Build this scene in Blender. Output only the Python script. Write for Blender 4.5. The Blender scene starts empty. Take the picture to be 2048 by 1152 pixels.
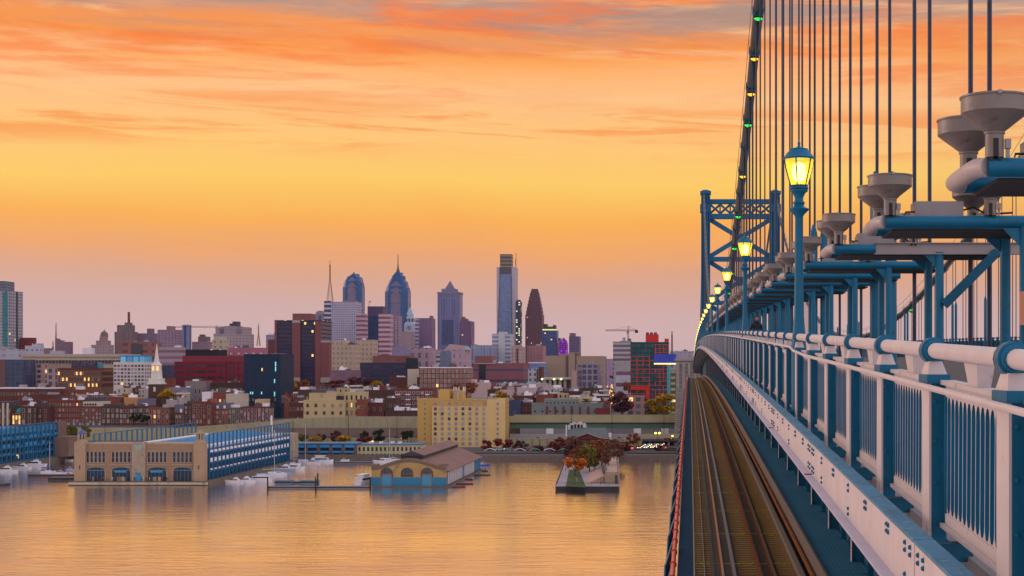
import bpy, math, random
from mathutils import Vector
S = bpy.context.scene
COL = S.collection
R = random.Random(7)
# ------------------------------------------------------------------ camera
F, CX, CY, CZ = 2900.0, 1380.0, 735.0, 45.0      # focal length and horizon point in photo pixels, eye height
cd = bpy.data.cameras.new('camera')
cam = bpy.data.objects.new('camera', cd); COL.objects.link(cam)
cam.location = (0, 0, CZ); cam.rotation_euler = (math.pi/2, 0, 0)
cd.sensor_width = 36; cd.lens = 36*F/2048
cd.shift_x = -(CX-1024)/2048; cd.shift_y = (CY-576)/2048
cd.clip_start = 0.2; cd.clip_end = 60000
S.camera = cam
S.view_settings.view_transform = 'Standard'; S.view_settings.look = 'None'
S.view_settings.exposure = 0.0; S.view_settings.gamma = 1.0
S.cycles.max_bounces = 6; S.cycles.diffuse_bounces = 3; S.cycles.glossy_bounces = 3
S.cycles.transmission_bounces = 2; S.cycles.volume_bounces = 0
S.cycles.sample_clamp_indirect = 3.0
# ------------------------------------------------------------------ sky
W = bpy.data.worlds.new('World'); S.world = W; W.use_nodes = True
SUN_AZ, SUN_EL = math.radians(-62), math.radians(14)     # low in the west, left of the bridge axis
def sky():
    nt = W.node_tree; N = nt.nodes; L = nt.links; N.clear()
    def nd(t, **k):
        n = N.new(t)
        for a, b in k.items(): setattr(n, a, b)
        return n
    def M(op, a, b=None, c=None):
        n = nd('ShaderNodeMath', operation=op)
        for i, v in enumerate((a, b, c)):
            if v is None: continue
            if isinstance(v, (int, float)): n.inputs[i].default_value = v
            else: L.new(v, n.inputs[i])
        return n.outputs[0]
    def step(v, a, b):
        n = nd('ShaderNodeMapRange', interpolation_type='SMOOTHSTEP')
        L.new(v, n.inputs[0]); n.inputs[1].default_value = a; n.inputs[2].default_value = b
        return n.outputs[0]
    def mix(f, a, b):
        n = nd('ShaderNodeMix', data_type='RGBA')
        if isinstance(f, (int, float)): n.inputs[0].default_value = f
        else: L.new(f, n.inputs[0])
        for i, v in ((6, a), (7, b)):
            if isinstance(v, tuple): n.inputs[i].default_value = (*v, 1)
            else: L.new(v, n.inputs[i])
        return n.outputs[2]
    def noise(vec, sc, det, rough, dist=0):
        n = nd('ShaderNodeTexNoise'); L.new(vec, n.inputs['Vector'])
        n.inputs['Scale'].default_value = sc; n.inputs['Detail'].default_value = det
        n.inputs['Roughness'].default_value = rough; n.inputs['Distortion'].default_value = dist
        return n.outputs['Fac']
    tc = nd('ShaderNodeTexCoord'); sp = nd('ShaderNodeSeparateXYZ'); L.new(tc.outputs['Generated'], sp.inputs[0])
    x, y, z = sp.outputs
    zz = M('MAXIMUM', M('ABSOLUTE', z), 0.0)
    # slightly tilted streak coordinates
    az = M('ARCTAN2', x, y)
    ztilt = M('ADD', zz, M('MULTIPLY', az, 0.014))
    def vec(a, b, off):
        c = nd('ShaderNodeCombineXYZ')
        L.new(M('MULTIPLY', az, a), c.inputs[0]); L.new(M('MULTIPLY', ztilt, b), c.inputs[1]); c.inputs[2].default_value = off
        return c.outputs[0]
    wob = noise(vec(5, 14, 3.3), 1.0, 3, .55)
    t = M('ADD', M('MULTIPLY', zz, 4.0), M('MULTIPLY', M('SUBTRACT', wob, .5), .10))
    cr = nd('ShaderNodeValToRGB'); L.new(t, cr.inputs[0]); e = cr.color_ramp.elements
    pts = [(0.0, (.58, .41, .43)), (.10, (.62, .42, .43)), (.17, (.63, .40, .38)), (.25, (.71, .37, .25)), (.32, (.86, .37, .14)),
           (.40, (.96, .42, .075)), (.50, (.98, .59, .12)), (.59, (1.0, .56, .17)), (.72, (1.0, .54, .23)),
           (.80, (1.0, .43, .13)), (.85, (.97, .31, .05)), (.90, (.90, .30, .08)), (.945, (.50, .31, .24)), (1.0, (.34, .22, .20))]
    while len(e) < len(pts): e.new(0.5)
    for i, (p, c) in enumerate(pts): e[i].position = p; e[i].color = (*c, 1)
    col = cr.outputs[0]
    n1 = noise(vec(3.2, 30, 0), 1.0, 9, .68, .5)
    n2 = noise(vec(2.6, 26, 9.1), 1.2, 9, .68, .6)
    n3 = noise(vec(4.5, 62, 4.2), 1.0, 9, .68, .5)
    top = step(t, .50, .95)
    mid = M('MULTIPLY', step(t, .54, .60), M('SUBTRACT', 1.0, step(t, .66, .72)))
    col = mix(M('MULTIPLY', step(n2, .48, .60), M('MULTIPLY', top, .85)), col, (1.0, .50, .22))
    col = mix(M('MULTIPLY', step(n1, .49, .60), M('MULTIPLY', top, .85)), col, (.95, .20, .03))
    n4 = noise(vec(2.6, 34, 21.0), 1.0, 9, .68, .6)
    col = mix(M('MULTIPLY', step(n4, .45, .60), M('MULTIPLY', step(t, .82, .95), .85)), col, (.36, .25, .22))
    col = mix(M('MULTIPLY', step(n3, .50, .60), M('MULTIPLY', mid, .85)), col, (.95, .33, .075))
    low = M('MULTIPLY', step(t, .12, .25), M('SUBTRACT', 1.0, step(t, .30, .42)))
    col = mix(M('MULTIPLY', step(n2, .5, .75), M('MULTIPLY', low, .35)), col, (.50, .30, .26))
    # left of the view yellower, right greyer
    col = mix(M('MULTIPLY', step(x, .05, .35), .25), col, (.52, .36, .28))
    # the dusk half of the dome: blue-grey zenith, pink-lilac east
    cr2 = nd('ShaderNodeValToRGB'); L.new(zz, cr2.inputs[0]); e = cr2.color_ramp.elements
    p2 = [(0.0, (1.55, 1.24, 1.20)), (.25, (1.36, 1.20, 1.27)), (.6, (.95, 1.0, 1.2)), (1.0, (.78, .84, 1.06))]
    while len(e) < len(p2): e.new(.5)
    for i, (p, c) in enumerate(p2): e[i].position = p; e[i].color = (*c, 1)
    col = mix(step(zz, .255, .34), col, (1.0, .58, .33))  # peach band added above the view to brighten the water
    ww = M('MULTIPLY', step(y, -.25, .55), M('SUBTRACT', 1.0, step(zz, .28, .62)))
    col = mix(ww, cr2.outputs[0], col)
    # broad warm-pink afterglow towards the left (south-west)
    lf = M('MULTIPLY', step(M('MULTIPLY', x, -1), .45, .95), M('SUBTRACT', 1.0, step(zz, .25, .7)))
    col = mix(M('MULTIPLY', lf, .8), col, (1.15, .72, .62))
    col = mix(M('MULTIPLY', step(n4, .36, .52), M('MULTIPLY', M('MULTIPLY', step(t, .89, .97), .85), step(M('MULTIPLY', x, -1), .10, .24))), col, (.37, .27, .24))
    n5 = noise(vec(7, 44, 31.0), 1.0, 9, .72, .4)
    col = mix(M('MULTIPLY', step(n5, .48, .64), M('MULTIPLY', step(t, .58, .80), .4)), col, (.93, .36, .14))
    bg = nd('ShaderNodeBackground'); L.new(col, bg.inputs[0]); bg.inputs[1].default_value = 1.0
    st = nd('ShaderNodeTexSky', sky_type='NISHITA'); st.sun_disc = False
    st.sun_elevation = SUN_EL; st.sun_rotation = SUN_AZ
    b2 = nd('ShaderNodeBackground'); L.new(st.outputs[0], b2.inputs[0]); b2.inputs[1].default_value = 0.003
    ad = nd('ShaderNodeAddShader'); L.new(bg.outputs[0], ad.inputs[0]); L.new(b2.outputs[0], ad.inputs[1])
    ow = nd('ShaderNodeOutputWorld'); L.new(ad.outputs[0], ow.inputs[0])
sky()
sl = bpy.data.lights.new('sun', 'SUN'); sl.energy = 0.9; sl.angle = math.radians(16); sl.color = (1.0, .72, .58)
so = bpy.data.objects.new('sun', sl); COL.objects.link(so)
sd = Vector((math.sin(SUN_AZ)*math.cos(SUN_EL), math.cos(SUN_AZ)*math.cos(SUN_EL), math.sin(SUN_EL)))
so.rotation_euler = sd.to_track_quat('Z', 'Y').to_euler(); so.location = (-300, 200, 300)
# ------------------------------------------------------------------ helpers
def wx(px, Y): return (px-CX)/F*Y
def wz(py, Y): return CZ-(py-CY)/F*Y
def tag(o, label, cat, group=None):
    o['label'] = label; o['category'] = cat
    if group: o['group'] = group
    return o
def thing(name, label, cat, loc=(0, 0, 0), rz=0, group=None):
    o = bpy.data.objects.new(name, None); COL.objects.link(o)
    o.location = loc; o.rotation_euler = (0, 0, rz); o.empty_display_size = .3
    return tag(o, label, cat, group)
def link(me, name, parent=None, loc=None, rz=0):
    o = bpy.data.objects.new(name, me); COL.objects.link(o)
    if parent: o.parent = parent
    if loc is not None: o.location = loc
    if rz: o.rotation_euler = (0, 0, rz)
    return o
def copy_tree(o, parent=None):
    c = o.copy(); COL.objects.link(c)
    if parent: c.parent = parent
    for ch in list(o.children): copy_tree(ch, c)
    return c
class MB:
    """collects faces (with metre UVs) and links them as one mesh"""
    def __init__(s): s.v = []; s.f = []; s.uv = []; s.m = []; s.sm = []
    def face(s, pts, uvs=None, mi=0, smooth=False):
        b = len(s.v); s.v += [tuple(p) for p in pts]; s.f.append(tuple(range(b, b+len(pts))))
        if uvs is None:
            a = Vector(pts[1])-Vector(pts[0]); n = a.cross(Vector(pts[-1])-Vector(pts[0]))
            if abs(n.z) > .7*n.length: uvs = [(p[0], p[1]) for p in pts]
            elif abs(n.x) > abs(n.y): uvs = [(p[1], p[2]) for p in pts]
            else: uvs = [(p[0], p[2]) for p in pts]
        s.uv += uvs; s.m.append(mi); s.sm.append(smooth)
    def box(s, x0, x1, y0, y1, z0, z1, mi=0, skip=''):
        a, b, c, d = (x0, y0), (x1, y0), (x1, y1), (x0, y1)
        s.prism([a, b, c, d], z0, z1, mi, skip)
        return s
    def prism(s, poly, z0, z1, mi=0, skip='', top=None, mtop=None):
        """poly counter-clockwise; top: other polygon at z1 (taper)"""
        t = top or poly; n = len(poly); u = 0
        for i in range(n):
            j = (i+1) % n; p, q, r, k = poly[i], poly[j], t[j], t[i]
            w = math.hypot(q[0]-p[0], q[1]-p[1])
            s.face([(p[0], p[1], z0), (q[0], q[1], z0), (r[0], r[1], z1), (k[0], k[1], z1)], [(u, z0), (u+w, z0), (u+w, z1), (u, z1)], mi)
            u += w
        if 't' not in skip: s.face([(p[0], p[1], z1) for p in t], None, mi if mtop is None else mtop)
        if 'b' not in skip: s.face([(p[0], p[1], z0) for p in reversed(poly)], None, mi)
        return s
    def obox(s, c, ax, ay, az, mi=0):
        """box from centre and three half-axis vectors"""
        c, ax, ay, az = map(Vector, (c, ax, ay, az))
        P = lambda i, j, k: c+ax*i+ay*j+az*k
        for q in (((-1,-1,-1),(-1,1,-1),(1,1,-1),(1,-1,-1)), ((-1,-1,1),(1,-1,1),(1,1,1),(-1,1,1)), ((-1,-1,-1),(1,-1,-1),(1,-1,1),(-1,-1,1)),
                  ((1,1,-1),(-1,1,-1),(-1,1,1),(1,1,1)), ((-1,1,-1),(-1,-1,-1),(-1,-1,1),(-1,1,1)), ((1,-1,-1),(1,1,-1),(1,1,1),(1,-1,1))):
            s.face([P(*p) for p in q], None, mi)
        return s
    def beam(s, p, q, w, h, mi=0):
        p, q = Vector(p), Vector(q); d = q-p
        up = Vector((0, 0, 1)) if abs(d.z) < .95*d.length else Vector((0, 1, 0))
        sx = d.cross(up).normalized(); uz = sx.cross(d).normalized()
        return s.obox((p+q)/2, d/2, sx*w/2, uz*h/2, mi)
    def tube(s, pts, r, seg=8, mi=0, caps=True, smooth=True):
        pts = [Vector(p) for p in pts]; n = len(pts); rr = r if isinstance(r, (list, tuple)) else [r]*n
        rings = []
        for i in range(n):
            d = (pts[min(i+1, n-1)]-pts[max(i-1, 0)]).normalized()
            up = Vector((0, 0, 1)) if abs(d.z) < .9 else Vector((1, 0, 0))
            a = d.cross(up).normalized(); b = a.cross(d).normalized()
            k = 1.0
            if 0 < i < n-1:
                k = 1/max(.35, d.dot((pts[i+1]-pts[i]).normalized()))
            rings.append([pts[i]+(a*math.cos(2*math.pi*j/seg)*k+b*math.sin(2*math.pi*j/seg))*rr[i] for j in range(seg)])
        ln = 0
        for i in range(n-1):
            l2 = ln+(pts[i+1]-pts[i]).length
            for j in range(seg):
                k = (j+1) % seg; c0 = j/seg*2*math.pi*rr[i]; c1 = (j+1)/seg*2*math.pi*rr[i]
                s.face([rings[i][j], rings[i][k], rings[i+1][k], rings[i+1][j]], [(c0, ln), (c1, ln), (c1, l2), (c0, l2)], mi, smooth)
            ln = l2
        if caps:
            s.face(list(reversed(rings[0])), None, mi); s.face(rings[-1], None, mi)
        return s
    def lathe(s, prof, c=(0, 0, 0), seg=16, mi=0, smooth=True, rot=0, caps=True):
        for i in range(len(prof)-1):
            (r0, z0), (r1, z1) = prof[i], prof[i+1]
            for j in range(seg):
                a, b = rot+2*math.pi*j/seg, rot+2*math.pi*(j+1)/seg
                P = lambda r, z, t: (c[0]+r*math.cos(t), c[1]+r*math.sin(t), c[2]+z)
                uv = [(a*max(r0, r1), z0), (b*max(r0, r1), z0), (b*max(r0, r1), z1), (a*max(r0, r1), z1)]
                if r0 < 1e-6: s.face([P(r0, z0, a), P(r1, z1, b), P(r1, z1, a)], None, mi, smooth)
                elif r1 < 1e-6: s.face([P(r0, z0, a), P(r0, z0, b), P(r1, z1, a)], None, mi, smooth)
                else: s.face([P(r0, z0, a), P(r0, z0, b), P(r1, z1, b), P(r1, z1, a)], uv, mi, smooth)
        if caps:
            for (r, z), fl in ((prof[0], True), (prof[-1], False)):
                if r > 1e-6:
                    ring = [(c[0]+r*math.cos(rot+2*math.pi*j/seg), c[1]+r*math.sin(rot+2*math.pi*j/seg), c[2]+z) for j in range(seg)]
                    s.face(ring[::-1] if fl else ring, None, mi)
        return s
    def mesh(s, name, mats):
        me = bpy.data.meshes.new(name); me.from_pydata(s.v, [], s.f)
        ul = me.uv_layers.new(name='UVMap'); flat = [k for p in s.uv for k in p]; ul.data.foreach_set('uv', flat)
        for m in (mats if isinstance(mats, (list, tuple)) else [mats]): me.materials.append(m)
        me.polygons.foreach_set('material_index', s.m); me.polygons.foreach_set('use_smooth', s.sm); me.update()
        if any(s.sm):
            import bmesh
            bm = bmesh.new(); bm.from_mesh(me); bmesh.ops.remove_doubles(bm, verts=bm.verts, dist=1e-4); bm.to_mesh(me); bm.free()
            me.set_sharp_from_angle(angle=math.radians(40))
        return me
    def build(s, name, mats, parent=None, loc=None, rz=0): return link(s.mesh(name, mats), name, parent, loc, rz)
ORD = ('first second third fourth fifth sixth seventh eighth ninth tenth eleventh twelfth thirteenth fourteenth fifteenth sixteenth seventeenth eighteenth nineteenth').split()
TENS = {2: 'twenty', 3: 'thirty', 4: 'forty', 5: 'fifty', 6: 'sixty', 7: 'seventy', 8: 'eighty', 9: 'ninety'}
def ordinal(n):
    n += 1
    if n < 20: return ORD[n-1]
    t, u = divmod(n, 10)
    return TENS[t]+'-'+ORD[u-1] if u else TENS[t][:-1]+'ieth'
# ------------------------------------------------------------------ materials
MATS = {}
def newmat(name):
    m = bpy.data.materials.new(name); m.use_nodes = True; nt = m.node_tree
    b = nt.nodes['Principled BSDF']; return m, nt, b
def paint(name, col, rough=.5, metal=0.0, var=.25, scale=1.5, dirt=None, dirt_amt=0.0, dscale=3.0, bump=0.0, spec=.5, bscale=None):
    """surface of one colour with noise wear; dirt = second colour in irregular spots"""
    if name in MATS: return MATS[name]
    m, nt, b = newmat(name); N, L = nt.nodes, nt.links
    tc = N.new('ShaderNodeTexCoord'); no = N.new('ShaderNodeTexNoise')
    no.inputs['Scale'].default_value = scale; no.inputs['Detail'].default_value = 5; L.new(tc.outputs['Object'], no.inputs['Vector'])
    mx = N.new('ShaderNodeMix'); mx.data_type = 'RGBA'; L.new(no.outputs['Fac'], mx.inputs[0])
    mx.inputs[6].default_value = (*[c*(1-var) for c in col], 1); mx.inputs[7].default_value = (*[min(1, c*(1+var)) for c in col], 1)
    out = mx.outputs[2]
    if dirt:
        n2 = N.new('ShaderNodeTexNoise'); n2.inputs['Scale'].default_value = dscale; n2.inputs['Detail'].default_value = 8; n2.inputs['Roughness'].default_value = .65
        L.new(tc.outputs['Object'], n2.inputs['Vector'])
        mr = N.new('ShaderNodeMapRange'); L.new(n2.outputs['Fac'], mr.inputs[0]); mr.inputs[1].default_value = .68-dirt_amt*.3; mr.inputs[2].default_value = .76-dirt_amt*.15
        m2 = N.new('ShaderNodeMix'); m2.data_type = 'RGBA'; L.new(mr.outputs[0], m2.inputs[0]); L.new(out, m2.inputs[6]); m2.inputs[7].default_value = (*dirt, 1); out = m2.outputs[2]
    L.new(out, b.inputs['Base Color']); b.inputs['Roughness'].default_value = rough; b.inputs['Metallic'].default_value = metal
    b.inputs['Specular IOR Level'].default_value = spec
    if bump:
        bn = N.new('ShaderNodeTexNoise'); bn.inputs['Scale'].default_value = bscale or scale*8; bn.inputs['Detail'].default_value = 4; L.new(tc.outputs['Object'], bn.inputs['Vector'])
        bp = N.new('ShaderNodeBump'); bp.inputs['Strength'].default_value = bump; bp.inputs['Distance'].default_value = .02
        L.new(bn.outputs['Fac'], bp.inputs['Height']); L.new(bp.outputs[0], b.inputs['Normal'])
    MATS[name] = m; return m
def glow(name, col, strength):
    if name in MATS: return MATS[name]
    m, nt, b = newmat(name)
    b.inputs['Base Color'].default_value = (*col, 1); b.inputs['Emission Color'].default_value = (*col, 1); b.inputs['Emission Strength'].default_value = strength
    b.inputs['Roughness'].default_value = .4
    MATS[name] = m; return m
def facade(wall, glass=(.05, .06, .09), cw=3.5, ch=3.6, fw=.55, fh=.5, lit=.004, rough=.7, gmix=.28, off=(0, 0), glossy=.25, band=False, litcol=(1, .62, .22)):
    """wall with a regular pattern of glazing, in metres; random panes darker, brighter or lit"""
    wl = sum(wall)/3; wall = tuple(max(.004, wl+(c-wl)*1.3) for c in wall)
    key = ('fac', wall, glass, cw, ch, fw, fh, lit, gmix, band, off)
    if key in MATS: return MATS[key]
    m, nt, b = newmat('facade'); N, L = nt.nodes, nt.links
    def Mt(op, a, bb=None):
        n = N.new('ShaderNodeMath'); n.operation = op
        for i, v in enumerate((a, bb)):
            if v is None: continue
            if isinstance(v, (int, float)): n.inputs[i].default_value = v
            else: L.new(v, n.inputs[i])
        return n.outputs[0]
    def mixc(f, a, c):
        n = N.new('ShaderNodeMix'); n.data_type = 'RGBA'; L.new(f, n.inputs[0])
        for i, v in ((6, a), (7, c)):
            if isinstance(v, tuple): n.inputs[i].default_value = (*v, 1)
            else: L.new(v, n.inputs[i])
        return n.outputs[2]
    uv = N.new('ShaderNodeUVMap'); sp = N.new('ShaderNodeSeparateXYZ'); L.new(uv.outputs[0], sp.inputs[0])
    u = Mt('ADD', Mt('DIVIDE', sp.outputs[0], cw), 50.0+off[0]); v = Mt('ADD', Mt('DIVIDE', sp.outputs[1], ch), 50.0+off[1])
    fu, fv = Mt('FRACT', u), Mt('FRACT', v)
    mu = Mt('LESS_THAN', Mt('ABSOLUTE', Mt('SUBTRACT', fu, .5)), fw/2); mv = Mt('LESS_THAN', Mt('ABSOLUTE', Mt('SUBTRACT', fv, .5)), fh/2)
    mask = mv if band else Mt('MULTIPLY', mu, mv)
    cell = N.new('ShaderNodeCombineXYZ'); L.new(Mt('FLOOR', u), cell.inputs[0]); L.new(Mt('FLOOR', v), cell.inputs[1])
    wn = N.new('ShaderNodeTexWhiteNoise'); L.new(cell.outputs[0], wn.inputs['Vector'])
    wn2 = N.new('ShaderNodeTexWhiteNoise'); wn2.noise_dimensions = '2D'; L.new(cell.outputs[0], wn2.inputs['Vector'])
    tc = N.new('ShaderNodeTexCoord'); no = N.new('ShaderNodeTexNoise'); no.inputs['Scale'].default_value = .09; no.inputs['Detail'].default_value = 8; no.inputs['Roughness'].default_value = .7
    L.new(tc.outputs['Object'], no.inputs['Vector'])
    wc = mixc(no.outputs['Fac'], tuple(c*.62 for c in wall), tuple(min(1, c*1.3) for c in wall))
    gc = mixc(Mt('MULTIPLY', wn.outputs[0], gmix), glass, tuple(min(1, g*3.2+.05) for g in glass))
    L.new(mixc(mask, wc, gc), b.inputs['Base Color'])
    rg = N.new('ShaderNodeMapRange'); L.new(mask, rg.inputs[0]); rg.inputs[3].default_value = rough; rg.inputs[4].default_value = glossy
    L.new(rg.outputs[0], b.inputs['Roughness']); b.inputs['Specular IOR Level'].default_value = .28
    if lit > 0:
        lt = Mt('MULTIPLY', mask if not band else Mt('MULTIPLY', mu, mv), Mt('GREATER_THAN', wn2.outputs[0], 1-lit))
        b.inputs['Emission Color'].default_value = (*litcol, 1); L.new(Mt('MULTIPLY', lt, 1.3), b.inputs['Emission Strength'])
    MATS[key] = m; return m
# ------------------------------------------------------------------ the bridge: everything follows one cambered deck line
def D(Y, h=0.0): return CZ+h+.030*Y-5.0e-5*Y*Y
def slope(Y): return math.atan(.030-1.0e-4*Y)
BLUE = paint('blue_paint', (.0035, .118, .225), .42, 0, .28, 2.0, (.03, .055, .075), .3, 4.0, .2, .22)
BLUE2 = paint('blue_paint_far', (.003, .10, .20), .45, 0, .25, .5, spec=.2)
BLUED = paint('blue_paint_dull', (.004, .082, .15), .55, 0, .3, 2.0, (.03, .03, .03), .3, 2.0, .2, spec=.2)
PALE = paint('pale_lit_side_paint', (.56, .505, .51), .5, 0, .16, 3.0, (.34, .19, .11), .22, 7.0, .15)  # pale paint; on left-facing plates it also holds the warm side light
PALE2 = paint('grey_paint', (.175, .150, .140), .45, 0, .15, 3.0, (.09, .065, .05), .35, 7.0, .15)
STEEL = paint('rope_steel', (.02, .034, .07), .5, .5, .3, 6.0)
DARK = paint('dark_metal', (.012, .011, .012), .6, .2, .3, 4.0)
RUST = paint('rust', (.20, .075, .028), .85, 0, .5, 6.0, (.04, .018, .01), .5, 9.0, .3, .12)
RAILTOP = paint('polished_rail', (.45, .50, .62), .28, .9, .2, 5.0)
TIE = paint('sleeper_timber', (.36, .22, .08), .8, 0, .6, 3.0, (.04, .025, .012), .4, 5.0, .4)
TIEY = paint('yellow_paint', (.46, .36, .03), .7, 0, .35, 3.0, (.05, .03, .01), .75, 7.0)
REDP = paint('red_paint', (.70, .085, .045), .45, 0, .25, 4.0, (.30, .04, .03), .4, 6.0)
BOXG = paint('box_grey', (.23, .21, .22), .45, .3, .2, 4.0)
def lampglass():
    m, nt, b = newmat('lamp_glass'); N, L = nt.nodes, nt.links
    b.inputs['Base Color'].default_value = (.9, .6, .05, 1); b.inputs['Emission Color'].default_value = (1, .66, .03, 1); b.inputs['Emission Strength'].default_value = 1.0; b.inputs['Roughness'].default_value = .3
    t = N.new('ShaderNodeBsdfTransparent'); t.inputs[0].default_value = (1, .85, .45, 1); mx = N.new('ShaderNodeMixShader'); mx.inputs[0].default_value = .55
    L.new(t.outputs[0], mx.inputs[1]); L.new(b.outputs[0], mx.inputs[2]); L.new(mx.outputs[0], nt.nodes['Material Output'].inputs[0]); return m
GLASSL = lampglass()
GLASSI = glow('lamp_core', (1.0, .88, .50), 6.0)
GREENL = glow('green_lens', (.02, .7, .09), 1.2)
YELL = glow('amber_lens', (1.0, .55, .04), 1.2)
def grating():
    m, nt, b = newmat('grating'); N, L = nt.nodes, nt.links
    tc = N.new('ShaderNodeTexCoord'); sp = N.new('ShaderNodeSeparateXYZ'); L.new(tc.outputs['Object'], sp.inputs[0])
    def wave(o, k, th):
        a = N.new('ShaderNodeMath'); a.operation = 'MULTIPLY'; L.new(o, a.inputs[0]); a.inputs[1].default_value = k
        f = N.new('ShaderNodeMath'); f.operation = 'FRACT'; L.new(a.outputs[0], f.inputs[0])
        g = N.new('ShaderNodeMath'); g.operation = 'GREATER_THAN'; L.new(f.outputs[0], g.inputs[0]); g.inputs[1].default_value = th
        return g.outputs[0]
    mx = N.new('ShaderNodeMath'); mx.operation = 'MINIMUM'; L.new(wave(sp.outputs[0], 9, .22), mx.inputs[0]); L.new(wave(sp.outputs[1], 3.2, .34), mx.inputs[1])
    no = N.new('ShaderNodeTexNoise'); no.inputs['Scale'].default_value = .8; no.inputs['Detail'].default_value = 5; L.new(tc.outputs['Object'], no.inputs['Vector'])
    m0 = N.new('ShaderNodeMix'); m0.data_type = 'RGBA'; L.new(no.outputs['Fac'], m0.inputs[0]); m0.inputs[6].default_value = (.010, .09, .16, 1); m0.inputs[7].default_value = (.02, .19, .31, 1)
    m1 = N.new('ShaderNodeMix'); m1.data_type = 'RGBA'; L.new(mx.outputs[0], m1.inputs[0]); m1.inputs[6].default_value = (.05, .22, .38, 1); L.new(m0.outputs[2], m1.inputs[7])
    L.new(m1.outputs[2], b.inputs['Base Color']); b.inputs['Roughness'].default_value = .75; b.inputs['Specular IOR Level'].default_value = .15; MATS['grating'] = m; return m
GRATE = grating()
P = 2.1
YEND = 640.0
def run(y0, y1, st=6.3):
    n = max(1, int(round((y1-y0)/st))); return [y0+(y1-y0)*i/n for i in range(n+1)]
def strip(mb, x0, x1, h0, h1, ys, mi=0):
    """long box of constant section following the deck line"""
    for a, b in zip(ys[:-1], ys[1:]):
        za, zb = D(a), D(b)
        q = lambda x, h, Y, z: (x, Y, z+h)
        mb.face([q(x0,h0,b,zb), q(x0,h0,a,za), q(x0,h1,a,za), q(x0,h1,b,zb)], None, mi)
        mb.face([q(x1,h0,a,za), q(x1,h0,b,zb), q(x1,h1,b,zb), q(x1,h1,a,za)], None, mi)
        mb.face([q(x0,h1,a,za), q(x1,h1,a,za), q(x1,h1,b,zb), q(x0,h1,b,zb)], None, mi)
        mb.face([q(x0,h0,b,zb), q(x1,h0,b,zb), q(x1,h0,a,za), q(x0,h0,a,za)], None, mi)
    for Y, fl in ((ys[0], 1), (ys[-1], 0)):
        z = D(Y); pts = [(x0,Y,z+h0), (x1,Y,z+h0), (x1,Y,z+h1), (x0,Y,z+h1)]
        mb.face(pts if fl else pts[::-1], None, mi)
    return mb
def pipe(mb, x, h, r, ys, seg=12, mi=0): return mb.tube([(x, Y, D(Y, h)) for Y in ys], r, seg, mi)
# ---- walkway deck and outer railing
o = strip(MB(), 1.52, 4.62, -1.38, -1.27, run(2, YEND)).build('walkway', paint('walk_concrete', (.22, .21, .22), .85, 0, .3, 1.0, bump=.2)); o['kind'] = 'structure'
rail = thing('walkway_railing', 'long blue and white walkway railing with round top pipe and slotted panels', 'railing', (1.43, 6.4, D(6.4, -1.4)))
inv = (-1.43, -6.4, -D(6.4, -1.4))
def kid(mb, name, mats, parent, off=inv): return mb.build(name, mats, parent, off)
kid(pipe(MB(), 1.43, -.152, .046, run(3, YEND, 4.2), 14), 'top_rail', PALE, rail)
kid(MB().tube([(1.352, Y, D(Y, -.357 if Y < 18.5 else -.33)) for Y in run(3, 19, 2.1)]+[(1.352, Y, D(Y, -.29)) for Y in run(19.6, 300, 4.2)], .018, 8), 'conduit', PALE, rail)
def post_mesh():
    m = MB()
    m.box(-.03, .055, -.135, .135, -1.40, -.30, 0)
    m.box(-.044, -.031, -.128, .128, -1.39, -.31, 1)  # pale left plate: the side-lit face put into the colour
    m.prism([(-.06,-.155),(.075,-.155),(.075,.155),(-.06,.155)], -.345, -.292, 0)
    m.prism([(-.05,-.13),(.06,-.13),(.06,.13),(-.05,.13)], -.292, -.215, 1, top=[(-.035,-.075),(.04,-.075),(.04,.075),(-.035,.075)])
    m.box(-.035, .04, -.06, .06, -.214, -.17, 0)
    for y0, y1, r in ((-.085, -.05, .064), (-.05, .05, .078), (.05, .085, .064)):
        m.tube([(0, y0, -.152), (0, y1, -.152)], r, 16, 0)
    for z in (-.45, -.68, -.92, -1.15):                              # bolts on the near flange
        m.lathe([(.013, 0), (.011, .014), (0, .018)], (0, 0, 0), 6, 0)
        n = 6*2+6
        for k in range(len(m.v)-(6*4+6*3+6), len(m.v)):
            x, y, zz = m.v[k]; m.v[k] = (-.01+y*.0+x, -.135-zz, z+y)
    return m.mesh('post', [BLUE, PALE])
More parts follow.
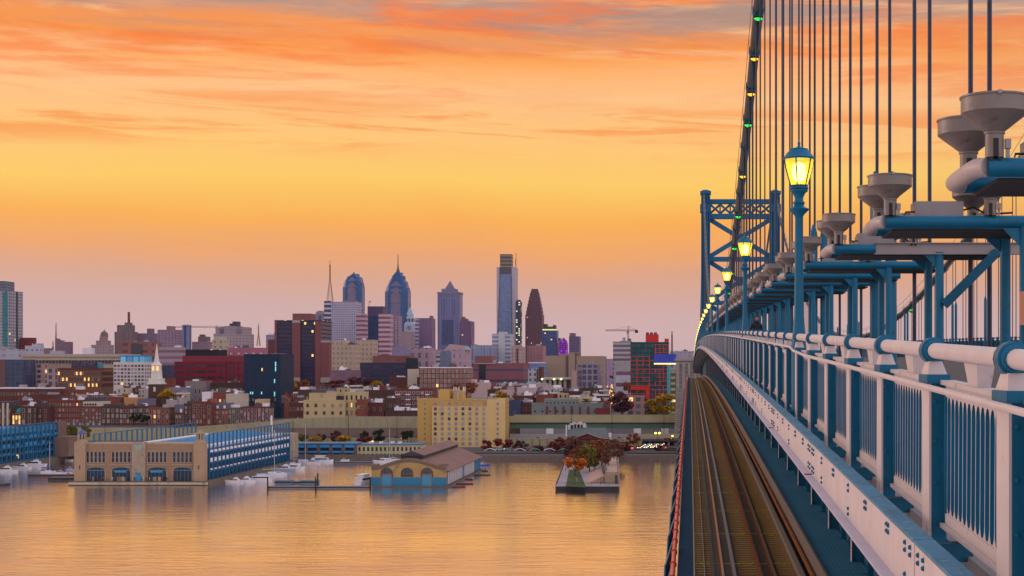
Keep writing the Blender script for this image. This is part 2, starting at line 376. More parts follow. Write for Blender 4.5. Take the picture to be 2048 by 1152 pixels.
def panel_mesh():
    m = MB(); y0, y1 = .16, P-.16; zt, zb = -.32, -1.17
    m.box(-.035, .05, y0, y1, -.345, zt, 1); m.box(-.012, .05, y0, y1, -.415, -.346, 1)
    m.box(-.035, .05, y0, y1, zb, zb+.025, 1); m.box(-.012, .05, y0, y1, zb+.026, zb+.085, 1)
    m.box(-.014, .05, y0, y0+.06, zb+.026, -.346, 0); m.box(-.014, .05, y1-.06, y1, zb+.026, -.346, 0)
    n = 14; a, b = y0+.06, y1-.06; pt = (b-a)/n; bw = pt*.055; z0, z1 = zb+.085, -.415
    for i in range(n+1):
        c = a+pt*i; lo = max(a, c-bw/2); hi = min(b, c+bw/2)
        m.box(-.001, .075, lo, hi, z0, z1, 0); m.box(-.0032, -.0015, lo, hi, z0, z1, 1)  # blue bar, its lit left side painted as a thin pale front
    for i in range(n):                                               # rounded slot ends in the front plate
        s0 = a+pt*i+bw/2; s1 = a+pt*(i+1)-bw/2; c = (s0+s1)/2; r = (s1-s0)/2
        for zc, sg in ((z1, -1), (z0, 1)):
            for sd_ in (-1, 1):
                arc = [(c+sd_*r*math.cos(t), zc+sg*(r*1.5-r*1.5*math.sin(t))) for t in [k*math.pi/6 for k in range(4)]]
                co = (c+sd_*r, zc)
                for k in range(3):
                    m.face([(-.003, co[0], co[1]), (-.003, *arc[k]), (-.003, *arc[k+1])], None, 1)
    m.prism([(-.02,.93),(.05,.93),(.05,1.17),(-.02,1.17)], -.32, -.185, 1, top=[(-.035,.87),(.06,.87),(.06,1.23),(-.035,1.23)])
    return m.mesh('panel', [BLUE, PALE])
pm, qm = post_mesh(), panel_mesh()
far = MB(); far2 = MB()
for n in range(2, 300):
    Y = .13+P*n
    if Y > 600: break
    if n < 102:
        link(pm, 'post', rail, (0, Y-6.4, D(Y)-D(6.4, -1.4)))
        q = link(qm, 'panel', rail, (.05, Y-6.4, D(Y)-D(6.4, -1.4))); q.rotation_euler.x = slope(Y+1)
    else:
        z = D(Y); far.box(1.40, 1.485, Y-.13, Y+.13, z-1.4, z-.1); far2.box(1.47, 1.52, Y+.16, Y+P-.16, z-1.17, z-.32)
for mb, nm, mt in ((far, 'distant_posts', BLUE), (far2, 'distant_panels', BLUE2)):
    q = kid(mb, nm, mt, rail); q['kind'] = 'stuff'
# ---- edge girder below the railing
gird = thing('edge_girder', 'pale riveted girder under the walkway railing with blue top flange', 'girder', (1.15, 6.4, D(6.4, -1.41)))
def girder_mesh():
    m = MB(); L_ = 6.28
    m.box(0, .02, 0, L_, -1.41, -1.12, 1); m.box(-.006, .10, 0, L_, -1.119, -1.10, 6); m.box(-.075, .0, 0, L_, -1.425, -1.409, 2)
    for y in [.12, .30]+[.95+1.06*i for i in range(5)]+[6.0, 6.16]:
        zs = (-1.16, -1.20, -1.33, -1.37) if (y < .4 or y > 5.9 or int(y) % 2) else (-1.16, -1.20)
        for z in zs:
            for dy in ((0,) if len(zs) == 4 else (0, .07)):
                r = .016
                pts = [(-.001, y+dy+r*math.cos(t), z+r*math.sin(t)) for t in [k*math.pi/3 for k in range(6)]]
                top = [(-.014, y+dy+.6*r*math.cos(t), z+.6*r*math.sin(t)) for t in [k*math.pi/3 for k in range(6)]]
                for k in range(6): m.face([pts[k], top[k], top[(k+1) % 6], pts[(k+1) % 6]], None, 0)
                m.face(top[::-1], None, 0)
    m.box(.02, .4, .5, .6, -1.30, -1.2, 3); m.box(.02, .4, 2.6, 2.7, -1.30, -1.2, 3); m.box(.02, .4, 4.7, 4.8, -1.30, -1.2, 3)
    m.box(.004, .05, 6.281, 6.299, -1.40, -1.12, 5); m.box(-.07, .0, 6.20, 6.28, -1.408, -1.404, 4)
    return m.mesh('girder_section', [BLUE, PALE, paint('lilac_paint', (.42, .40, .52), .5, 0, .15, 3, (.3, .25, .25), .2, 6), BLUED, RUST, DARK, paint('flaking_blue', (.05, .20, .33), .7, 0, .5, 5, (.22, .30, .36), .35, 14, .8, bscale=40)])
gm = girder_mesh()
for n in range(0, 95):
    Y = 1.1+6.3*n
    q = link(gm, 'girder_section', gird, (0, Y-6.4, D(Y)-D(6.4, -1.41))); q.rotation_euler.x = slope(Y+3.15)
# ---- side girder wall below the walkway, beside the track
wall = thing('side_girder', 'tall blue stiffened girder wall below the walkway beside the track grating', 'girder', (4.6, 20, D(20, -6.5)))
iw = (-4.6, -20, -D(20, -6.5))
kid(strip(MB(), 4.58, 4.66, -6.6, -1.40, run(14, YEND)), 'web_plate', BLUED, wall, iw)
m = MB().box(-.30, 0, -.012, .012, -6.5, -1.45, 1); m.box(-.315, -.30, -.12, .12, -6.5, -1.45, 0)
cm = m.mesh('column', [PALE, BLUE]); sm_ = MB().box(-.14, 0, -.02, .02, -6.5, -1.5).mesh('stiffener', BLUE)
for n in range(60):
    Y = 19.5+6.3*n
    link(cm, 'column', wall, (-.02, Y-20, D(Y)-D(20, -6.5)))
    if n < 50:
        for k in (1, 2): link(sm_, 'stiffener', wall, (-.02, Y+k*P-20, D(Y+k*P)-D(20, -6.5)))
# ---- railway track
tr = thing('railway_track', 'rusty single railway track with wooden sleepers and yellow cross beams', 'railway track', (1.64, 36, D(36, -6.9)))
it = (-1.64, -36, -D(36, -6.9))
ys = run(22, YEND)
for x in (.92, 2.36):
    m = strip(MB(), x-.036, x+.036, -6.90, -6.86, ys, 1); strip(m, x-.012, x+.012, -7.0, -6.90, ys, 0); strip(m, x-.07, x+.07, -7.015, -7.0, ys, 0)
    kid(m, 'rail', [RUST, paint('worn_rail', (.42, .24, .13), .32, .75, .3, 6)], tr, it)
kid(strip(strip(MB(), 1.20, 1.29, -6.90, -6.86, ys, 1), 1.23, 1.26, -7.01, -6.90, ys, 0), 'guard_rail', [RUST, RAILTOP], tr, it)
kid(strip(MB(), 1.93, 2.03, -7.01, -6.87, ys), 'guard_rail', RUST, tr, it)
kid(strip(MB(), .395, .43, -7.01, -6.93, ys), 'cable_duct', paint('duct', (.22, .17, .15), .6, .2, .3, 5, (.05, .03, .02), .5, 12), tr, it)
kid(strip(MB(), 3.02, 3.17, -7.01, -6.82, ys), 'timber_guard', paint('grey_timber', (.20, .17, .15), .8, 0, .4, 4, (.06, .04, .03), .4, 8), tr, it)
kid(strip(MB(), .60, .70, -7.01, -6.95, ys), 'third_rail', DARK, tr, it)
tm = MB().box(.0, 3.2, -.075, .075, -7.2, -7.02).mesh('sleeper', TIE); ym = MB().box(.0, 3.2, -.13, .13, -7.19, -7.013).mesh('cross_beam', TIEY)
for a, b in ((.74, .88), (.96, 1.18), (1.31, 1.40), (2.05, 2.32), (2.42, 2.52)): kid(strip(MB(), a, b, -7.016, -7.0125, ys), 'rail_pad', paint('greasy_black', (.015, .012, .011), .7, 0, .5, 4), tr, it)
fm = MB(); k = 0
Y = 30.0
while Y < 420:
    on = abs(((Y-30.4) % 6.3)) < .22
    if on: link(ym, 'cross_beam', tr, (-1.64, Y-36, D(Y)-D(36, -6.9)))
    elif k < 100: link(tm, 'sleeper', tr, (-1.64, Y-36, D(Y)-D(36, -6.9))); k += 1
    else: z = D(Y); fm.box(0, 3.2, Y-.10, Y+.10, z-7.2, z-7.02)
    Y += .45
q = kid(fm, 'sleepers', TIE, tr, it); q['kind'] = 'stuff'
kid(strip(MB(), -.38, 4.57, -7.75, -7.6, ys), 'track_bed', paint('track_bed', (.008, .006, .005), .9, 0, .4, 2.0), tr, it)
# ---- grating walk on the right of the track, stepped panels
gw = thing('grating_walk', 'wide blue steel grating walk between the track and the girder wall', 'grating walk', (4.0, 36, D(36, -6.2)))
gmh = MB()
gmh.prism([(3.42, 0), (4.28, 0), (4.55, .05), (4.55, P*3-.5), (4.28, P*3-.02), (3.42, P*3-.02)], -6.25, -6.2)
gmm = gmh.mesh('grating_panel', GRATE)
for n in range(62):
    Y = 17.4+6.3*n
    q = link(gmm, 'grating_panel', gw, (-4.0, Y-36, D(Y)-D(36, -6.2))); q.rotation_euler.x = slope(Y+3)
ig = (-4.0, -36, -D(36, -6.2))
kid(strip(MB(), 3.35, 3.41, -6.62, -6.14, run(17, YEND)), 'kerb_plate', PALE2, gw, ig)
kid(pipe(MB(), 3.27, -6.62, .07, run(17, YEND), 10), 'pipe', RUST, gw, ig)
# ---- left inspection walk with red pipe and slanted fascia plates
lw = thing('inspection_walk', 'narrow blue grating walk left of the track with a red ringed pipe', 'grating walk', (-.1, 36, D(36, -6.9)))
il = (.1, -36, -D(36, -6.9))
kid(strip(MB(), -.36, .10, -6.95, -6.90, run(22, YEND)), 'grating_panel', paint('worn_grating', (.018, .065, .115), .85, 0, .5, 6.0, (.01, .02, .03), .4, 9, .3, spec=.1), lw, il)
kid(strip(MB(), .10, .14, -7.0, -6.86, run(22, YEND)), 'kerb_plate', PALE2, lw, il)
rp = kid(pipe(MB(), -.44, -6.28, .062, run(22, 520, 4.2), 12), 'red_pipe', REDP, lw, il)
ring = MB().tube([(0, -.05, 0), (0, .05, 0)], .092, 12).mesh('pipe_ring', paint('red_ring', (.50, .03, .03), .45, 0, .2, 4))
pst = MB().box(-.03, .03, -.03, .03, -.62, -.09).mesh('pipe_post', BLUE)
for n in range(95):
    Y = 32.0+P*n; link(ring, 'pipe_ring', lw, (-.34, Y-36, D(Y, -6.28)-D(36, -6.9)))
    if n % 3 == 0: link(pst, 'pipe_post', lw, (-.34, Y-36, D(Y, -6.28)-D(36, -6.9)))
def fascia():
    m = MB(); prof = [(5.6, -6.35, .0), (5.6, -7.0, .0), (1.0, -8.0, -.20), (.35, -8.0, -.225), (.1, -7.8, -.235), (0, -7.4, -.24), (.6, -6.6, -.20)]
    a = [(-.47+x, y, z) for y, z, x in prof]; b = [(p[0]-.04, p[1], p[2]) for p in a]; n = len(a)
    m.face(a, None, 0); m.face(b[::-1], None, 0)
    for i in range(n): m.face([a[i], b[i], b[(i+1) % n], a[(i+1) % n]], None, 0)
    m.beam((-.60, 1.0, -7.9), (-.50, 5.0, -7.0), .05, .05, 1)
    return m.mesh('fascia_plate', [BLUE, PALE])
fa = fascia()
for n in range(70): Y = 28.5+5.6*n; link(fa, 'fascia_plate', lw, (.1, Y-36, D(Y)-D(36, -6.9)))
# ---- road deck and far railing
o = strip(MB(), 4.7, 31.6, -3.2, -2.6, run(5, 800, 9)).build('bridge_roadway', paint('asphalt', (.05, .05, .055), .9, 0, .2, .4)); o['kind'] = 'structure'
fr = thing('far_railing', 'distant blue railing along the other side of the bridge', 'railing', (32, 60, D(60, -2.6)))
fi = (-32, -60, -D(60, -2.6))
kid(strip(MB(), 31.9, 31.96, -2.6, -.55, run(40, YEND)), 'panel', BLUE2, fr, fi); kid(pipe(MB(), 31.93, -.3, .09, run(40, YEND), 8), 'top_rail', PALE, fr, fi)
pm2 = MB().box(-.1, .1, -.1, .1, -2.6, -.22).mesh('post', BLUE2)
for n in range(90): Y = 70+P*2*n/2; link(pm2, 'post', fr, (-.25, Y-60, D(Y)-D(60, -2.6)))
# ---- main cables
DM, CA, CH0 = 265.0, .000837, 5.5
def cab(Y): return CH0+CA*(Y-DM)**2
def cable(X, label):
    c = thing('main_cable', label, 'cable', (X, DM, CZ+CH0))
    off = (-X, -DM, -CZ-CH0)
    ys = run(20, 530, 6.3)
    c1 = kid(MB().tube([(X, Y, CZ+cab(Y)) for Y in ys], .38, 14), 'cable', paint('cable_wrap', (.03, .055, .07), .5, .1, .3, 1.0), c, off)
    for s in (-.42, .42):
        kid(MB().tube([(X+s, Y, CZ+cab(Y)+1.25) for Y in ys], .022, 5), 'hand_rope', STEEL, c, off)
    bnd = MB().tube([(0, -.35, 0), (0, .35, 0)], .45, 14).mesh('cable_band', BLUED)
    st = MB().box(-.43, -.41, -.02, .02, .2, 1.25).box(.41, .43, -.02, .02, .2, 1.25).mesh('rope_stanchion', STEEL)
    for n in range(80):
        Y = 25.2+6.3*n
        if Y > 528: break
        for me in (bnd, st):
            q = link(me, me.name.split('.')[0], c, (0, Y-DM, cab(Y)-CH0)); q.rotation_euler.x = math.atan(2*CA*(Y-DM)) if me is bnd else 0
    # back span behind the tower
    kid(MB().tube([(X, 530, CZ+cab(530)), (X, 640, CZ+cab(530)-34), (X, 760, CZ+cab(530)-62)], .38, 10), 'back_span', MATS['cable_wrap'], c, off)
    return c
XL, XR = 5.04, 31.0
cable(XL, 'thick suspension cable sweeping down from the top of the picture beside the lamp posts')
cable(XR, 'far suspension cable glimpsed low between the ropes at the right edge')
# ---- suspender ropes, in pairs
ropes = {}
for X, who, n0, n1 in ((XL, 'near', 0, 74), (XR, 'far', 11, 60)):
    for n in range(n0, n1):
        Y = 25.2+6.3*n
        if Y > 505: break
        z0 = D(Y, -1.6); top = CZ+cab(Y)
        if top-z0 < 1: continue
        t = thing('suspender_rope', f'{ordinal(n-n0)} pair of dark steel suspender ropes from the camera under the {who} cable', 'rope', (X, Y, z0), 0, f'suspender ropes under the {who} cable')
        for s in (-.165, .165):
            MB().tube([(s, 0, 0), (s, 0, top-z0-.3)], .043, 8, 0, False).build('rope', STEEL, t)
        if n % 3 == 2:
            for s in (-.2, .2): MB().lathe([(.15, 0), (.15, 5.0), (.13, 5.15), (.05, 5.45)], (s, 0, .2), 12).build('rope_sleeve', BLUE, t)
# ---- coloured lights under the near cable
def cable_light(lens):
    t = thing('cable_light', '', 'light', (0, 0, 0))
    ho = MB().lathe([(.16, -1.05), (.20, -1.0), (.36, -.5), (.40, -.46)], (0, 0, 0), 12).build('housing', DARK, t)
    MB().lathe([(.145, -1.02), (.35, -.49), (.0, -.455)], (0, 0, .02), 12).build('lens', lens, ho)
    MB().lathe([(.17, -.99), (.325, -.6)], (0, -.02, 0), 12, caps=False).build('coloured_glass', lens, ho)
    return t
def cab_lights():
    gr, ye = cable_light(GREENL), cable_light(YELL); used = [0, 0]
    for k, (Y, w) in enumerate(((100, 1), (107.1, 0), (113.4, 1), (119.7, 1), (126, 0), (138.6, 1), (151.2, 0), (163.8, 0), (176.4, 0), (189, 0), (201.6, 0), (217, 0))):
        src = ye if w else gr; o = src if not used[w] else copy_tree(src); used[w] = 1
        o.location = (XL, Y, CZ+cab(Y)); o['label'] = f"{'amber' if w else 'green'} light clamped under the near cable, {ordinal(k)} from the top"; o['group'] = 'coloured lights under the near cable'
cab_lights()
for k, (Y, c) in enumerate(((142, GREENL), (203, GREENL))):
    o = cable_light(c); o.location = (XR, Y, CZ+cab(Y)); o['label'] = ('green light on the far cable behind the big pipe frame', 'green light on the far cable low above the railing')[k]; o['group'] = 'coloured lights under the far cable'
# ---- lamp posts on the railing
def lamp_post():
    t = thing('lamp_post', '', 'street lamp')
    sh = MB().lathe([(.10, -1.3), (.10, -.30), (.095, -.22), (.085, -.1), (.075, .05), (.066, .12), (.058, .6), (.053, 1.42), (.06, 1.46), (.085, 1.49), (.128, 1.53), (.135, 1.55), (.08, 1.575), (.066, 1.60),
                (.082, 1.63), (.06, 1.66), (.058, 1.70), (.085, 1.76), (.12, 1.785), (.12, 1.80)], (0, 0, 0), 18).build('shaft', BLUE, t)
    MB().lathe([(.11, 1.80), (.125, 1.815), (.125, 1.835), (.115, 1.85), (.122, 1.865)], (0, 0, 0), 18).build('collar', BLUED, sh)
    gl = MB().lathe([(.112, 1.866), (.145, 1.98), (.178, 2.10), (.198, 2.21)], (0, 0, 0), 18).build('glass', GLASSL, t)
    MB().lathe([(.0, 1.90), (.07, 1.93), (.10, 2.02), (.08, 2.14), (0, 2.18)], (0, 0, 0), 12).build('bulb', GLASSI, gl)
    g = MB()
    for k in range(6):
        a = k*math.pi/3+.26; ca, sa = math.cos(a), math.sin(a)
        g.tube([(r*ca, r*sa, z) for r, z in ((.118, 1.862), (.152, 1.98), (.186, 2.10), (.206, 2.215))], .0095, 6)
    g.build('lantern_bars', BLUED, gl)
    MB().lathe([(.21, 2.205), (.218, 2.215), (.218, 2.23), (.19, 2.25), (.165, 2.29), (.12, 2.335), (.125, 2.345), (.06, 2.365), (.022, 2.38), (.016, 2.40), (.022, 2.42), (.008, 2.46), (0, 2.50)], (0, 0, 0), 18).build('cap', BLUE, t)
    return t
lp = lamp_post()
for n in range(27):
    Y = 19.3+18.9*n; o = lp if n == 0 else copy_tree(lp)
    o.location = (1.45, Y, D(Y)); o['group'] = 'lamp posts along the walkway railing'
    o['label'] = 'tall blue lamp post with glowing yellow lantern standing nearest on the railing' if n == 0 else f'blue lamp post with lit lantern on the railing, {ordinal(n)} from the camera'
# ---- pipe frames with bowl floodlights
def gantry(damaged=False):
    t = thing('pipe_frame', '', 'pipe frame'); w = 1.15; ax = 1.31; r = .08
    x0, x1 = 2.47, 4.24
    m = MB()
    if not damaged: m.tube([(x0, 0, ax), (5.4, 0, ax)], r, 14)
    else: m.tube([(x0, 0, ax), (3.15, 0, ax)], r, 14)
    m.tube([(x0, w, ax), (5.4, w, ax)], r, 14); m.build('arm_pipe', BLUE, t)
    MB().tube([(x0+.0, -.0, ax), (x0-.075, .10, ax-.0), (x0-.085, .3, ax), (x0-.085, w-.3, ax), (x0-.075, w-.10, ax), (x0, w, ax)], r+.002, 14).build('end_pipe', paint('end_grey', (.42, .36, .36), .5, 0, .15, 3, (.2, .16, .15), .35, 6, .1), t)
    MB().box(x0+.1, 5.35, .05, w-.05, ax-.115, ax-.082).build('under_plate', DARK, t)
    for y in (0, w):
        c = MB(); c.tube([(x1, y, -1.27), (x1, y, ax-.06)], .072, 12); c.box(x1-.14, x1+.14, y-.14, y+.14, -1.27, -1.235)
        c.face([(x1-.07, y-.012, ax-.07), (x1-.30, y-.012, ax-.07), (x1-.07, y-.012, ax-.30)]); c.face([(x1-.07, y+.012, ax-.30), (x1-.30, y+.012, ax-.07), (x1-.07, y+.012, ax-.07)])
        c.face([(x1-.30, y-.012, ax-.07), (x1-.30, y+.012, ax-.07), (x1-.07, y+.012, ax-.30), (x1-.07, y-.012, ax-.30)])
        c.build('column', BLUE, t)
    if damaged:
        MB().box(3.13, 5.6, -.09, .05, ax-.10, ax-.085, 0).box(3.13, 5.6, -.09, .05, ax+.085, ax+.10, 0).box(3.13, 5.6, -.02, .0, ax-.085, ax+.085, 0).build('steel_beam', BOXG, t)
        MB().beam((4.3, -.12, .35), (5.2, -.12, ax-.06), .12, .15).build('diagonal_strut', BLUED, t)
    return t
def floodlight():
    t = thing('floodlight', '', 'floodlight')
    bo = MB().lathe([(.072, .20), (.085, .215), (.272, .36), (.279, .365), (.279, .485), (.289, .49), (.289, .505), (.268, .505), (.25, .43), (.0, .37)], (0, 0, 0), 22).build('bowl', PALE2, t)
    n = MB(); n.lathe([(.078, .0), (.078, .19), (.088, .195), (.088, .21)], (0, 0, 0), 14); nk = n.build('neck', PALE2, t)
    MB().box(-.022, .022, -.084, -.06, .0, .15).box(-.05, -.02, -.07, .07, -.03, 0).box(.02, .05, -.07, .07, -.03, 0).build('bracket', DARK, nk)
    MB().box(.082, .13, -.05, .0, .07, .15).box(.09, .12, -.04, -.01, .0, .065).build('junction', BOXG, nk)
    MB().box(-.015, .015, -.30, -.274, .48, .512).build('clip', BOXG, bo)
    return t
def ballast():
    t = thing('control_box', '', 'box'); m = MB(); m.prism([(-.31, -.2), (.31, -.2), (.31, .2), (-.31, .2)], 0, .2, 0); cs = m.build('case', BOXG, t)
    MB().tube([(-.31, -.12, .07), (-.42, -.12, .07), (-.45, -.12, -.02)], .012, 6).build('cable', DARK, cs)
    MB().tube([(.31, -.12, .09), (.45, -.13, .13), (.62, -.12, .04), (.95, -.12, .06)], .014, 6).build('cable', DARK, cs)
    return t
g0, g1, f0, b0 = gantry(), gantry(True), floodlight(), ballast()
u = [0, 0, 0, 0]
def use(i, src):
    o = src if not u[i] else copy_tree(src); u[i] = 1; return o
for n in range(34):
    Y = 12.05+6.3*n; z = D(Y)
    o = use(1, g1) if n == 2 else use(0, g0); o.location = (0, Y, z); o['group'] = 'pipe frames along the walkway'
    o['label'] = 'blue pipe frame patched with a bolted grey steel beam and diagonal strut' if n == 2 else f'blue U-shaped pipe frame over the walkway, {ordinal(n)} from the camera'
    k = 0
    for (x, y, w1, w2) in ((2.53, 0, 'outer', 'near'), (2.53, 1.12, 'outer', 'rear'), (3.8, 0, 'inner', 'near'), (3.8, 1.12, 'inner', 'rear')):
        if n > 13 and (y or x > 3): continue
        o = use(2, f0); o.location = (x, Y+y, z+1.39); o['group'] = 'bowl floodlights on the pipe frames'; o.rotation_euler.z = R.uniform(-.15, .15)
        o['label'] = f'grey bowl floodlight at the {w1} {w2} corner of the {ordinal(n)} pipe frame'
    if n < 14:
        o = use(3, b0); o.location = (3.2, Y+.45, z+1.40); o['group'] = 'grey control boxes on the pipe frames'; o['label'] = f'grey metal control box lying on top of the {ordinal(n)} pipe frame'
o = thing('pole_sign', 'small faded orange panel strapped to a blue column at the right edge', 'sign', (4.24, 18.2, D(18.2, .42))); MB().box(-.13, .10, -.14, -.11, -.42, .0).build('board', paint('orange_board', (.52, .22, .12), .6, 0, .2, 4), o)
# ---- the far suspension tower
TY = 530.0
tw = thing('bridge_tower', 'tall blue steel suspension bridge tower with X bracing between two legs', 'bridge tower', (18.4, TY, 0))
BT = paint('tower_blue', (.005, .10, .21), .5, 0, .3, .12, spec=.2)
ti = (-18.4, -TY, 0)
lx, rx = 5.7, 31.1
for X in (lx, rx):
    m = MB()
    z1 = wz(389, TY)
    m.prism([(X-1.75, TY-2.6), (X+1.75, TY-2.6), (X+1.75, TY+2.6), (X-1.75, TY+2.6)], 8, z1, top=[(X-1.6, TY-2.2), (X+1.6, TY-2.2), (X+1.6, TY+2.2), (X-1.6, TY+2.2)])
    for dx in (-1.5, -.55, .55, 1.5): m.box(X+dx-.16, X+dx+.16, TY-3.0, TY-2.2, 8, z1-1)
    m.box(X-1.95, X+1.95, TY-3.1, TY+3.1, z1, z1+1.0); m.prism([(X-1.5, TY-2.4), (X+1.5, TY-2.4), (X+1.5, TY+2.4), (X-1.5, TY+2.4)], z1+1.0, wz(380, TY), top=[(X-.8, TY-1), (X+.8, TY-1), (X+.8, TY+1), (X-.8, TY+1)])
    m.box(X-2.0, X+2.0, TY-2.9, TY+2.9, wz(425, TY), wz(410, TY))
    kid(m, 'leg', BT, tw, ti)
a, b = lx+1.6, rx-1.6
def strut(y0, y1): kid(MB().box(a, b, TY-1.2, TY+1.2, wz(y1, TY), wz(y0, TY)), 'strut', BT, tw, ti)
strut(399, 408); strut(428, 438); strut(514, 523); strut(602, 610); strut(690, 700)
m = MB(); n = 6
for i in range(n):
    xa, xb = a+(b-a)*i/n, a+(b-a)*(i+1)/n
    m.beam((xa, TY-.6, wz(409, TY)), (xb, TY-.6, wz(427, TY)), .5, .75); m.beam((xa, TY+.6, wz(427, TY)), (xb, TY+.6, wz(409, TY)), .5, .75)
    m.box(xa-.25, xa+.25, TY-.95, TY+.95, wz(428, TY), wz(408, TY))
kid(m, 'lattice', BT, tw, ti)
for y0, y1 in ((438, 514), (523, 602), (610, 690)):
    for s in (0, 1):
        za, zb = (wz(y0, TY), wz(y1, TY)) if s else (wz(y1, TY), wz(y0, TY))
        kid(MB().beam((a-.3, TY+s*1.0-.5, za), (b+.3, TY+s*1.0-.5, zb), .9, 1.6), 'brace', BT, tw, ti)
    kid(MB().box((a+b)/2-1.6, (a+b)/2+1.6, TY-1.1, TY+1.1, (wz(y0, TY)+wz(y1, TY))/2-1.6, (wz(y0, TY)+wz(y1, TY))/2+1.6), 'gusset', BT, tw, ti)
kid(MB().box(lx-3.5, rx+3.5, TY-8, TY+8, -1, 9), 'pier', paint('granite', (.25, .23, .21), .8, 0, .25, .3), tw, ti)
# ------------------------------------------------------------------ river, ground, roads
def water_mat():
    m, nt, b = newmat('river_water'); N, L = nt.nodes, nt.links
    b.inputs['Base Color'].default_value = (1.0, .85, .83, 1); b.inputs['Metallic'].default_value = 1.0; b.inputs['Roughness'].default_value = .1
    tc = N.new('ShaderNodeTexCoord'); mp = N.new('ShaderNodeMapping'); L.new(tc.outputs['Object'], mp.inputs[0]); mp.inputs['Scale'].default_value = (.12, .40, 1)
    a = N.new('ShaderNodeTexNoise'); a.inputs['Scale'].default_value = 1.0; a.inputs['Detail'].default_value = 8; a.inputs['Roughness'].default_value = .6; a.inputs['Distortion'].default_value = .4; L.new(mp.outputs[0], a.inputs['Vector'])
    c = N.new('ShaderNodeTexNoise'); c.inputs['Scale'].default_value = .012; c.inputs['Detail'].default_value = 3; L.new(tc.outputs['Object'], c.inputs['Vector'])
    mr = N.new('ShaderNodeMapRange'); L.new(c.outputs['Fac'], mr.inputs[0]); mr.inputs[1].default_value = .35; mr.inputs[2].default_value = .65; mr.inputs[3].default_value = .45; mr.inputs[4].default_value = 1.0
    bp = N.new('ShaderNodeBump'); L.new(mr.outputs[0], bp.inputs['Strength']); bp.inputs['Distance'].default_value = .16; a2 = N.new('ShaderNodeTexNoise'); a2.inputs['Scale'].default_value = .42; a2.inputs['Detail'].default_value = 7; a2.inputs['Roughness'].default_value = .6; L.new(mp.outputs[0], a2.inputs['Vector'])
    sm = N.new('ShaderNodeMath'); sm.operation = 'MULTIPLY_ADD'; L.new(a2.outputs['Fac'], sm.inputs[0]); sm.inputs[1].default_value = 1.5; L.new(a.outputs['Fac'], sm.inputs[2]); L.new(sm.outputs[0], bp.inputs['Height']); L.new(bp.outputs[0], b.inputs['Normal'])
    return m
def sheet(name, pts, mat, z=None):
    m = MB(); m.face([(p[0], p[1], p[2] if len(p) > 2 else z) for p in pts]); o = m.build(name, mat); o['kind'] = 'structure'; return o
sheet('river', [(-7000, -900), (7000, -900), (7000, 704), (-7000, 704)], water_mat(), 0)
GROUND = paint('city_ground', (.085, .075, .08), .95, 0, .45, .02, (.04, .05, .02), .4, .015)
ASPH = paint('asphalt', (.05, .05, .055), .9, 0, .2, .4)
m = MB(); prof = [(703, 2.6), (760, 3.0), (830, 3.4), (860, 7.5), (905, 9.6), (1300, 10), (4000, 12), (9000, 12)]
for (a, za), (b, zb) in zip(prof[:-1], prof[1:]): m.face([(-7000, a, za), (7000, a, za), (7000, b, zb), (-7000, b, zb)])
m.face([(-7000, 703, -2), (7000, 703, -2), (7000, 703, 2.6), (-7000, 703, 2.6)])
o = m.build('ground', GROUND); o['kind'] = 'structure'
STONE = paint('pier_stone', (.30, .24, .17), .85, 0, .3, .5, (.12, .09, .06), .35, .35, .2)
SEAW = paint('seawall', (.12, .095, .08), .9, 0, .4, .6)
WALLB = paint('beige_wall', (.36, .32, .185), .85, 0, .18, .15, (.30, .25, .15), .3, .1)
WALLBR = paint('brown_wall', (.20, .14, .115), .85, 0, .3, .2, (.11, .08, .07), .3, .2)
CONC = paint('concrete', (.33, .31, .30), .85, 0, .2, .3, (.2, .18, .17), .3, .2)
GREENG = paint('green_girder', (.06, .14, .10), .6, 0, .3, .2)
WHITE = paint('white_paint', (.72, .70, .74), .5, 0, .1, .5)
ROOFG = paint('pale_roof', (.42, .40, .46), .8, 0, .3, .08, (.2, .18, .2), .35, .12)
ROOFD = paint('dark_roof', (.055, .05, .06), .85, 0, .35, .2)
DKGLASS = paint('dark_glass', (.012, .018, .034), .2, 0, .5, .6, spec=.22)
WARMG = glow('lit_window', (1.0, .58, .16), .9)
TEALD = paint('teal_door', (.015, .20, .34), .4, 0, .3, .4)
BRB = paint('bright_blue', (.012, .24, .55), .5, 0, .25, .3)
CONDO = paint('condo_blue', (.008, .125, .27), .5, 0, .3, .25)
CONDOL = paint('condo_light_blue', (.018, .24, .45), .5, 0, .25, .4)
WMESH = {}
def win_mesh(w, h, frame=None, glass=None, mull=1, d=.12, cross=True):
    frame = frame or WHITE; glass = glass or DKGLASS
    key = (round(w, 2), round(h, 2), frame.name, glass.name, mull)
    if key not in WMESH:
        m = MB(); f = min(.14, w*.09)
        m.box(-w/2, w/2, -d*.4, 0.02, -h/2, h/2, 1)
        m.box(-w/2-f, w/2+f, -d, .02, h/2, h/2+f, 0); m.box(-w/2-f, w/2+f, -d*1.4, .02, -h/2-f*1.2, -h/2, 0)
        m.box(-w/2-f, -w/2, -d, .02, -h/2, h/2, 0); m.box(w/2, w/2+f, -d, .02, -h/2, h/2, 0)
        for i in range(1, mull+1): xx = -w/2+w*i/(mull+1); m.box(xx-f*.35, xx+f*.35, -d*.7, 0, -h/2, h/2, 0)
        if cross: m.box(-w/2, w/2, -d*.68, 0, -f*.3, f*.3, 0)
        WMESH[key] = m.mesh('window', [frame, glass])
    return WMESH[key]
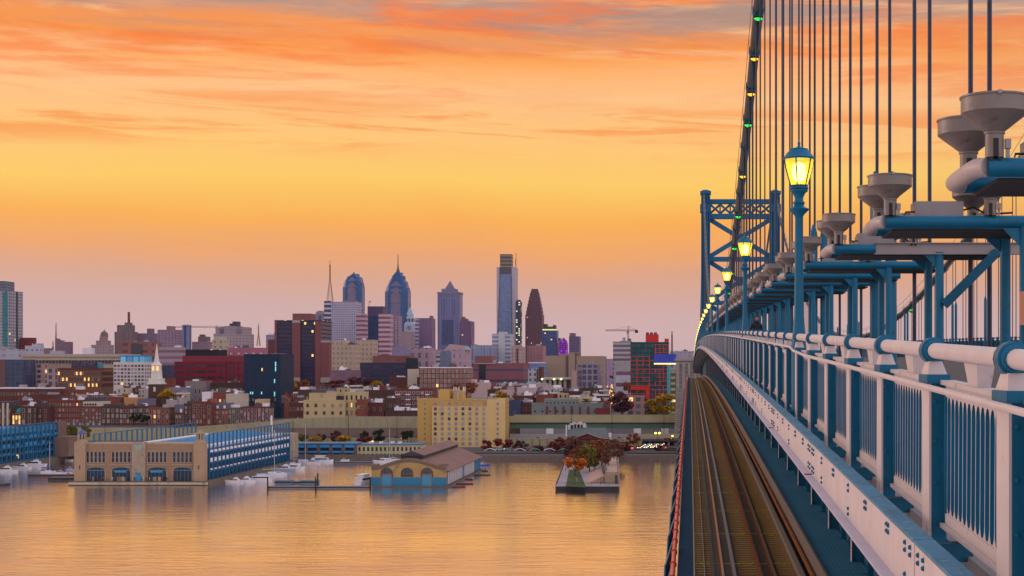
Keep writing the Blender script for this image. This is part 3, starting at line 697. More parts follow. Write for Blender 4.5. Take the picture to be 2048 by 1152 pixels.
# quay wall and river-side road
o = MB().box(-2500, wx(1355, 701), 700, 703.2, -2, 2.75).build('quay', SEAW); o['kind'] = 'structure'
sheet('boulevard', [(-1500, 712), (20, 712), (20, 741), (-1500, 741)], ASPH, 3.05)
sheet('side_street', [(wx(1268, 742), 741.5), (wx(1326, 742), 741.5), (wx(1346, 800), 800), (wx(1288, 800), 800)], ASPH, 3.3)
# ---- elevated highway
hw = thing('highway_wall', 'long beige retaining wall holding the highway along the waterfront', 'wall', (wx(850, 775), 775, 3))
x0, x1 = wx(588, 775), wx(1284, 775); zr = wz(881, 775)
def at(o, loc): o.location = (-loc[0], -loc[1], -loc[2]); return o
def put(mb, name, mat, parent):
    o = mb.build(name, mat, parent); l = parent.location
    if parent.parent is None: o.location = (-l[0], -l[1], -l[2])
    return o
put(MB().box(x0, x1, 775, 776.2, 2.5, zr+.9), 'wall', WALLB, hw); put(MB().box(x0, x1, 774.8, 776.4, zr+.9, zr+1.15), 'coping', CONC, hw)
m = MB()
for k in range(46): X = x0+2+k*(x1-x0-4)/45; m.box(X-.25, X+.25, 774.75, 774.98, 2.6, zr+.85)
put(m, 'buttress', WALLBR, hw)
o = MB().box(wx(300, 775), wx(1375, 775), 776.4, 826, zr-.8, zr).build('highway', ASPH); o['kind'] = 'structure'
m = MB(); q = [(120, 856), (330, 857), (540, 843), (572, 838), (700, 833), (836, 833), (1040, 832)]
for (a, ya), (b, yb) in zip(q[:-1], q[1:]):
    za, zb = wz(ya, 827), wz(yb, 827)
    m.prism([(wx(a, 827), 826.5), (wx(b, 827), 826.5), (wx(b, 827), 827.5), (wx(a, 827), 827.5)], 10.5, 10.6)
    A, B = wx(a, 827), wx(b, 827)
    m.face([(A, 826.5, 10.5), (B, 826.5, 10.5), (B, 826.5, zb), (A, 826.5, za)]); m.face([(A, 826.5, za), (B, 826.5, zb), (B, 827.5, zb), (A, 827.5, za)]); m.face([(B, 827.5, 10.5), (A, 827.5, 10.5), (A, 827.5, za), (B, 827.5, zb)])
nw = thing('noise_wall', 'tall beige noise wall rising over the highway in front of the brick houses', 'wall', (wx(700, 827), 827, zr)); put(m, 'upper_wall', WALLB, nw)
m = MB()
for k in range(52):                                                  # shallow posts between the wall panels
    px = 345+k*13.4; i = [j for j in range(len(q)-1) if q[j][0] <= px][-1]; (xa, ya), (xb, yb) = q[i], q[i+1]; X = wx(px, 827); m.box(X-.3, X+.3, 826.1, 826.45, 10.6, wz(ya+(yb-ya)*(px-xa)/(xb-xa), 827)+.25)
put(m, 'panel_posts', CONC, nw)
put(MB().box(wx(545, 827), wx(1040, 827), 826.2, 827.8, 3, 10.5), 'lower_wall', WALLBR, nw); put(MB().box(wx(120, 827), wx(545, 827), 826.2, 827.8, 3, 10.5), 'lower_wall', WALLB, nw)
vd = thing('viaduct', 'green girder viaduct with beige parapet on white capped columns', 'viaduct', (wx(1190, 802), 802, 3))
a, b = wx(1019, 800), wx(1378, 800)
put(MB().box(a, b, 800, 801, wz(845, 800), wz(832, 800)).box(a, b, 823, 824, wz(845, 800), wz(832, 800)), 'parapet', WALLB, vd)
put(MB().box(a, b, 800.4, 824, wz(846, 800)-.4, wz(845, 800)), 'deck', ASPH, vd)
put(MB().box(a, b, 801, 801.6, wz(857, 800), wz(846, 800)-.4).box(a, b, 811, 811.6, wz(857, 800), wz(846, 800)-.4), 'girder', GREENG, vd)
for x in (1100, 1200, 1275, 1330):
    X = wx(x, 802); z1 = wz(857, 800)
    o = MB().box(X-1.2, X+1.2, 801.2, 804, 3, z1-3).build('column', CONC, vd); l = vd.location; o.location = (-l[0], -l[1], -l[2])
    o = MB().box(X-2.0, X+2.0, 801, 806, z1-3, z1).build('column_cap', WHITE, vd); o.location = (-l[0], -l[1], -l[2])
br = thing('road_parapet', 'grey lower parapet of the road below the green viaduct', 'wall', (wx(1160, 790), 790, zr))
put(MB().box(wx(1020, 790), wx(1372, 790), 790, 791, zr, wz(868, 790)), 'parapet', CONC, br)
ub = thing('underpass', 'dark underpass below the highway with white columns and car lights', 'underpass', (wx(1318, 776), 776, 3))
put(MB().box(wx(1284, 775), wx(1362, 775), 775.2, 776.6, wz(876, 775), wz(868, 775)), 'beam', WALLB, ub)
put(MB().box(wx(1284, 775), wx(1362, 775), 825, 826, 3, zr-.9), 'rear_wall', ROOFD, ub)
for x in (1337, 1300): put(MB().lathe([(.55, 3), (.55, zr-.8)], (wx(x, 780), 780, 0), 10), 'column', WHITE, ub)
# ---- stone anchorage and billboard
an = thing('bridge_anchorage', 'tall rough granite anchorage tower with pilasters left of the track', 'tower', (wx(1366, 790), 790, 0))
GRAN = paint('anchorage_granite', (.27, .24, .22), .85, 0, .25, .12, (.13, .115, .11), .35, .5, .3)
def bricks(name, c1, c2, mort, sx, sy):
    m, nt, b = newmat(name); N, L = nt.nodes, nt.links; uv = N.new('ShaderNodeUVMap'); t = N.new('ShaderNodeTexBrick'); L.new(uv.outputs[0], t.inputs['Vector'])
    for i, c in (('Color1', c1), ('Color2', c2), ('Mortar', mort)): t.inputs[i].default_value = (*c, 1)
    t.inputs['Scale'].default_value = 1; t.inputs['Brick Width'].default_value = sx; t.inputs['Row Height'].default_value = sy; t.inputs['Mortar Size'].default_value = sy*.09
    L.new(t.outputs['Color'], b.inputs['Base Color']); b.inputs['Roughness'].default_value = .85; MATS[name] = m; return m
GRB = bricks('granite_blocks', (.30, .265, .24), (.20, .18, .17), (.10, .09, .09), 2.2, 1.1)
A, B = wx(1350, 780), wx(1388, 780); zt = wz(716, 780)
put(MB().prism([(A-.8, 779), (B+22, 779), (B+22, 830), (A-.8, 830)], 0, 34, top=[(A+.6, 780.5), (B+22, 780.5), (B+22, 830), (A+.6, 830)]), 'base', GRB, an)
put(MB().box(A+.8, B+22, 781, 829, 34, zt-1.5), 'shaft', GRB, an)
put(MB().box(A-.2, B+22.4, 780, 830, zt-1.5, zt).box(A+.3, B+22, 780.4, 829.5, zt-3, zt-2.4), 'cornice', GRAN, an)
for i in range(4): X = A+1.6+i*3.0; put(MB().box(X-.7, X+.7, 780.2, 781, 34.2, zt-3), 'pilaster', GRAN, an)
bb = thing('billboard', 'blank blue billboard lit along its lower edge on a teal pole', 'billboard', (wx(1337, 880), 880, 9))
put(MB().box(wx(1308, 880), wx(1352, 880), 879.4, 880.4, wz(726, 880), wz(708, 880)), 'panel', paint('billboard_blue', (.003, .03, .42), .35, 0, .05, .1), bb)
put(MB().box(wx(1308, 880), wx(1352, 880), 878.6, 879.2, wz(728.6, 880), wz(726.3, 880)), 'light_strip', glow('strip_light', (1, .78, .25), 1.6), bb)
put(MB().lathe([(1.0, 9), (1.0, wz(730, 880))], (wx(1337.5, 880), 880.8, 0), 12), 'pole', paint('teal_pole', (.05, .28, .34), .5, 0, .15, .3), bb)
# ---- condominium piers (blue steel frames over brick bodies)
def wing(root, X, Y0, Y1, sgn, zb, zt, bay, white=True, front=False):
    """long side of a pier: bays of columns, floor beams, recessed dark openings and white balcony panels"""
    n = int((Y1-Y0)/bay); dy = (Y1-Y0)/n; l = root.location
    def add(mb, nm, mt): o = mb.build(nm, mt, root); o.location = (-l[0], -l[1], -l[2]); return o
    m = MB()
    for z in (zt, zb+10.3, zb+6.6, zb+3.5): m.box(X-.25, X+.25, Y0, Y1, z-.32, z)
    add(m, 'beam', CONDO)
    pm_ = MB().box(-.3, .3, -.22, .22, zb, zt-.3).mesh('column', CONDO)
    op = MB().box(-.05, .05, -dy*.27, dy*.27, -1.05, 1.05).mesh('opening', DKGLASS)
    bp_ = MB().box(-.3, .3, -dy*.30, dy*.30, -.45, .45).mesh('balcony_panel', WHITE if white else CONDOL)
    sq = MB().box(-.2, .2, -dy*.24, dy*.24, -.75, .75).mesh('balcony_panel', WHITE if white else CONDOL)
    sl_ = MB().box(-.25, .25, -dy*.26, dy*.26, -.25, .25).mesh('balcony_panel', WHITE if white else CONDOL)
    for i in range(n+1):
        Y = Y0+i*dy; link(pm_, 'column', root, (X-l[0]+sgn*.05, Y-l[1], -l[2]))
        if i == n: break
        c = Y+dy/2; xs = X-l[0]-sgn*.5
        for z, me, nm in ((zb+1.6, op, 'opening'), (zb+5.0, op, 'opening'), (zb+8.6, op, 'opening')): link(me, nm, root, (xs, c-l[1], z-l[2]))
        if white or i % 3: link(bp_, 'balcony_panel', root, (X-l[0], c-l[1], zb+11.0-l[2]))
        if white or R.random() < .5: link(sq, 'balcony_panel', root, (X-l[0], c-l[1], zb+7.6-l[2]))
        if R.random() < (.9 if white else .5): link(sl_, 'balcony_panel', root, (X-l[0], c-l[1], zb+4.0-l[2]))
Yf = 556.0; zq = wz(962, Yf)
cp = thing('pier_building', 'brown stone pier building with arched doors, twin corner towers and blue balcony wings', 'pier building', (-211, 600, 0))
XA, XB = wx(152, Yf), wx(408, Yf)
put(MB().box(XA-2, XB+3, 553.5, 690, -1.5, zq), 'quay_base', SEAW, cp); put(MB().box(XA-1.6, XB+2.4, 552.9, 553.4, .3, zq-.3), 'quay_face', paint('quay_face', (.42, .34, .24), .9, 0, .35, .4, (.10, .08, .06), .4, .3), cp)
ztop = wz(889, Yf)
put(MB().box(XA+4, XB-4, Yf, 566, zq, ztop), 'wall', bricks('tan_brick', (.30, .185, .105), (.24, .145, .085), (.27, .18, .11), .9, .3), cp)
put(MB().box(XA+4, XB-4, Yf-.25, 566.3, ztop, ztop+.5).box(XA+4, XB-4, Yf-.2, Yf, wz(902, Yf), wz(900.5, Yf)), 'cornice', STONE, cp)
put(MB().box(wx(265, Yf), wx(292, Yf), Yf-.8, Yf+1, zq, wz(884, Yf)), 'centre_bay', STONE, cp)
put(MB().box(wx(270.5, Yf), wx(285, Yf), Yf-1.0, Yf-.8, wz(899, Yf), wz(889.5, Yf)), 'plaque', paint('copper_green', (.22, .32, .26), .7, 0, .2, 1), cp)
def tower(xa, xb, dome):
    A, B = wx(xa, Yf), wx(xb, Yf); c = (A+B)/2; w = (B-A)/2
    put(MB().box(A, B, Yf-1.2, Yf-1.2+2*w, zq, wz(884, Yf)), 'tower', bricks('buff_brick', (.36, .25, .155), (.30, .20, .125), (.33, .235, .15), .9, .3), cp)
    m = MB(); yc = Yf-1.2+w; zb = wz(884, Yf)
    m.lathe([(w*1.05, 0), (w*.8, .8), (w*.75, 1.0)], (c, yc, zb), 8, rot=math.pi/8, smooth=False)
    for k in range(8): a = k*math.pi/4+math.pi/8; m.box(c+w*.66*math.cos(a)-.25, c+w*.66*math.cos(a)+.25, yc+w*.66*math.sin(a)-.25, yc+w*.66*math.sin(a)+.25, zb+1.0, zb+3.1)
    m.lathe([(w*.5, 1.0), (w*.5, 3.0)], (c, yc, zb), 8, mi=2, caps=False)
    m.lathe([(w*.82, 3.1), (w*.82, 3.4), (w*.6, 3.9), (w*.3, 4.4), (.12, 4.7), (.08, 5.6), (0, 5.7)], (c, yc, zb), 8, mi=1, rot=math.pi/8)
    put(m, 'cupola', [STONE, dome, ROOFD], cp)
    put(MB().box(c-.22, c+.22, Yf-1.3, Yf-1.2, wz(938, Yf), wz(930, Yf)), 'slit_window', ROOFD, cp)
tower(151, 173, paint('blue_dome', (.05, .09, .25), .5)); tower(389, 410, STONE)
for a, b in ((172, 212), (222.5, 263), (294, 335), (345, 386)):
    A, B = wx(a, Yf), wx(b, Yf); zc0, zc1 = wz(926, Yf), wz(902.5, Yf)
    for k in range(5):
        w = (B-A)/5; X = A+w*(k+.5); zm = (zc0+zc1)/2
        o = link(win_mesh(w*.66, (zc1-zc0)*.88, paint('pale_stone', (.46, .41, .36), .8), DKGLASS, 0, .3), 'window', cp, (X-cp.location[0], Yf-cp.location[1]-.02, zm-cp.location[2]))
    put(MB().box(A-.2, B+.2, Yf-.35, Yf, zc0-.9, zc0-.3), 'window_sill', STONE, cp)
    # arched opening
    z0, z1, zs = zq, wz(934.5, Yf), wz(940, Yf); m = MB(); m2 = MB(); A += .4; B -= .4; c = (A+B)/2
    arc = [(c+(B-A)/2*math.cos(t), zs+(z1-zs)*math.sin(t)) for t in [math.pi*i/12 for i in range(13)]]
    out = [(B, z0)]+arc+[(A, z0)]
    m2.face([(x, Yf-.06, z) for x, z in out][::-1], None, 0)
    for i in range(len(arc)-1):
        (xa, za), (xb, zb2) = arc[i], arc[i+1]; g = 1.09
        e = lambda x, z: (c+(x-c)*g, zs+(z-zs)*1.25+.05)
        p, q_, r_, s_ = (xa, za), e(xa, za), e(xb, zb2), (xb, zb2)
        m.face([(p[0], Yf-.3, p[1]), (q_[0], Yf-.3, q_[1]), (r_[0], Yf-.3, r_[1]), (s_[0], Yf-.3, s_[1])][::-1]); m.face([(p[0], Yf-.3, p[1]), (s_[0], Yf-.3, s_[1]), (s_[0], Yf, s_[1]), (p[0], Yf, p[1])])
    m.box(A-.45, A, Yf-.3, Yf, z0, zs); m.box(B, B+.45, Yf-.3, Yf, z0, zs)
    for k in range(1, 5): X = A+(B-A)*k/5; m2.box(X-.06, X+.06, Yf-.14, Yf-.07, z0, zs+.4, 1)
    m2.box(A, B, Yf-.15, Yf-.07, zs-.25, zs+.0, 1)
    if 215 < a < 300: m2.box(c-2.3, c+2.3, Yf-.9, Yf-.07, zs-.9, zs-.3, 2); m2.box(c-1.6, c+1.6, Yf-.3, Yf-.07, z0, z0+1.6, 3)
    put(m2, 'arched_door', [DKGLASS, TEALD, CONDOL, STONE], cp); put(m, 'arch_surround', STONE, cp)
c = wx(278, Yf); put(MB().box(c-1.0, c+1.0, Yf-1.0, Yf-.8, zq, zq+3.1).lathe([(1.0, -.1), (1.0, .1)], (c, Yf-.9, zq+3.1), 12), 'door', CONDOL, cp)
put(MB().box(XA+1, XB-.6, 566.5, 676, zq, 13.2), 'body', facade((.008, .12, .24), (.015, .03, .06), 4.7, 3.4, .6, .6, .01), cp)
wing(cp, XB+.0, 562, 674, 1, zq, wz(846, 668), 4.7)
wing(cp, XA+.3, 572, 690, -1, zq, wz(846, 668)-.6, 5.6, False)
m = MB(); xa, xb = XA+12, XB-7; xm = (xa+xb)/2
m.face([(xm, 568, 15.6), (xb, 568, 13.7), (xb, 675, 13.7), (xm, 675, 15.6)]); m.face([(xa, 568, 13.7), (xm, 568, 15.6), (xm, 675, 15.6), (xa, 675, 13.7)]); m.face([(xa, 568, 13.2), (xb, 568, 13.2), (xb, 568, 13.7), (xm, 568, 15.6), (xa, 568, 13.7)])
for i in range(1, 9):
    f = i/9; X = xm+(xb-xm)*f; m.box(X-.15, X+.15, 568.2, 675, 15.6-1.9*f, 15.6-1.9*f+.2, 1); X = xa+(xm-xa)*f; m.box(X-.15, X+.15, 568.2, 675, 13.7+1.9*f, 13.7+1.9*f+.2, 1)
put(m, 'roof', [BRB, CONDOL], cp)
put(MB().box(xa-3.5, xa, 567, 676, 13.2, 14.2).box(xb, xb+3.2, 567, 676, 13.2, 14.2).box(xa, xb, 566.5, 568, 13.2, 14.4), 'terrace_edge', WHITE, cp)
put(MB().box(XA+.5, XB, 676, 690, zq, 14), 'rear_block', STONE, cp)
wp = thing('pier_building', 'long bright blue pier apartment building at the far left behind white boats', 'pier building', (-330, 630, 0)); XL2 = wx(122, 700)+1
put(MB().box(XL2-48, XL2+2, 545, 712, -1.5, 2.6), 'quay_base', SEAW, wp)
put(MB().box(XL2-40, XL2-.6, 555, 700, 2.6, 15.5), 'body', facade((.014, .20, .38), (.01, .04, .08), 4.0, 3.3, .62, .55, .012), wp)
put(MB().box(XL2-38, XL2-6, 558, 698, 15.5, 16.5), 'roof', BRB, wp)
put(MB().box(XL2-.6, XL2+.3, 694, 703, 2.6, wz(842, 700)).box(XL2+.35, XL2+7, 690, 704, 2.6, 12), 'end_block', paint('end_brown', (.17, .105, .085), .85, 0, .3, .4), wp)
wing(wp, XL2, 555, 694, 1, 2.6, wz(843, 694), 4.3, False)
put(MB().box(XL2-.9, XL2-.65, 556, 693, 15.6, wz(847, 694)), 'glazing', facade((.02, .20, .36), (.07, .20, .34), 2.2, 2.4, .8, .8, .0), wp)
# ---- brown municipal pier with monitor roof
Ym = 545.0; mp_ = thing('pier_shed', 'old tan brick pier shed with three arches, blue base band and rusty monitor roof', 'pier shed', (-105, 590, 0))
XA, XB = wx(743, Ym), wx(893, Ym); zb = wz(972, Ym); ze = wz(937, Ym)
put(MB().box(XA-1.5, XB+1.5, Ym-1.2, 640, -1.5, zb), 'quay_base', SEAW, mp_)
c = (XA+XB)/2; m = MB(); N_ = 24; top = []
for i in range(N_+1):
    u = -1+2*i/N_; h = ze+(wz(921.5, Ym)-ze)*max(0, math.cos(min(1, abs(u)/.86)*math.pi/2))**1.3 if abs(u) < .86 else ze
    top.append((c+u*(XB-XA)/2, h))
for i in range(N_):
    (xa, za), (xb, zb_) = top[i], top[i+1]
    m.prism([(xa, Ym), (xb, Ym), (xb, Ym+1.2), (xa, Ym+1.2)], zb, min(za, zb_), skip='b')
    m.face([(xa, Ym, min(za, zb_)), (xb, Ym, min(za, zb_)), (xb, Ym, zb_), (xa, Ym, za)]); m.face([(xa, Ym, za), (xb, Ym, zb_), (xb, Ym+1.2, zb_), (xa, Ym+1.2, za)])
put(m, 'front_wall', paint('old_tan_brick', (.34, .225, .085), .85, 0, .3, .4, (.16, .10, .05), .4, .25, .2), mp_)
m = MB()
for i in range(N_):
    (xa, za), (xb, zb_) = top[i], top[i+1]
    for d, h0, h1 in ((.5, .1, .9), (.25, -.5, .1)):
        m.face([(xa, Ym-d, za+h0), (xb, Ym-d, zb_+h0), (xb, Ym-d, zb_+h1), (xa, Ym-d, za+h1)]); m.face([(xa, Ym-d, za+h1), (xb, Ym-d, zb_+h1), (xb, Ym+1.4, zb_+h1), (xa, Ym+1.4, za+h1)])
m.box(XA-.6, XA+2.8, Ym-.7, Ym+1.5, ze+.9, ze+1.7); m.box(XB-2.8, XB+.6, Ym-.7, Ym+1.5, ze+.9, ze+1.7)
put(m, 'cornice', paint('brown_cornice', (.15, .105, .075), .85, 0, .3, .8), mp_)
for k, x in enumerate((773.5, 814, 854)):
    X = wx(x, Ym); r = 2.35; z0 = zb+3.4; m = MB(); arc = [(X+r*math.cos(t), z0+1.2+r*math.sin(t)) for t in [math.pi*i/12 for i in range(13)]]
    m.face([(x_, Ym-.05, z_) for x_, z_ in [(X+r, z0)]+arc+[(X-r, z0)]][::-1], None, 0)
    for i in range(1, 4): m.box(X-r+r*i/2-.05, X-r+r*i/2+.05, Ym-.12, Ym-.06, z0, z0+1.2+r*math.sin(math.acos(-1+i/2)), 1)
    m.box(X-r, X+r, Ym-.12, Ym-.06, z0+1.1, z0+1.25, 1)
    put(m, 'arched_window', [ROOFD, WALLBR], mp_)
    if k != 1: put(MB().box(X-1.5, X+1.5, Ym-.5, Ym-.35, zb, zb+3.9, 0).box(X-1.9, X+1.9, Ym-.42, Ym-.06, zb, zb+4.4, 1), 'door', [TEALD, WALLBR], mp_)
put(MB().box(XA-.05, XB+.05, Ym-.3, Ym-.1, zb, zb+3.2), 'painted_band', paint('band_blue', (.006, .14, .26), .6, 0, .25, .5), mp_)
put(MB().box(XA, XB, Ym+1.3, 634, zb, ze-1.5), 'body', paint('shed_body', (.10, .085, .08), .8, 0, .3, .4), mp_)
RUSTR = paint('rusty_roof', (.20, .10, .085), .75, 0, .35, .12, (.15, .085, .08), .4, .18)
zr_, zm_ = ze+3.2, ze+4.6; m = MB()
for sx, X in ((-1, XA-.8), (1, XB+.8)):
    p = [(X, Ym+1.5, ze-1.2), (c+sx*4.2, Ym+1.5, zr_), (c+sx*4.2, 635, zr_), (X, 635, ze-1.2)]; m.face(p if sx < 0 else p[::-1])
put(m, 'roof', RUSTR, mp_)
m = MB().box(c-4.2, c+4.2, Ym+6, 634, zr_-2, zm_, 0); m.face([(c-4.9, Ym+5, zm_), (c, Ym+5, zm_+1.7), (c, 635, zm_+1.7), (c-4.9, 635, zm_)], None, 1); m.face([(c, Ym+5, zm_+1.7), (c+4.9, Ym+5, zm_), (c+4.9, 635, zm_), (c, 635, zm_+1.7)], None, 1)
m.face([(c-4.9, Ym+5, zm_-.1), (c+4.9, Ym+5, zm_-.1), (c, Ym+5, zm_+1.7)], None, 0); m.box(c-4.2, c+4.2, Ym+1.3, Ym+6, zr_-2.5, zr_-.6, 2)
put(m, 'monitor', [ROOFD, RUSTR, WALLBR], mp_)
dm = MB().box(-.08, .08, -1.3, 1.3, 0, 4.6).mesh('loading_door', paint('door_grey', (.46, .44, .47), .6, 0, .35, .3)); dm2 = MB().box(-.08, .08, -1.3, 1.3, 0, 4.6).mesh('loading_door', TEALD)
for k in range(22): link(dm2 if k in (9, 17, 18, 19, 20, 21) else dm, 'loading_door', mp_, (XB+.12-mp_.location[0], Ym+4+k*3.95-mp_.location[1], zb+.4))
put(MB().box(XB+.05, XB+.3, Ym+2, 634, zb+5.3, ze-1.4), 'fascia', WALLBR, mp_)
# ---- park pier
Yp = 529.0; rp_ = thing('park_pier', 'long park pier with lawn, timber steps and raised walkway in the river', 'pier', (-45, 600, 0))
pl = [(wx(1111, Yp), Yp), (wx(1238, Yp), Yp), (wx(1236, 701), 701), (wx(1134, 701), 701)]
put(MB().prism(pl, -1.5, 1.6), 'substructure', paint('pier_black', (.03, .028, .03), .8, 0, .4, .5), rp_)
put(MB().prism([(pl[0][0]-.3, Yp-.3), (pl[1][0]+.3, Yp-.3), (pl[2][0]+.3, 701), (pl[3][0]-.3, 701)], 1.6, 2.0), 'deck', paint('pier_paving', (.34, .29, .32), .8, 0, .2, .4), rp_)
L_ = lambda x, y: (wx(x, 2900*(CZ-2)/(y-CY)), 2900*(CZ-2)/(y-CY))
g = [L_(1132, 973), L_(1172, 975), L_(1158, 940), L_(1138, 940)]
q = put(MB().prism(g, 2.0, 2.12), 'lawn', paint('lawn_grass', (.028, .065, .010), .95, 0, .35, 1.2), rp_)
WOOD = paint('deck_wood', (.46, .31, .25), .8, 0, .25, .6)
xr0, xr1 = pl[1][0], pl[2][0]
for k in range(6):                                                   # stepped seating rising to the right
    a0, a1 = xr0-12.2+k*1.15, xr0-12.2+(k+1)*1.15
    put(MB().prism([(a0, Yp+7+k*1.0), (a1, Yp+7+k*1.0), (a1-3, 600), (a0-3.4, 600)], 2.0, 2.4+k*.5), 'step', WOOD, rp_)
put(MB().prism([(xr0-5.2, Yp+8), (xr0-.4, Yp+8), (xr1-.4, 700), (xr1-5.4, 700)], 2.0, 5.6, top=[(xr0-5.2, Yp+8), (xr0-.4, Yp+8), (xr1-.4, 690), (xr1-5.4, 690)]), 'raised_walk', WOOD, rp_)
put(MB().prism([(xr0-12, Yp+6.6), (xr0-.6, Yp+6.6), (xr0-.6, Yp+7.9), (xr0-5.5, Yp+7.9)], 2.0, 2.05).box(xr0-5.6, xr0-.5, Yp+7.4, Yp+7.9, 2.0, 6.3), 'end_wall', STONE, rp_)
put(MB().box(xr0-1.8, xr0-.9, Yp+7.1, Yp+7.35, 2, 5.2), 'doorway', ROOFD, rp_)
put(MB().prism([(xr0-6.4, Yp+14), (xr0-5.9, Yp+14), (xr0-11, 610), (xr0-11.6, 610)], 4.2, 6.3), 'ramp_wall', ROOFD, rp_)
def railing_line(x0_, y0_, x1_, y1_, z):
    m = MB(); n = int(math.hypot(x1_-x0_, y1_-y0_)/3)
    for h in (.55, 1.05): m.beam((x0_, y0_, z+h), (x1_, y1_, z+h), .07, .07)
    for i in range(n+1): f = i/n; m.box(x0_+(x1_-x0_)*f-.05, x0_+(x1_-x0_)*f+.05, y0_+(y1_-y0_)*f-.05, y0_+(y1_-y0_)*f+.05, z, z+1.05)
    return m
put(railing_line(pl[0][0]+.3, Yp+.3, pl[1][0]-.3, Yp+.3, 2), 'railing', DARK, rp_); put(railing_line(pl[0][0]+.3, Yp+.3, pl[3][0]+.3, 698, 2), 'railing', DARK, rp_); put(railing_line(xr0-.7, Yp+8.2, xr1-.7, 690, 5.6), 'railing', DARK, rp_)
put(MB().box(wx(1153, 545), wx(1154.6, 545), 545, 545.4, 2.1, 3.6), 'marker_stone', CONC, rp_)
# ---- pump house behind the park pier
ph = thing('brick_hall', 'red brick waterfront hall with grey gabled roof behind the park pier', 'hall', (wx(1175, 731), 740, 2.9))
A, B = wx(1133, 731), wx(1217, 731); c = (A+B)/2; z0, ze, zp, zr2 = 2.9, wz(877, 731), wz(868, 731), wz(854.5, 755)
REDB = bricks('red_brick', (.20, .035, .03), (.15, .028, .025), (.16, .06, .05), .5, .2)
m = MB().box(A, B, 731, 765, z0, ze); m.face([(c-6.5, 730.9, ze), (c+6.5, 730.9, ze), (c, 730.9, zp)]); put(m, 'wall', REDB, ph)
m = MB(); m.face([(A-.6, 730, ze-.1), (B+.6, 730, ze-.1), (B-2.5, 750, zr2), (A+1.5, 750, zr2)]); m.face([(B+.6, 730, ze-.1), (B+.6, 766, ze-.1), (B-2.5, 750, zr2)]); m.face([(A-.6, 766, ze-.1), (A-.6, 730, ze-.1), (A+1.5, 750, zr2)]); m.face([(B+.6, 766, ze-.1), (A-.6, 766, ze-.1), (A+1.5, 750, zr2), (B-2.5, 750, zr2)])
m.face([(c-7.4, 729.7, ze), (c, 729.7, zp+.4), (c, 746, zp+.4)], None, 0); m.face([(c, 729.7, zp+.4), (c+7.4, 729.7, ze), (c, 746, zp+.4)], None, 0)
m.beam((c-7.4, 729.6, ze), (c, 729.6, zp+.4), .2, .3, 1); m.beam((c, 729.6, zp+.4), (c+7.4, 729.6, ze), .2, .3, 1); m.beam((A-.6, 729.9, ze), (c-7.4, 729.9, ze), .2, .3, 1); m.beam((c+7.4, 729.9, ze), (B+.6, 729.9, ze), .2, .3, 1)
put(m, 'roof', [paint('slate_green', (.075, .095, .095), .7, 0, .3, .4), CONC], ph)
for x in (1147, 1178, 1203): put(MB().box(wx(x, 731)-1.3, wx(x, 731)+1.3, 730.6, 731, 4.2, 7.2).lathe([(1.3, -.0), (1.3, .3)], (wx(x, 731), 730.8, 7.2), 12), 'arched_window', DKGLASS, ph)
m = MB(); q = [(wx(x, 750), h) for x, h in ((1141, 2.2), (1147, 3.4), (1154, 2.8), (1160, 3.6), (1167, 2.4))]
for X, h in q: m.box(X-1.4, X+1.4, 750, 753, zr2-1, zr2+h*.6); m.lathe([(.9, 0), (.9, .7), (.7, .8)], (X+.2, 751.5, zr2+h*.6), 10)
put(m, 'rooftop_unit', paint('unit_grey', (.46, .46, .48), .5, .2, .35, .8), ph); put(MB().box(A-.7, A-.2, 735, 736, ze, wz(850, 735)).box(B-.1, B+1.2, 735, 737, ze-1, wz(866, 735)), 'vent_stack', WHITE, ph)
# low waterfront buildings between the piers
lb = thing('waterfront_office', 'low blue panelled waterfront building with dark windows behind moored yachts', 'building', (wx(650, 706), 712, 2.6))
A, B = wx(588, 706), wx(712, 706); put(MB().box(A, B, 706, 720, 2.6, wz(888, 706)), 'wall', paint('wall_brown2', (.17, .10, .08), .8, 0, .3, .4), lb)
for k in range(5):
    a, b = A+.6+k*(B-A)/5, A+(k+1)*(B-A)/5-.8
    put(MB().box(a, b, 705.4, 706, wz(895, 706), wz(889, 706)).box(a, b, 704.8, 706, wz(905.5, 706), wz(901.5, 706)), 'blue_panel', BRB, lb); put(MB().box(a+.3, b-.3, 705.7, 706, wz(901.5, 706), wz(895, 706)), 'window', DKGLASS, lb); put(MB().box(a+1, b-1, 705.7, 706, 3.0, wz(906.5, 706)), 'window', DKGLASS, lb)
put(MB().box(A-.3, B+.3, 705, 720.5, wz(888, 706), wz(886.5, 706)), 'roof', CONDO, lb)
lc = thing('waterfront_office', 'low cream waterfront building with two rows of small windows and blue eave', 'building', (wx(770, 708), 714, 2.6))
A, B = wx(714, 708), wx(842, 708); put(MB().box(A, B, 708, 722, 2.6, wz(890, 708)), 'wall', paint('cream_wall', (.52, .47, .29), .8, 0, .15, .3), lc); put(MB().box(A-.4, B+.4, 707.4, 722.5, wz(890, 708), wz(888.3, 708)), 'roof', CONDO, lc)
for r_, y in enumerate((898, 911)):
    for k in range(15): link(win_mesh(.95, 1.8, WALLB, DKGLASS, 0), 'window', lc, (A+1.3+k*(B-A-2.2)/14-lc.location[0], 708-lc.location[1]-.03, wz(y, 708)-2.6))
for k, x in enumerate((742, 762, 785, 800)): put(MB().box(wx(x, 714)-.8, wx(x, 714)+.8, 713, 715, wz(888, 708), wz(888, 708)+.9), 'rooftop_unit', WHITE, lc)
kb = thing('kiosk', 'small white and blue kiosk at the foot of the side street', 'kiosk', (wx(1268, 704), 705, 2.7)); A, B = wx(1262, 704), wx(1275, 704)
put(MB().box(A, B, 704, 708, 1.4, wz(913, 704)), 'wall', paint('kiosk_blue', (.01, .06, .22), .4), kb); put(MB().box(A-.4, B+.4, 703.4, 708.5, wz(913, 704), wz(911, 704)), 'roof', WHITE, kb)
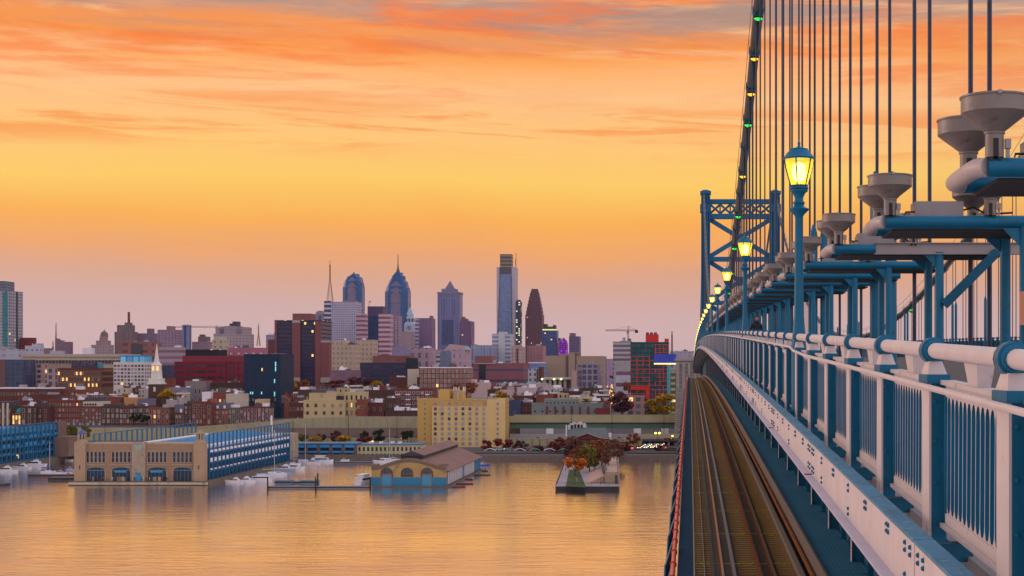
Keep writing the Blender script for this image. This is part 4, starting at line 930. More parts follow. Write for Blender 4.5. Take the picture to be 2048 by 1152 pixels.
mf = thing('mural_fence', 'low blue fence painted with white and green waves along the quay', 'fence', (wx(1050, 705), 705, 2.7)); A, B = wx(964, 705), wx(1131, 705)
put(MB().box(A, B, 705, 705.3, 2.7, wz(911.5, 705)), 'panel', paint('fence_blue', (.02, .09, .24), .6, 0, .5, .3, (.10, .22, .42), .4, .5), mf)
for k in range(6):
    c = A+4+k*7.2; m = MB(); pts = [(c-2.8+i*.7, 704.9, 4.6+1.0*math.sin(math.pi*i/8)) for i in range(9)]; m.tube(pts, .16, 6); put(m, 'wave', (WHITE, paint('wave_green', (.10, .42, .22), .6))[k % 2], mf)
# ------------------------------------------------------------------ the city
def gz(Y): return 3.0 if Y < 830 else 9.0
UNITM = [paint('unit_metal', (.28, .28, .31), .6, .1, .3, .5), paint('unit_dark', (.07, .065, .075), .7, 0, .3, .5), WHITE]
def bld(label, x0, x1, yt, Y, dep, wall, roof=None, cat='building', name='building', group=None, win=None, extra=(), units=0, base=None, cornice=None, side=True):
    """box building: x0..x1 as seen (including its receding right side), yt roof line; win=(cols, rows, w, h, frame, glass, ytop, ybot) gives real windows;
    extra=(x0, x1, ytop, dy, depth, material, part name)"""
    z0 = base if base is not None else gz(Y)-1
    if side and x1 < 950: dep = min(dep, max(6.0, .22*(x1-x0)*Y/(CX-x1)))
    A = wx(x0, Y); B = wx(x1, Y+dep) if side and x1 < CX else wx(x1, Y)
    if B < A+4: B = wx(x1, Y)
    zt = wz(yt, Y)
    t = thing(name, label, cat, ((A+B)/2, Y+dep/2, z0), 0, group)
    put(MB().box(A, B, Y, Y+dep, z0, zt, skip='t'), 'wall', wall, t)
    m = MB(); p = .5+.002*(zt-z0)
    m.box(A+p, B-p, Y+p, Y+dep-p, zt-1.2, zt-.35)
    for a in ((A-.12, B+.12, Y-.12, Y+p), (A-.12, B+.12, Y+dep-p, Y+dep+.12), (A-.12, A+p, Y+p, Y+dep-p), (B-p, B+.12, Y+p, Y+dep-p)): m.box(*a, zt-.5, zt+.35, 1)
    rf = put(m, 'roof', [roof or ROOFG, cornice or wall], t)
    for i, e in enumerate(extra):
        a, b, y, dy, dd, mt, nm = e
        yb_ = None
        if isinstance(y, tuple): y, yb_ = y
        if dy >= 1:
            dy = min(dy, dep*.4); dd = max(1.5, min(dd, dep-dy-.4-.2*i)); a, b, b0 = wx(a, Y+dy), wx(b, Y+dy+dd) if side and b < CX else wx(b, Y+dy), wx(b, Y+dy)
            a, b = max(a, A+.3+.2*i), min(b if b > a+1 else b0, B-.3-.21*i)
        else: a, b = wx(a, Y+dy), wx(b, Y+dy)
        if b-a > .1: put(MB().box(a, b, Y+dy, Y+dy+dd, wz(yb_, Y+dy) if yb_ else zt-.4 if dy >= 0 else z0, wz(y, Y+dy)), nm, mt, t)
    if win:
        c, r, w, h, fr, gl, ya, yb = win; za, zb = wz(ya, Y), wz(yb, Y)
        for i in range(c):
            for j in range(r):
                g = WARMG if R.random() < .014 else (gl if R.random() < .65 else win_alt)
                X = A+(B-A)*(i+.5)/c; Z = zb+(za-zb)*(j+.5)/r if r > 1 else (za+zb)/2
                link(win_mesh(w, h, fr, g, 0), 'window', t, (X-t.location[0], Y-t.location[1]-.02, Z-z0))
        if side:                                                       # the right-hand side, seen at an angle
            n = max(1, int(dep/((B-A)/c)/1.2))
            for i in range(n):
                for j in range(r):
                    o = link(win_mesh(w, h, fr, gl, 0), 'window', t, (B-t.location[0]+.02, Y+dep*(i+.5)/n-t.location[1], (zb+(za-zb)*(j+.5)/r)-z0)); o.rotation_euler.z = math.pi/2
    for k in range(units):
        u = R.uniform(.1, .8); s = R.uniform(1.0, 2.6)*(1+Y/3000); X = A+(B-A)*u; yy = Y+dep*R.uniform(.15, .7)
        m = MB().box(X, min(X+s*1.6, B-.6), yy, yy+s, zt-.34, zt+s*R.uniform(.5, .9))
        if k % 2: m.lathe([(s*.3, 0), (s*.3, s*.4)], (X+s*.5, yy+s*.5, zt+s*.6), 10)
        put(m, 'rooftop_unit', UNITM[R.randrange(3)], rf)
    return t
win_alt = paint('pale_blind', (.22, .20, .22), .3, 0, .3, .5)
F_ = facade
BRK = [bricks('brick_a', (.19, .034, .026), (.13, .026, .022), (.15, .055, .045), .45, .16), bricks('brick_b', (.125, .030, .028), (.085, .022, .022), (.10, .042, .04), .45, .16),
       bricks('brick_c', (.24, .055, .03), (.18, .042, .026), (.18, .075, .05), .45, .16), bricks('brick_d', (.085, .038, .03), (.06, .03, .026), (.08, .045, .038), .45, .16)]
CREAMF = paint('cream_frame', (.50, .43, .36), .7, 0, .15, 1)
TAN = paint('tan_wall', (.50, .39, .21), .85, 0, .15, .12, (.30, .22, .13), .3, .1)
YEL = paint('yellow_wall', (.50, .31, .09), .85, 0, .12, .1, (.40, .26, .10), .3, .08); YELP = paint('pale_yellow_wall', (.64, .46, .20), .85, 0, .1, .1, (.48, .34, .15), .25, .08)
SKY_ = 'high-rises on the skyline'; ROW = 'old brick houses behind the highway'
# ---- far skyline (back to front)
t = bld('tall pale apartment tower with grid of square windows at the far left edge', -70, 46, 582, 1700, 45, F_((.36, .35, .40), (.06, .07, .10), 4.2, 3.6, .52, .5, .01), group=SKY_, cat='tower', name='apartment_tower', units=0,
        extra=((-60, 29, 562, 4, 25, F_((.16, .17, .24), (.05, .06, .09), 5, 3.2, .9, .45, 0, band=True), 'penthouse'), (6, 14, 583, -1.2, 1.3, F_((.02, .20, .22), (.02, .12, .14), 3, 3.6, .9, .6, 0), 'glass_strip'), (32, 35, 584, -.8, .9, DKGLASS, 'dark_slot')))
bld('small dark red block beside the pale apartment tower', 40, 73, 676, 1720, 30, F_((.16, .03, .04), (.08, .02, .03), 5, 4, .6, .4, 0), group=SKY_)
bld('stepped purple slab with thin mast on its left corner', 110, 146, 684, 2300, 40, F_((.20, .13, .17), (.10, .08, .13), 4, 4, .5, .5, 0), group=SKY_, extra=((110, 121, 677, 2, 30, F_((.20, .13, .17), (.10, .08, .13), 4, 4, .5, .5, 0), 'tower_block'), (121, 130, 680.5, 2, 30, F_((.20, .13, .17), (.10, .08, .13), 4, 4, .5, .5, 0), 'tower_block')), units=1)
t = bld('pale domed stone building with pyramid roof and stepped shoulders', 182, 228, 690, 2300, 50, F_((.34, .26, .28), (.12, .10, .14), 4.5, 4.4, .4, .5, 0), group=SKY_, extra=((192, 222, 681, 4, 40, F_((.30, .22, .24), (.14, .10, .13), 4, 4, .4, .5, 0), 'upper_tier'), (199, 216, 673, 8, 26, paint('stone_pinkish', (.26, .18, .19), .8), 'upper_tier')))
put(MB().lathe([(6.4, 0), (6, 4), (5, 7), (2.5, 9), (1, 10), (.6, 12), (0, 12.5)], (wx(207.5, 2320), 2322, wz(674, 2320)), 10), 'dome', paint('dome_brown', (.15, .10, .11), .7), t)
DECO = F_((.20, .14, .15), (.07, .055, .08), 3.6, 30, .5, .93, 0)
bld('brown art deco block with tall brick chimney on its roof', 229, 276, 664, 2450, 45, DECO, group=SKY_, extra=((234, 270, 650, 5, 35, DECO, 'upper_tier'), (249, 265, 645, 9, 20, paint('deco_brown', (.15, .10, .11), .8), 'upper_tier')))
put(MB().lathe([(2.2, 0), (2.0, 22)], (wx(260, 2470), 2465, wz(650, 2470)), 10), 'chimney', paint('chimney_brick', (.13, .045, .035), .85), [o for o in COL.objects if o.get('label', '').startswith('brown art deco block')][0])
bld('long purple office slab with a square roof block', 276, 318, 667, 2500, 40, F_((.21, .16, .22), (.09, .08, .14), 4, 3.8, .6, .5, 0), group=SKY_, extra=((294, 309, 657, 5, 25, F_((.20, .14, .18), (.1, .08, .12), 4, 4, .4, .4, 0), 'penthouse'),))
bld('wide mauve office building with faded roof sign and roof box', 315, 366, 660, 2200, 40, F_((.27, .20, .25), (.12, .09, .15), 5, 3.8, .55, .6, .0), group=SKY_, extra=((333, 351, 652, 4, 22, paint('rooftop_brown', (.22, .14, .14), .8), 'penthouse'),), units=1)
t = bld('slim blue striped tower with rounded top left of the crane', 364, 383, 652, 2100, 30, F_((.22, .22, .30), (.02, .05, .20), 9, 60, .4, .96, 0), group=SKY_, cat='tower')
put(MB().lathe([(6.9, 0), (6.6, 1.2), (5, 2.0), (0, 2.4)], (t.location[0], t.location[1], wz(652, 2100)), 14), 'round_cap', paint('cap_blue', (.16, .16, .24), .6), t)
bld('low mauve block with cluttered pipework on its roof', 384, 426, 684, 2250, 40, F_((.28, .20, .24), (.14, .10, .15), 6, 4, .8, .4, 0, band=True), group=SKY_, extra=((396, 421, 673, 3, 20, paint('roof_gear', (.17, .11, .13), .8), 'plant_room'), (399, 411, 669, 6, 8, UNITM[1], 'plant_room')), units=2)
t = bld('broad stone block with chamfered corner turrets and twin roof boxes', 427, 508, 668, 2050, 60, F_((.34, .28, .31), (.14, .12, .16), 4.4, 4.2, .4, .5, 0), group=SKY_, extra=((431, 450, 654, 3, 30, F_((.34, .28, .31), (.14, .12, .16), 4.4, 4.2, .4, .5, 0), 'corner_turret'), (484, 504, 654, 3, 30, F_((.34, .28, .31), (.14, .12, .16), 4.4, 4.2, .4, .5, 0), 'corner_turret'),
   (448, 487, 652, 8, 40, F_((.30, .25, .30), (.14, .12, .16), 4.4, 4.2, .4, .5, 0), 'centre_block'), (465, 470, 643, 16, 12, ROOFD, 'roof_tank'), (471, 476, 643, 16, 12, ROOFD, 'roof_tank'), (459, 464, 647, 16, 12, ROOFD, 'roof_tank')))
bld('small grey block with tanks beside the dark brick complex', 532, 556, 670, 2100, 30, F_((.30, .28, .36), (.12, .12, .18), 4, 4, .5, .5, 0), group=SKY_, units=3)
t = bld('grey tower with round arched top behind the dark brick complex', 631, 650, 628, 2450, 26, F_((.24, .23, .30), (.07, .06, .12), 15, 70, .35, .8, 0), group=SKY_, cat='tower')
m = MB(); A, B = wx(631, 2450), wx(650, 2450)-.5; c = (A+B)/2; r = (B-A)/2; arc = [(c+r*math.cos(q), 2450, wz(628, 2450)+r*.75*math.sin(q)) for q in [math.pi*i/10 for i in range(11)]]
m.face(arc); m.face([(p[0], 2476, p[2]) for p in arc][::-1])
for i in range(10): m.face([arc[i], (arc[i][0], 2476, arc[i][2]), (arc[i+1][0], 2476, arc[i+1][2]), arc[i+1]])
put(m, 'arched_top', paint('arch_grey', (.25, .24, .30), .7), t)
# gabled blue glass towers
GL1 = F_((.02, .10, .24), (.006, .045, .15), 3, 4, .8, .6, 0, .3, .3, glossy=.2); GL1c = F_((.22, .17, .24), (.07, .09, .18), 3, 4, .7, .55, 0)
def gable_tower(label, x0, x1, ysh, tiers, Y, dep, spire=None):
    t = thing('skyscraper', label, 'skyscraper', (wx((x0+x1)/2, Y), Y+dep/2, 8), 0, SKY_); c = wx((x0+x1)/2, Y+dep/2); yc = Y+dep/2; w = (wx(x1, Y)-wx(x0, Y))/2
    z1 = wz(ysh, Y); k = w*.3
    oc = lambda w, k: [(c-w+k, yc-w), (c+w-k, yc-w), (c+w, yc-w+k), (c+w, yc+w-k), (c+w-k, yc+w), (c-w+k, yc+w), (c-w, yc+w-k), (c-w, yc-w+k)]
    put(MB().prism(oc(w, k), 8, z1), 'shaft', GL1, t)
    put(MB().box(c-w*.42, c+w*.42, yc-w-.6, yc-w-.02, 8, z1-w*.3), 'centre_panel', GL1c, t)
    m = MB(); m.face([(c-w*.42, yc-w-.6, z1-w*.3), (c+w*.42, yc-w-.6, z1-w*.3), (c, yc-w-.6, z1+w*.25)]); put(m, 'centre_gable', GL1c, t)
    zb = z1; wb = w
    for f, y in tiers:                                                # each tier: crossed gables that narrow
        wt = w*f; zt = wz(y, Y); m = MB(); h = zt-zb
        m.prism(oc(wb*.97, wb*.28), zb, zb+h*.35, top=oc((wb+wt)/2, (wb+wt)*.14)); m.prism(oc((wb+wt)/2, (wb+wt)*.14), zb+h*.35, zt, top=oc(wt, wt*.28))
        put(m, 'crown_tier', GL1, t)
        m = MB(); q = wb*.62; d = wb*1.0+.4
        for sx, sy in ((0, -1), (1, 0)):
            if sy: m.face([(c-q, yc-d, zb), (c+q, yc-d, zb), (c, yc-d, zb+h*.85)]); m.face([(c-q, yc-d, zb), (c, yc-d, zb+h*.85), (c, yc, zb+h*.9)]); m.face([(c, yc-d, zb+h*.85), (c+q, yc-d, zb), (c, yc, zb+h*.9)])
            else: m.face([(c+d, yc-q, zb), (c+d, yc+q, zb), (c+d, yc, zb+h*.85)]); m.face([(c+d, yc, zb+h*.85), (c+d, yc-q, zb)][::-1]+[(c, yc, zb+h*.9)])
        put(m, 'gable', GL1c if f > .5 else GL1, t); zb, wb = zt, wt
    if spire: put(MB().lathe([(wb*.9, 0), (wb*.35, (spire-zb)*.25), (wb*.2, (spire-zb)*.5), (.7, spire-zb)], (c, yc, zb), 8), 'spire', paint('spire_dark', (.06, .05, .06), .5), t)
    else: put(MB().lathe([(1.6, 0), (1.6, 3), (0, 5)], (c, yc, zb-1), 8), 'finial', paint('spire_dark', (.06, .05, .06), .5), t)
    return t
gable_tower('blue glass skyscraper with gabled crown and no spire', 688.5, 727, 574, ((.86, 562), (.55, 552), (.12, 546)), 3150, 42)
gable_tower('blue glass skyscraper with stepped gables and a long thin spire', 773, 819, 583, ((.84, 572), (.62, 560), (.40, 549), (.20, 543)), 3200, 50, wz(507, 3200))
t = bld('white gridded slab tower with dark striped left side carrying a lattice mast', 648, 712, 604, 2350, 40, F_((.42, .40, .50), (.10, .10, .18), 3.0, 3.7, .6, .5, .004), group=SKY_, cat='tower', side=False,
        extra=((648, 662, 602, -1.0, 1.1, F_((.45, .44, .54), (.02, .025, .08), 20, 7.4, 1, .55, 0, band=True), 'striped_side'), (685, 712, 600.5, 3, 12, paint('slab_top', (.16, .12, .2), .7), 'roof_plant')))
bld('banded red and white office tower right of the white gridded slab', 712, 736, 628, 2300, 30, F_((.44, .34, .40), (.15, .05, .10), 30, 7.2, 1, .5, 0, band=True), group=SKY_, cat='tower')
bld('dark purple and blue slab tower with a flagpole on top', 735, 775, 613, 2450, 40, F_((.10, .07, .13), (.02, .03, .09), 4, 3.8, .8, .5, 0), group=SKY_, cat='tower', extra=((735, 757, 632, -1, 1.1, F_((.03, .05, .13), (.02, .03, .09), 4, 3.8, .8, .6, 0), 'glass_front'),))
bld('tower striped in wide pale and maroon bands below the spired skyscraper', 757, 786, 628, 2250, 30, F_((.48, .36, .42), (.14, .05, .10), 30, 7.4, 1, .48, 0, band=True), group=SKY_, cat='tower')
bld('narrow mauve tower with vertical window slots next to the city hall tower', 786, 804, 632, 2350, 26, F_((.34, .25, .32), (.08, .07, .14), 5, 3.6, .5, .7, 0), group=SKY_, cat='tower')
# clock tower
t = thing('clock_tower', 'pale blue city hall clock tower rising in front of the spired skyscraper', 'clock tower', (wx(817, 2780), 2795, 9), 0, SKY_); c, yc = wx(817, 2780), 2795; PALEB = F_((.36, .42, .54), (.22, .26, .36), 4, 6, .3, .5, 0)
put(MB().box(c-10.5, c+10.5, yc-10.5, yc+10.5, 9, wz(663, 2780)), 'base_tower', F_((.36, .29, .31), (.2, .15, .18), 5, 8, .3, .5, 0), t)
put(MB().box(c-9.5, c+9.5, yc-9.5, yc+9.5, wz(663, 2780), wz(648, 2780)).prism([(c-9.5, yc-9.5), (c+9.5, yc-9.5), (c+9.5, yc+9.5), (c-9.5, yc+9.5)], wz(648, 2780), wz(645, 2780), top=[(c-7.5, yc-7.5), (c+7.5, yc-7.5), (c+7.5, yc+7.5), (c-7.5, yc+7.5)]), 'clock_stage', PALEB, t)
m = MB(); zc = wz(656, 2780); m.face([(c+4.5*math.cos(a), yc-9.8, zc+4.5*math.sin(a)) for a in [math.pi*2*i/16 for i in range(16)]], None, 0); m.box(c-.3, c+.3, yc-10, yc-9.81, zc, zc+3.6, 1); m.box(c, c+2.4, yc-10, yc-9.81, zc-.3, zc+.3, 1)
put(m, 'clock_face', [paint('clock_white', (.22, .22, .26), .5), DARK], t)
m = MB().lathe([(8.2, 0), (7.8, 9), (6.6, 12)], (c, yc, wz(645, 2780)), 8, rot=math.pi/8, smooth=False)
for k in range(8):
    a = k*math.pi/4; m.box(c+7.5*math.cos(a)-1.2, c+7.5*math.cos(a)+1.2, yc+7.5*math.sin(a)-1.2, yc+7.5*math.sin(a)+1.2, wz(645, 2780)+2, wz(645, 2780)+8, 1)
m.lathe([(7, 0), (6, 6), (4, 11), (2.2, 15), (1.6, 18)], (c, yc, wz(645, 2780)+12), 8, rot=math.pi/8, smooth=False)
m.lathe([(1.6, 0), (1.0, 3), (1.3, 5), (.7, 9), (0, 10)], (c, yc, wz(645, 2780)+30), 8, mi=2); put(m, 'lantern', [PALEB, DKGLASS, paint('statue_bronze', (.10, .09, .09), .5)], t)
bld('mauve stone block with tall bay standing left of the clock tower', 797, 829, 664, 2600, 40, F_((.33, .25, .28), (.24, .18, .22), 6, 7, .3, .4, 0), group=SKY_)
bld('plum coloured slab tower with fine vertical ribs and a corner stub', 830, 871, 636.5, 2650, 40, F_((.20, .13, .20), (.10, .07, .15), 3.2, 40, .6, .96, 0), group=SKY_, cat='tower', extra=((859, 870, 631.5, 2, 20, F_((.20, .13, .18), (.12, .08, .14), 4, 4, .3, .4, 0), 'roof_stub'), (830, 838, 637, -.8, .9, F_((.40, .36, .46), (.10, .09, .18), 20, 7, 1, .5, 0, band=True), 'balcony_strip')))
t = bld('purple blue skyscraper with a pyramid on its flat shoulders', 875, 919, 586, 3250, 46, F_((.20, .20, .32), (.06, .08, .20), 3.6, 40, .55, .97, 0), group=SKY_, name='skyscraper', cat='skyscraper', side=False, extra=((874, 920, (584, 587), -.6, 47.2, paint('shoulder', (.17, .16, .25), .6), 'cornice'), (883, 912, 577.5, 7, 32, F_((.20, .20, .30), (.08, .09, .18), 3.6, 4, .5, .5, 0), 'setback'),
        (884, 907, (640, 690), -.5, .6, F_((.07, .09, .20), (.03, .04, .10), 3.6, 4, .7, .7, 0), 'glass_panel')))
c, yc = t.location[0], t.location[1]; w = wx(906, 3250)-c
put(MB().prism([(c-w, yc-w), (c+w, yc-w), (c+w, yc+w), (c-w, yc+w)], wz(577.5, 3257), wz(561, 3257), top=[(c-.4, yc-.4), (c+.4, yc-.4), (c+.4, yc+.4), (c-.4, yc+.4)]), 'pyramid', F_((.17, .15, .22), (.11, .11, .17), 60, 2.4, 1, .4, 0, band=True), t)
bld('plum apartment tower with bumpy crown right of the pyramid skyscraper', 919, 949, 643, 2650, 40, F_((.17, .11, .18), (.05, .04, .10), 3.6, 3.8, .55, .55, .003), group=SKY_, cat='tower', extra=((921, 937, 637, 2, 22, F_((.17, .11, .18), (.05, .04, .1), 3.6, 3.8, .55, .5, 0), 'upper_tier'), (923, 931, 633.5, 5, 12, paint('plum_cap', (.14, .09, .13), .7), 'crown')), units=2)
# tallest glass tower
t = thing('skyscraper', 'tallest glass skyscraper with dark open crown and pale tapering edge strips', 'skyscraper', (wx(1011, 3200), 3225, 9), 0, SKY_); Y = 3200; pf = lambda x, y: (wx(x, Y), wz(y, Y))
GLC = F_((.17, .19, .32), (.09, .15, .30), 4.0, 4.2, .85, .8, .0, gmix=.25, glossy=.12); PST = F_((.42, .38, .45), (.34, .31, .40), 2, 4.2, .5, .6, 0, gmix=.2)
put(MB().box(wx(993, Y), wx(1031, Y), Y+2, Y+46, 9, wz(534, Y)), 'shaft', PST, t)
m = MB(); q = [(1000, 548), (1022.5, 548), (1024.5, 700), (995, 700)]; m.face([(wx(x, Y), Y+1.4, wz(y, Y)) for x, y in q][::-1], [(0, 200), (40, 200), (40, 0), (0, 0)][::1]); put(m, 'glass_front', GLC, t)
put(MB().box(wx(999, Y), wx(1023, Y), Y+1, Y+34, wz(548, Y), wz(533.8, Y)), 'dark_band', F_((.09, .085, .10), (.04, .04, .05), 4, 4.2, .7, .7, 0), t)
put(MB().box(wx(999.5, Y), wx(1022.5, Y), Y+4, Y+32, wz(534, Y), wz(508, Y)), 'crown', F_((.11, .10, .095), (.19, .15, .12), 40, 8, 1, .35, 0, band=True), t)
m = MB()
for (xa, ya), (xb, yb) in (((1000, 548), (995, 700)), ((1022.5, 548), (1024.5, 700))): m.beam((wx(xa, Y), Y+1.0, wz(ya, Y)), (wx(xb, Y), Y+1.0, wz(yb, Y)), 1.2, 1.0)
put(m, 'edge_mullion', paint('mullion_dark', (.05, .05, .08), .4), t)
t = bld('dark round topped tower flecked with lit zigzag windows beside the tallest skyscraper', 1031, 1041.5, 603, 3050, 24, F_((.045, .05, .09), (.02, .02, .05), 5.2, 4.6, .55, .5, .28, litcol=(.85, .8, .45)), group=SKY_, cat='tower', side=False)
put(MB().lathe([(5.4, 0), (5, 2.4), (3, 4), (0, 4.6)], (t.location[0], t.location[1]-3, wz(603, 3050)), 12), 'round_cap', ROOFD, t)
t = thing('skyscraper', 'dark red granite skyscraper tapering in many small steps to a narrow top', 'skyscraper', (wx(1067.5, 3150), 3170, 9), 0, SKY_); Y = 3150; RG = F_((.11, .055, .075), (.045, .035, .06), 3, 4, .5, .55, .006); c = wx(1067.5, Y)
m = MB(); m.box(wx(1050.5, Y), wx(1084.5, Y), Y, Y+42, 9, wz(629, Y)); prev = 629
for hw, y in ((15.8, 621), (14.6, 614), (13.2, 607), (11.9, 600), (10.6, 593), (9.2, 586), (7.6, 581), (6.2, 577)):
    w = hw/F*Y; m.box(c-w, c+w, Y+(42-2*w)/2, Y+42-(42-2*w)/2, wz(prev, Y), wz(y, Y)); prev = y
put(m, 'shaft', RG, t)
t = bld('art deco blue tower with lit yellow band under a curved crown', 1084, 1117, 661, 2750, 40, F_((.07, .09, .20), (.03, .05, .14), 4, 4, .6, .6, .01), group=SKY_, cat='tower', extra=((1085, 1114, 658.3, 1, 36, glow('band_light', (.75, .8, .25), .7), 'lit_band'), (1086, 1113, 653, 2, 34, ROOFD, 'crown'), (1086, 1096, 648, 3, 28, ROOFD, 'crown'), (1106, 1113, 650, 3, 28, ROOFD, 'crown'), (1117, 1120, 676, -1, 40, F_((.08, .08, .18), (.04, .05, .12), 4, 4, .6, .6, 0), 'side_wing')))
t = thing('building', 'small tower lit bright violet with a pointed curved top', 'tower', (wx(1126, 2550), 2560, 9), 0, SKY_); Y = 2550; VI = F_((.16, .02, .32), (.30, .03, .55), 3, 4, .6, .5, .15, litcol=(.40, .06, .8))
m = MB(); q = [(1118, 782), (1134, 782), (1134, 688), (1132, 682), (1129, 678), (1126, 675), (1124, 681), (1118, 683)]; a = [(wx(x, Y), Y, wz(y, Y)) for x, y in q]; b = [(p[0], Y+22, p[2]) for p in a]; m.face(a); m.face(b[::-1])
for i in range(len(a)): m.face([a[i], b[i], b[(i+1) % 8], a[(i+1) % 8]])
put(m, 'wall', VI, t)
bld('two step plum slab standing alone right of the violet tower', 1138, 1162, 673, 2650, 36, F_((.15, .11, .18), (.05, .05, .11), 4, 3.8, .8, .5, 0), group=SKY_, cat='tower', extra=((1139, 1152, 666, 2, 30, F_((.20, .12, .17), (.08, .06, .11), 4, 3.8, .8, .5, 0), 'upper_tier'),))
bld('white banded office block with blank centre bay before the tallest skyscraper', 984, 1028, 668, 2000, 40, F_((.44, .46, .54), (.14, .15, .22), 30, 5.6, 1, .45, 0, band=True), group=SKY_, extra=((997, 1010, 663.5, -2, 30, paint('blank_white', (.44, .46, .52), .7, 0, .1, .05), 'blank_bay'),), units=1)
bld('pink deco block with a narrow dark slit before the dark red skyscraper', 1022, 1050, 694, 1900, 40, F_((.42, .30, .29), (.16, .11, .13), 4, 4.4, .35, .5, 0), group=SKY_, extra=((1027, 1045, 690, 3, 25, F_((.42, .30, .29), (.16, .11, .13), 4, 4.4, .3, .5, 0), 'upper_tier'), (1033, 1036, 697, -.5, .6, ROOFD, 'dark_slot')))
bld('rosy brick apartment block below the art deco blue tower', 1054, 1092, 692, 1950, 40, F_((.30, .17, .19), (.16, .09, .12), 4, 4, .4, .5, 0), group=SKY_, units=2)
bld('pale glass fronted block left of the white banded office', 942, 995, 691, 1950, 40, F_((.30, .31, .42), (.13, .16, .28), 4, 18, .6, .9, 0), group=SKY_, units=2)
t = bld('pink stone office with gabled front and teal barrel roof', 868, 942, 700, 1750, 50, F_((.42, .31, .36), (.16, .14, .20), 7, 9, .35, .55, 0), roof=paint('teal_roof', (.10, .28, .36), .6), group=SKY_, extra=((881, 902, 702, -1, 1.2, F_((.16, .18, .26), (.08, .12, .18), 3, 3, .7, .7, 0), 'glass_bay'), (872, 880, 706, -.8, .9, F_((.44, .42, .5), (.08, .07, .12), 20, 5.5, 1, .5, 0, band=True), 'louvre_strip')))
A, B = wx(888, 1752), wx(934, 1752); m = MB(); c = (A+B)/2; h0, h1 = wz(700, 1752), wz(688, 1752); m.face([(A, 1752, h0), (B, 1752, h0), (B-4, 1752, h1-2), (c-8, 1752, h1), (A+6, 1752, h1-1)], None, 1); m.face([(A+6, 1752, h1-1), (c-8, 1752, h1), (c-8, 1790, h1), (A+6, 1790, h1-1)]); m.face([(c-8, 1752, h1), (B-4, 1752, h1-2), (B-4, 1790, h1-2), (c-8, 1790, h1)]); m.face([(B-4, 1752, h1-2), (B, 1752, h0), (B, 1790, h0), (B-4, 1790, h1-2)]); put(m, 'barrel_roof', [MATS['teal_roof'], paint('pink_stone', (.42, .31, .34), .8)], t)
bld('mauve civic block with a row of tall arched windows', 818, 872, 696, 1850, 45, F_((.36, .27, .32), (.10, .08, .12), 9, 11, .32, .6, 0), group=SKY_, units=2)
bld('grey lilac block with two bright roof lights under the clock tower', 784, 822, 694, 1800, 40, F_((.24, .22, .32), (.14, .14, .22), 4, 4, .6, .5, .03), group=SKY_)
# ---- middle distance
OLDB = F_((.42, .34, .28), (.16, .12, .13), 4.4, 5.2, .34, .45, .01)
bld('old beige hotel block with rows of small windows right of the brick complex', 655, 722, 690, 1520, 40, OLDB, units=3, extra=((662, 700, 682, 2, 30, OLDB, 'upper_tier'),)); bld('old beige tower block with six high windows above the hotel roofs', 714, 756, 680, 1600, 40, OLDB, units=1)
# dark glass and brick complex
PB = bricks('plum_brick', (.20, .06, .07), (.16, .05, .06), (.18, .08, .085), 1.2, .4); DG = F_((.035, .03, .07), (.018, .016, .045), 2.2, 3.6, .8, .62, .006, gmix=.12)
t = bld('dark glass office complex with tall maroon brick piers and pale bases', 549, 641, 641, 1300, 40, DG, side=False, extra=((585, 621, 627, 14, 18, PB, 'penthouse'), (549, 553.5, 640, -1.2, 1.3, PB, 'brick_pier'), (584, 600, 641.5, -2.5, 2.6, PB, 'brick_pier'), (584, 600, 755, -2.9, .35, CONC, 'pier_base'), (630, 641, 642, -2.5, 2.6, PB, 'brick_pier'), (584.2, 599.8, (640.5, 645.5), -2.8, .4, CONC, 'pier_cap'), (640.5, 649, 641.5, 3, 25, DKGLASS, 'dark_slot'), (647.5, 651, 641.5, 3, 25, PB, 'brick_pier')))
t = bld('blank maroon brick slab with pale base beside the dark glass complex', 640, 663, 681, 1298, 30, PB, extra=((640, 661, 755, -.5, .55, CONC, 'pale_base'), (640, 661, (681, 685), -.3, .35, CONC, 'pale_cap'))); bld('short orange brick block left of the dark glass complex', 536, 552, 680, 1330, 30, PB)
bld('long mauve brick block with a single row of windows behind bare trees', 661, 722, 741, 1180, 30, F_((.20, .13, .17), (.12, .08, .13), 3.2, 6, .5, .4, 0), units=2)
t = bld('long low dark blue glass building with brown roof storey', 720, 838, 726, 1260, 40, F_((.035, .035, .07), (.015, .018, .045), 3, 4, .85, .6, .004), extra=((745, 830, 711.5, 5, 28, F_((.17, .08, .08), (.10, .05, .06), 9, 6, .3, .3, 0), 'roof_storey'), (762, 780, 708, 9, 14, MATS['plum_brick'], 'roof_storey'), (812, 836, 716, -.3, .4, DKGLASS, 'glass_band')), units=2)
t = bld('long red brown office building with dark window bands and central glass bay', 944, 1059, 727, 1300, 50, F_((.21, .10, .12), (.06, .045, .08), 200, 9.5, 1, .22, 0, band=True), extra=((950, 993, 712, 8, 30, paint('red_brown_top', (.19, .07, .075), .8, 0, .15, .1), 'roof_storey'), (958, 971, 729, -.7, .8, DKGLASS, 'glass_bay'), (948, 990, (726, 728), -1, 1.2, CONC, 'pale_ledge')), units=3)
bld('light blue metal clad block right of the red brown office', 1056, 1093, 727, 1360, 30, F_((.20, .25, .42), (.16, .2, .36), 30, 8, 1, .2, 0, band=True), roof=WHITE, extra=((1056, 1093, 724.5, 1, 26, WHITE, 'white_roof_edge'),)); bld('narrow white house front with dark windows below the light blue block', 1056, 1078, 739, 1230, 20, F_((.46, .47, .52), (.05, .06, .10), 4.0, 4.6, .45, .55, 0)); bld('thin dark red party wall house beside the narrow white front', 1077, 1084, 735, 1226, 18, BRK[1])
TANF = paint('tan_panels', (.32, .225, .175), .85, 0, .12, .06, (.25, .17, .13), .3, .05); TAND = paint('tan_slot', (.13, .075, .075), .8)
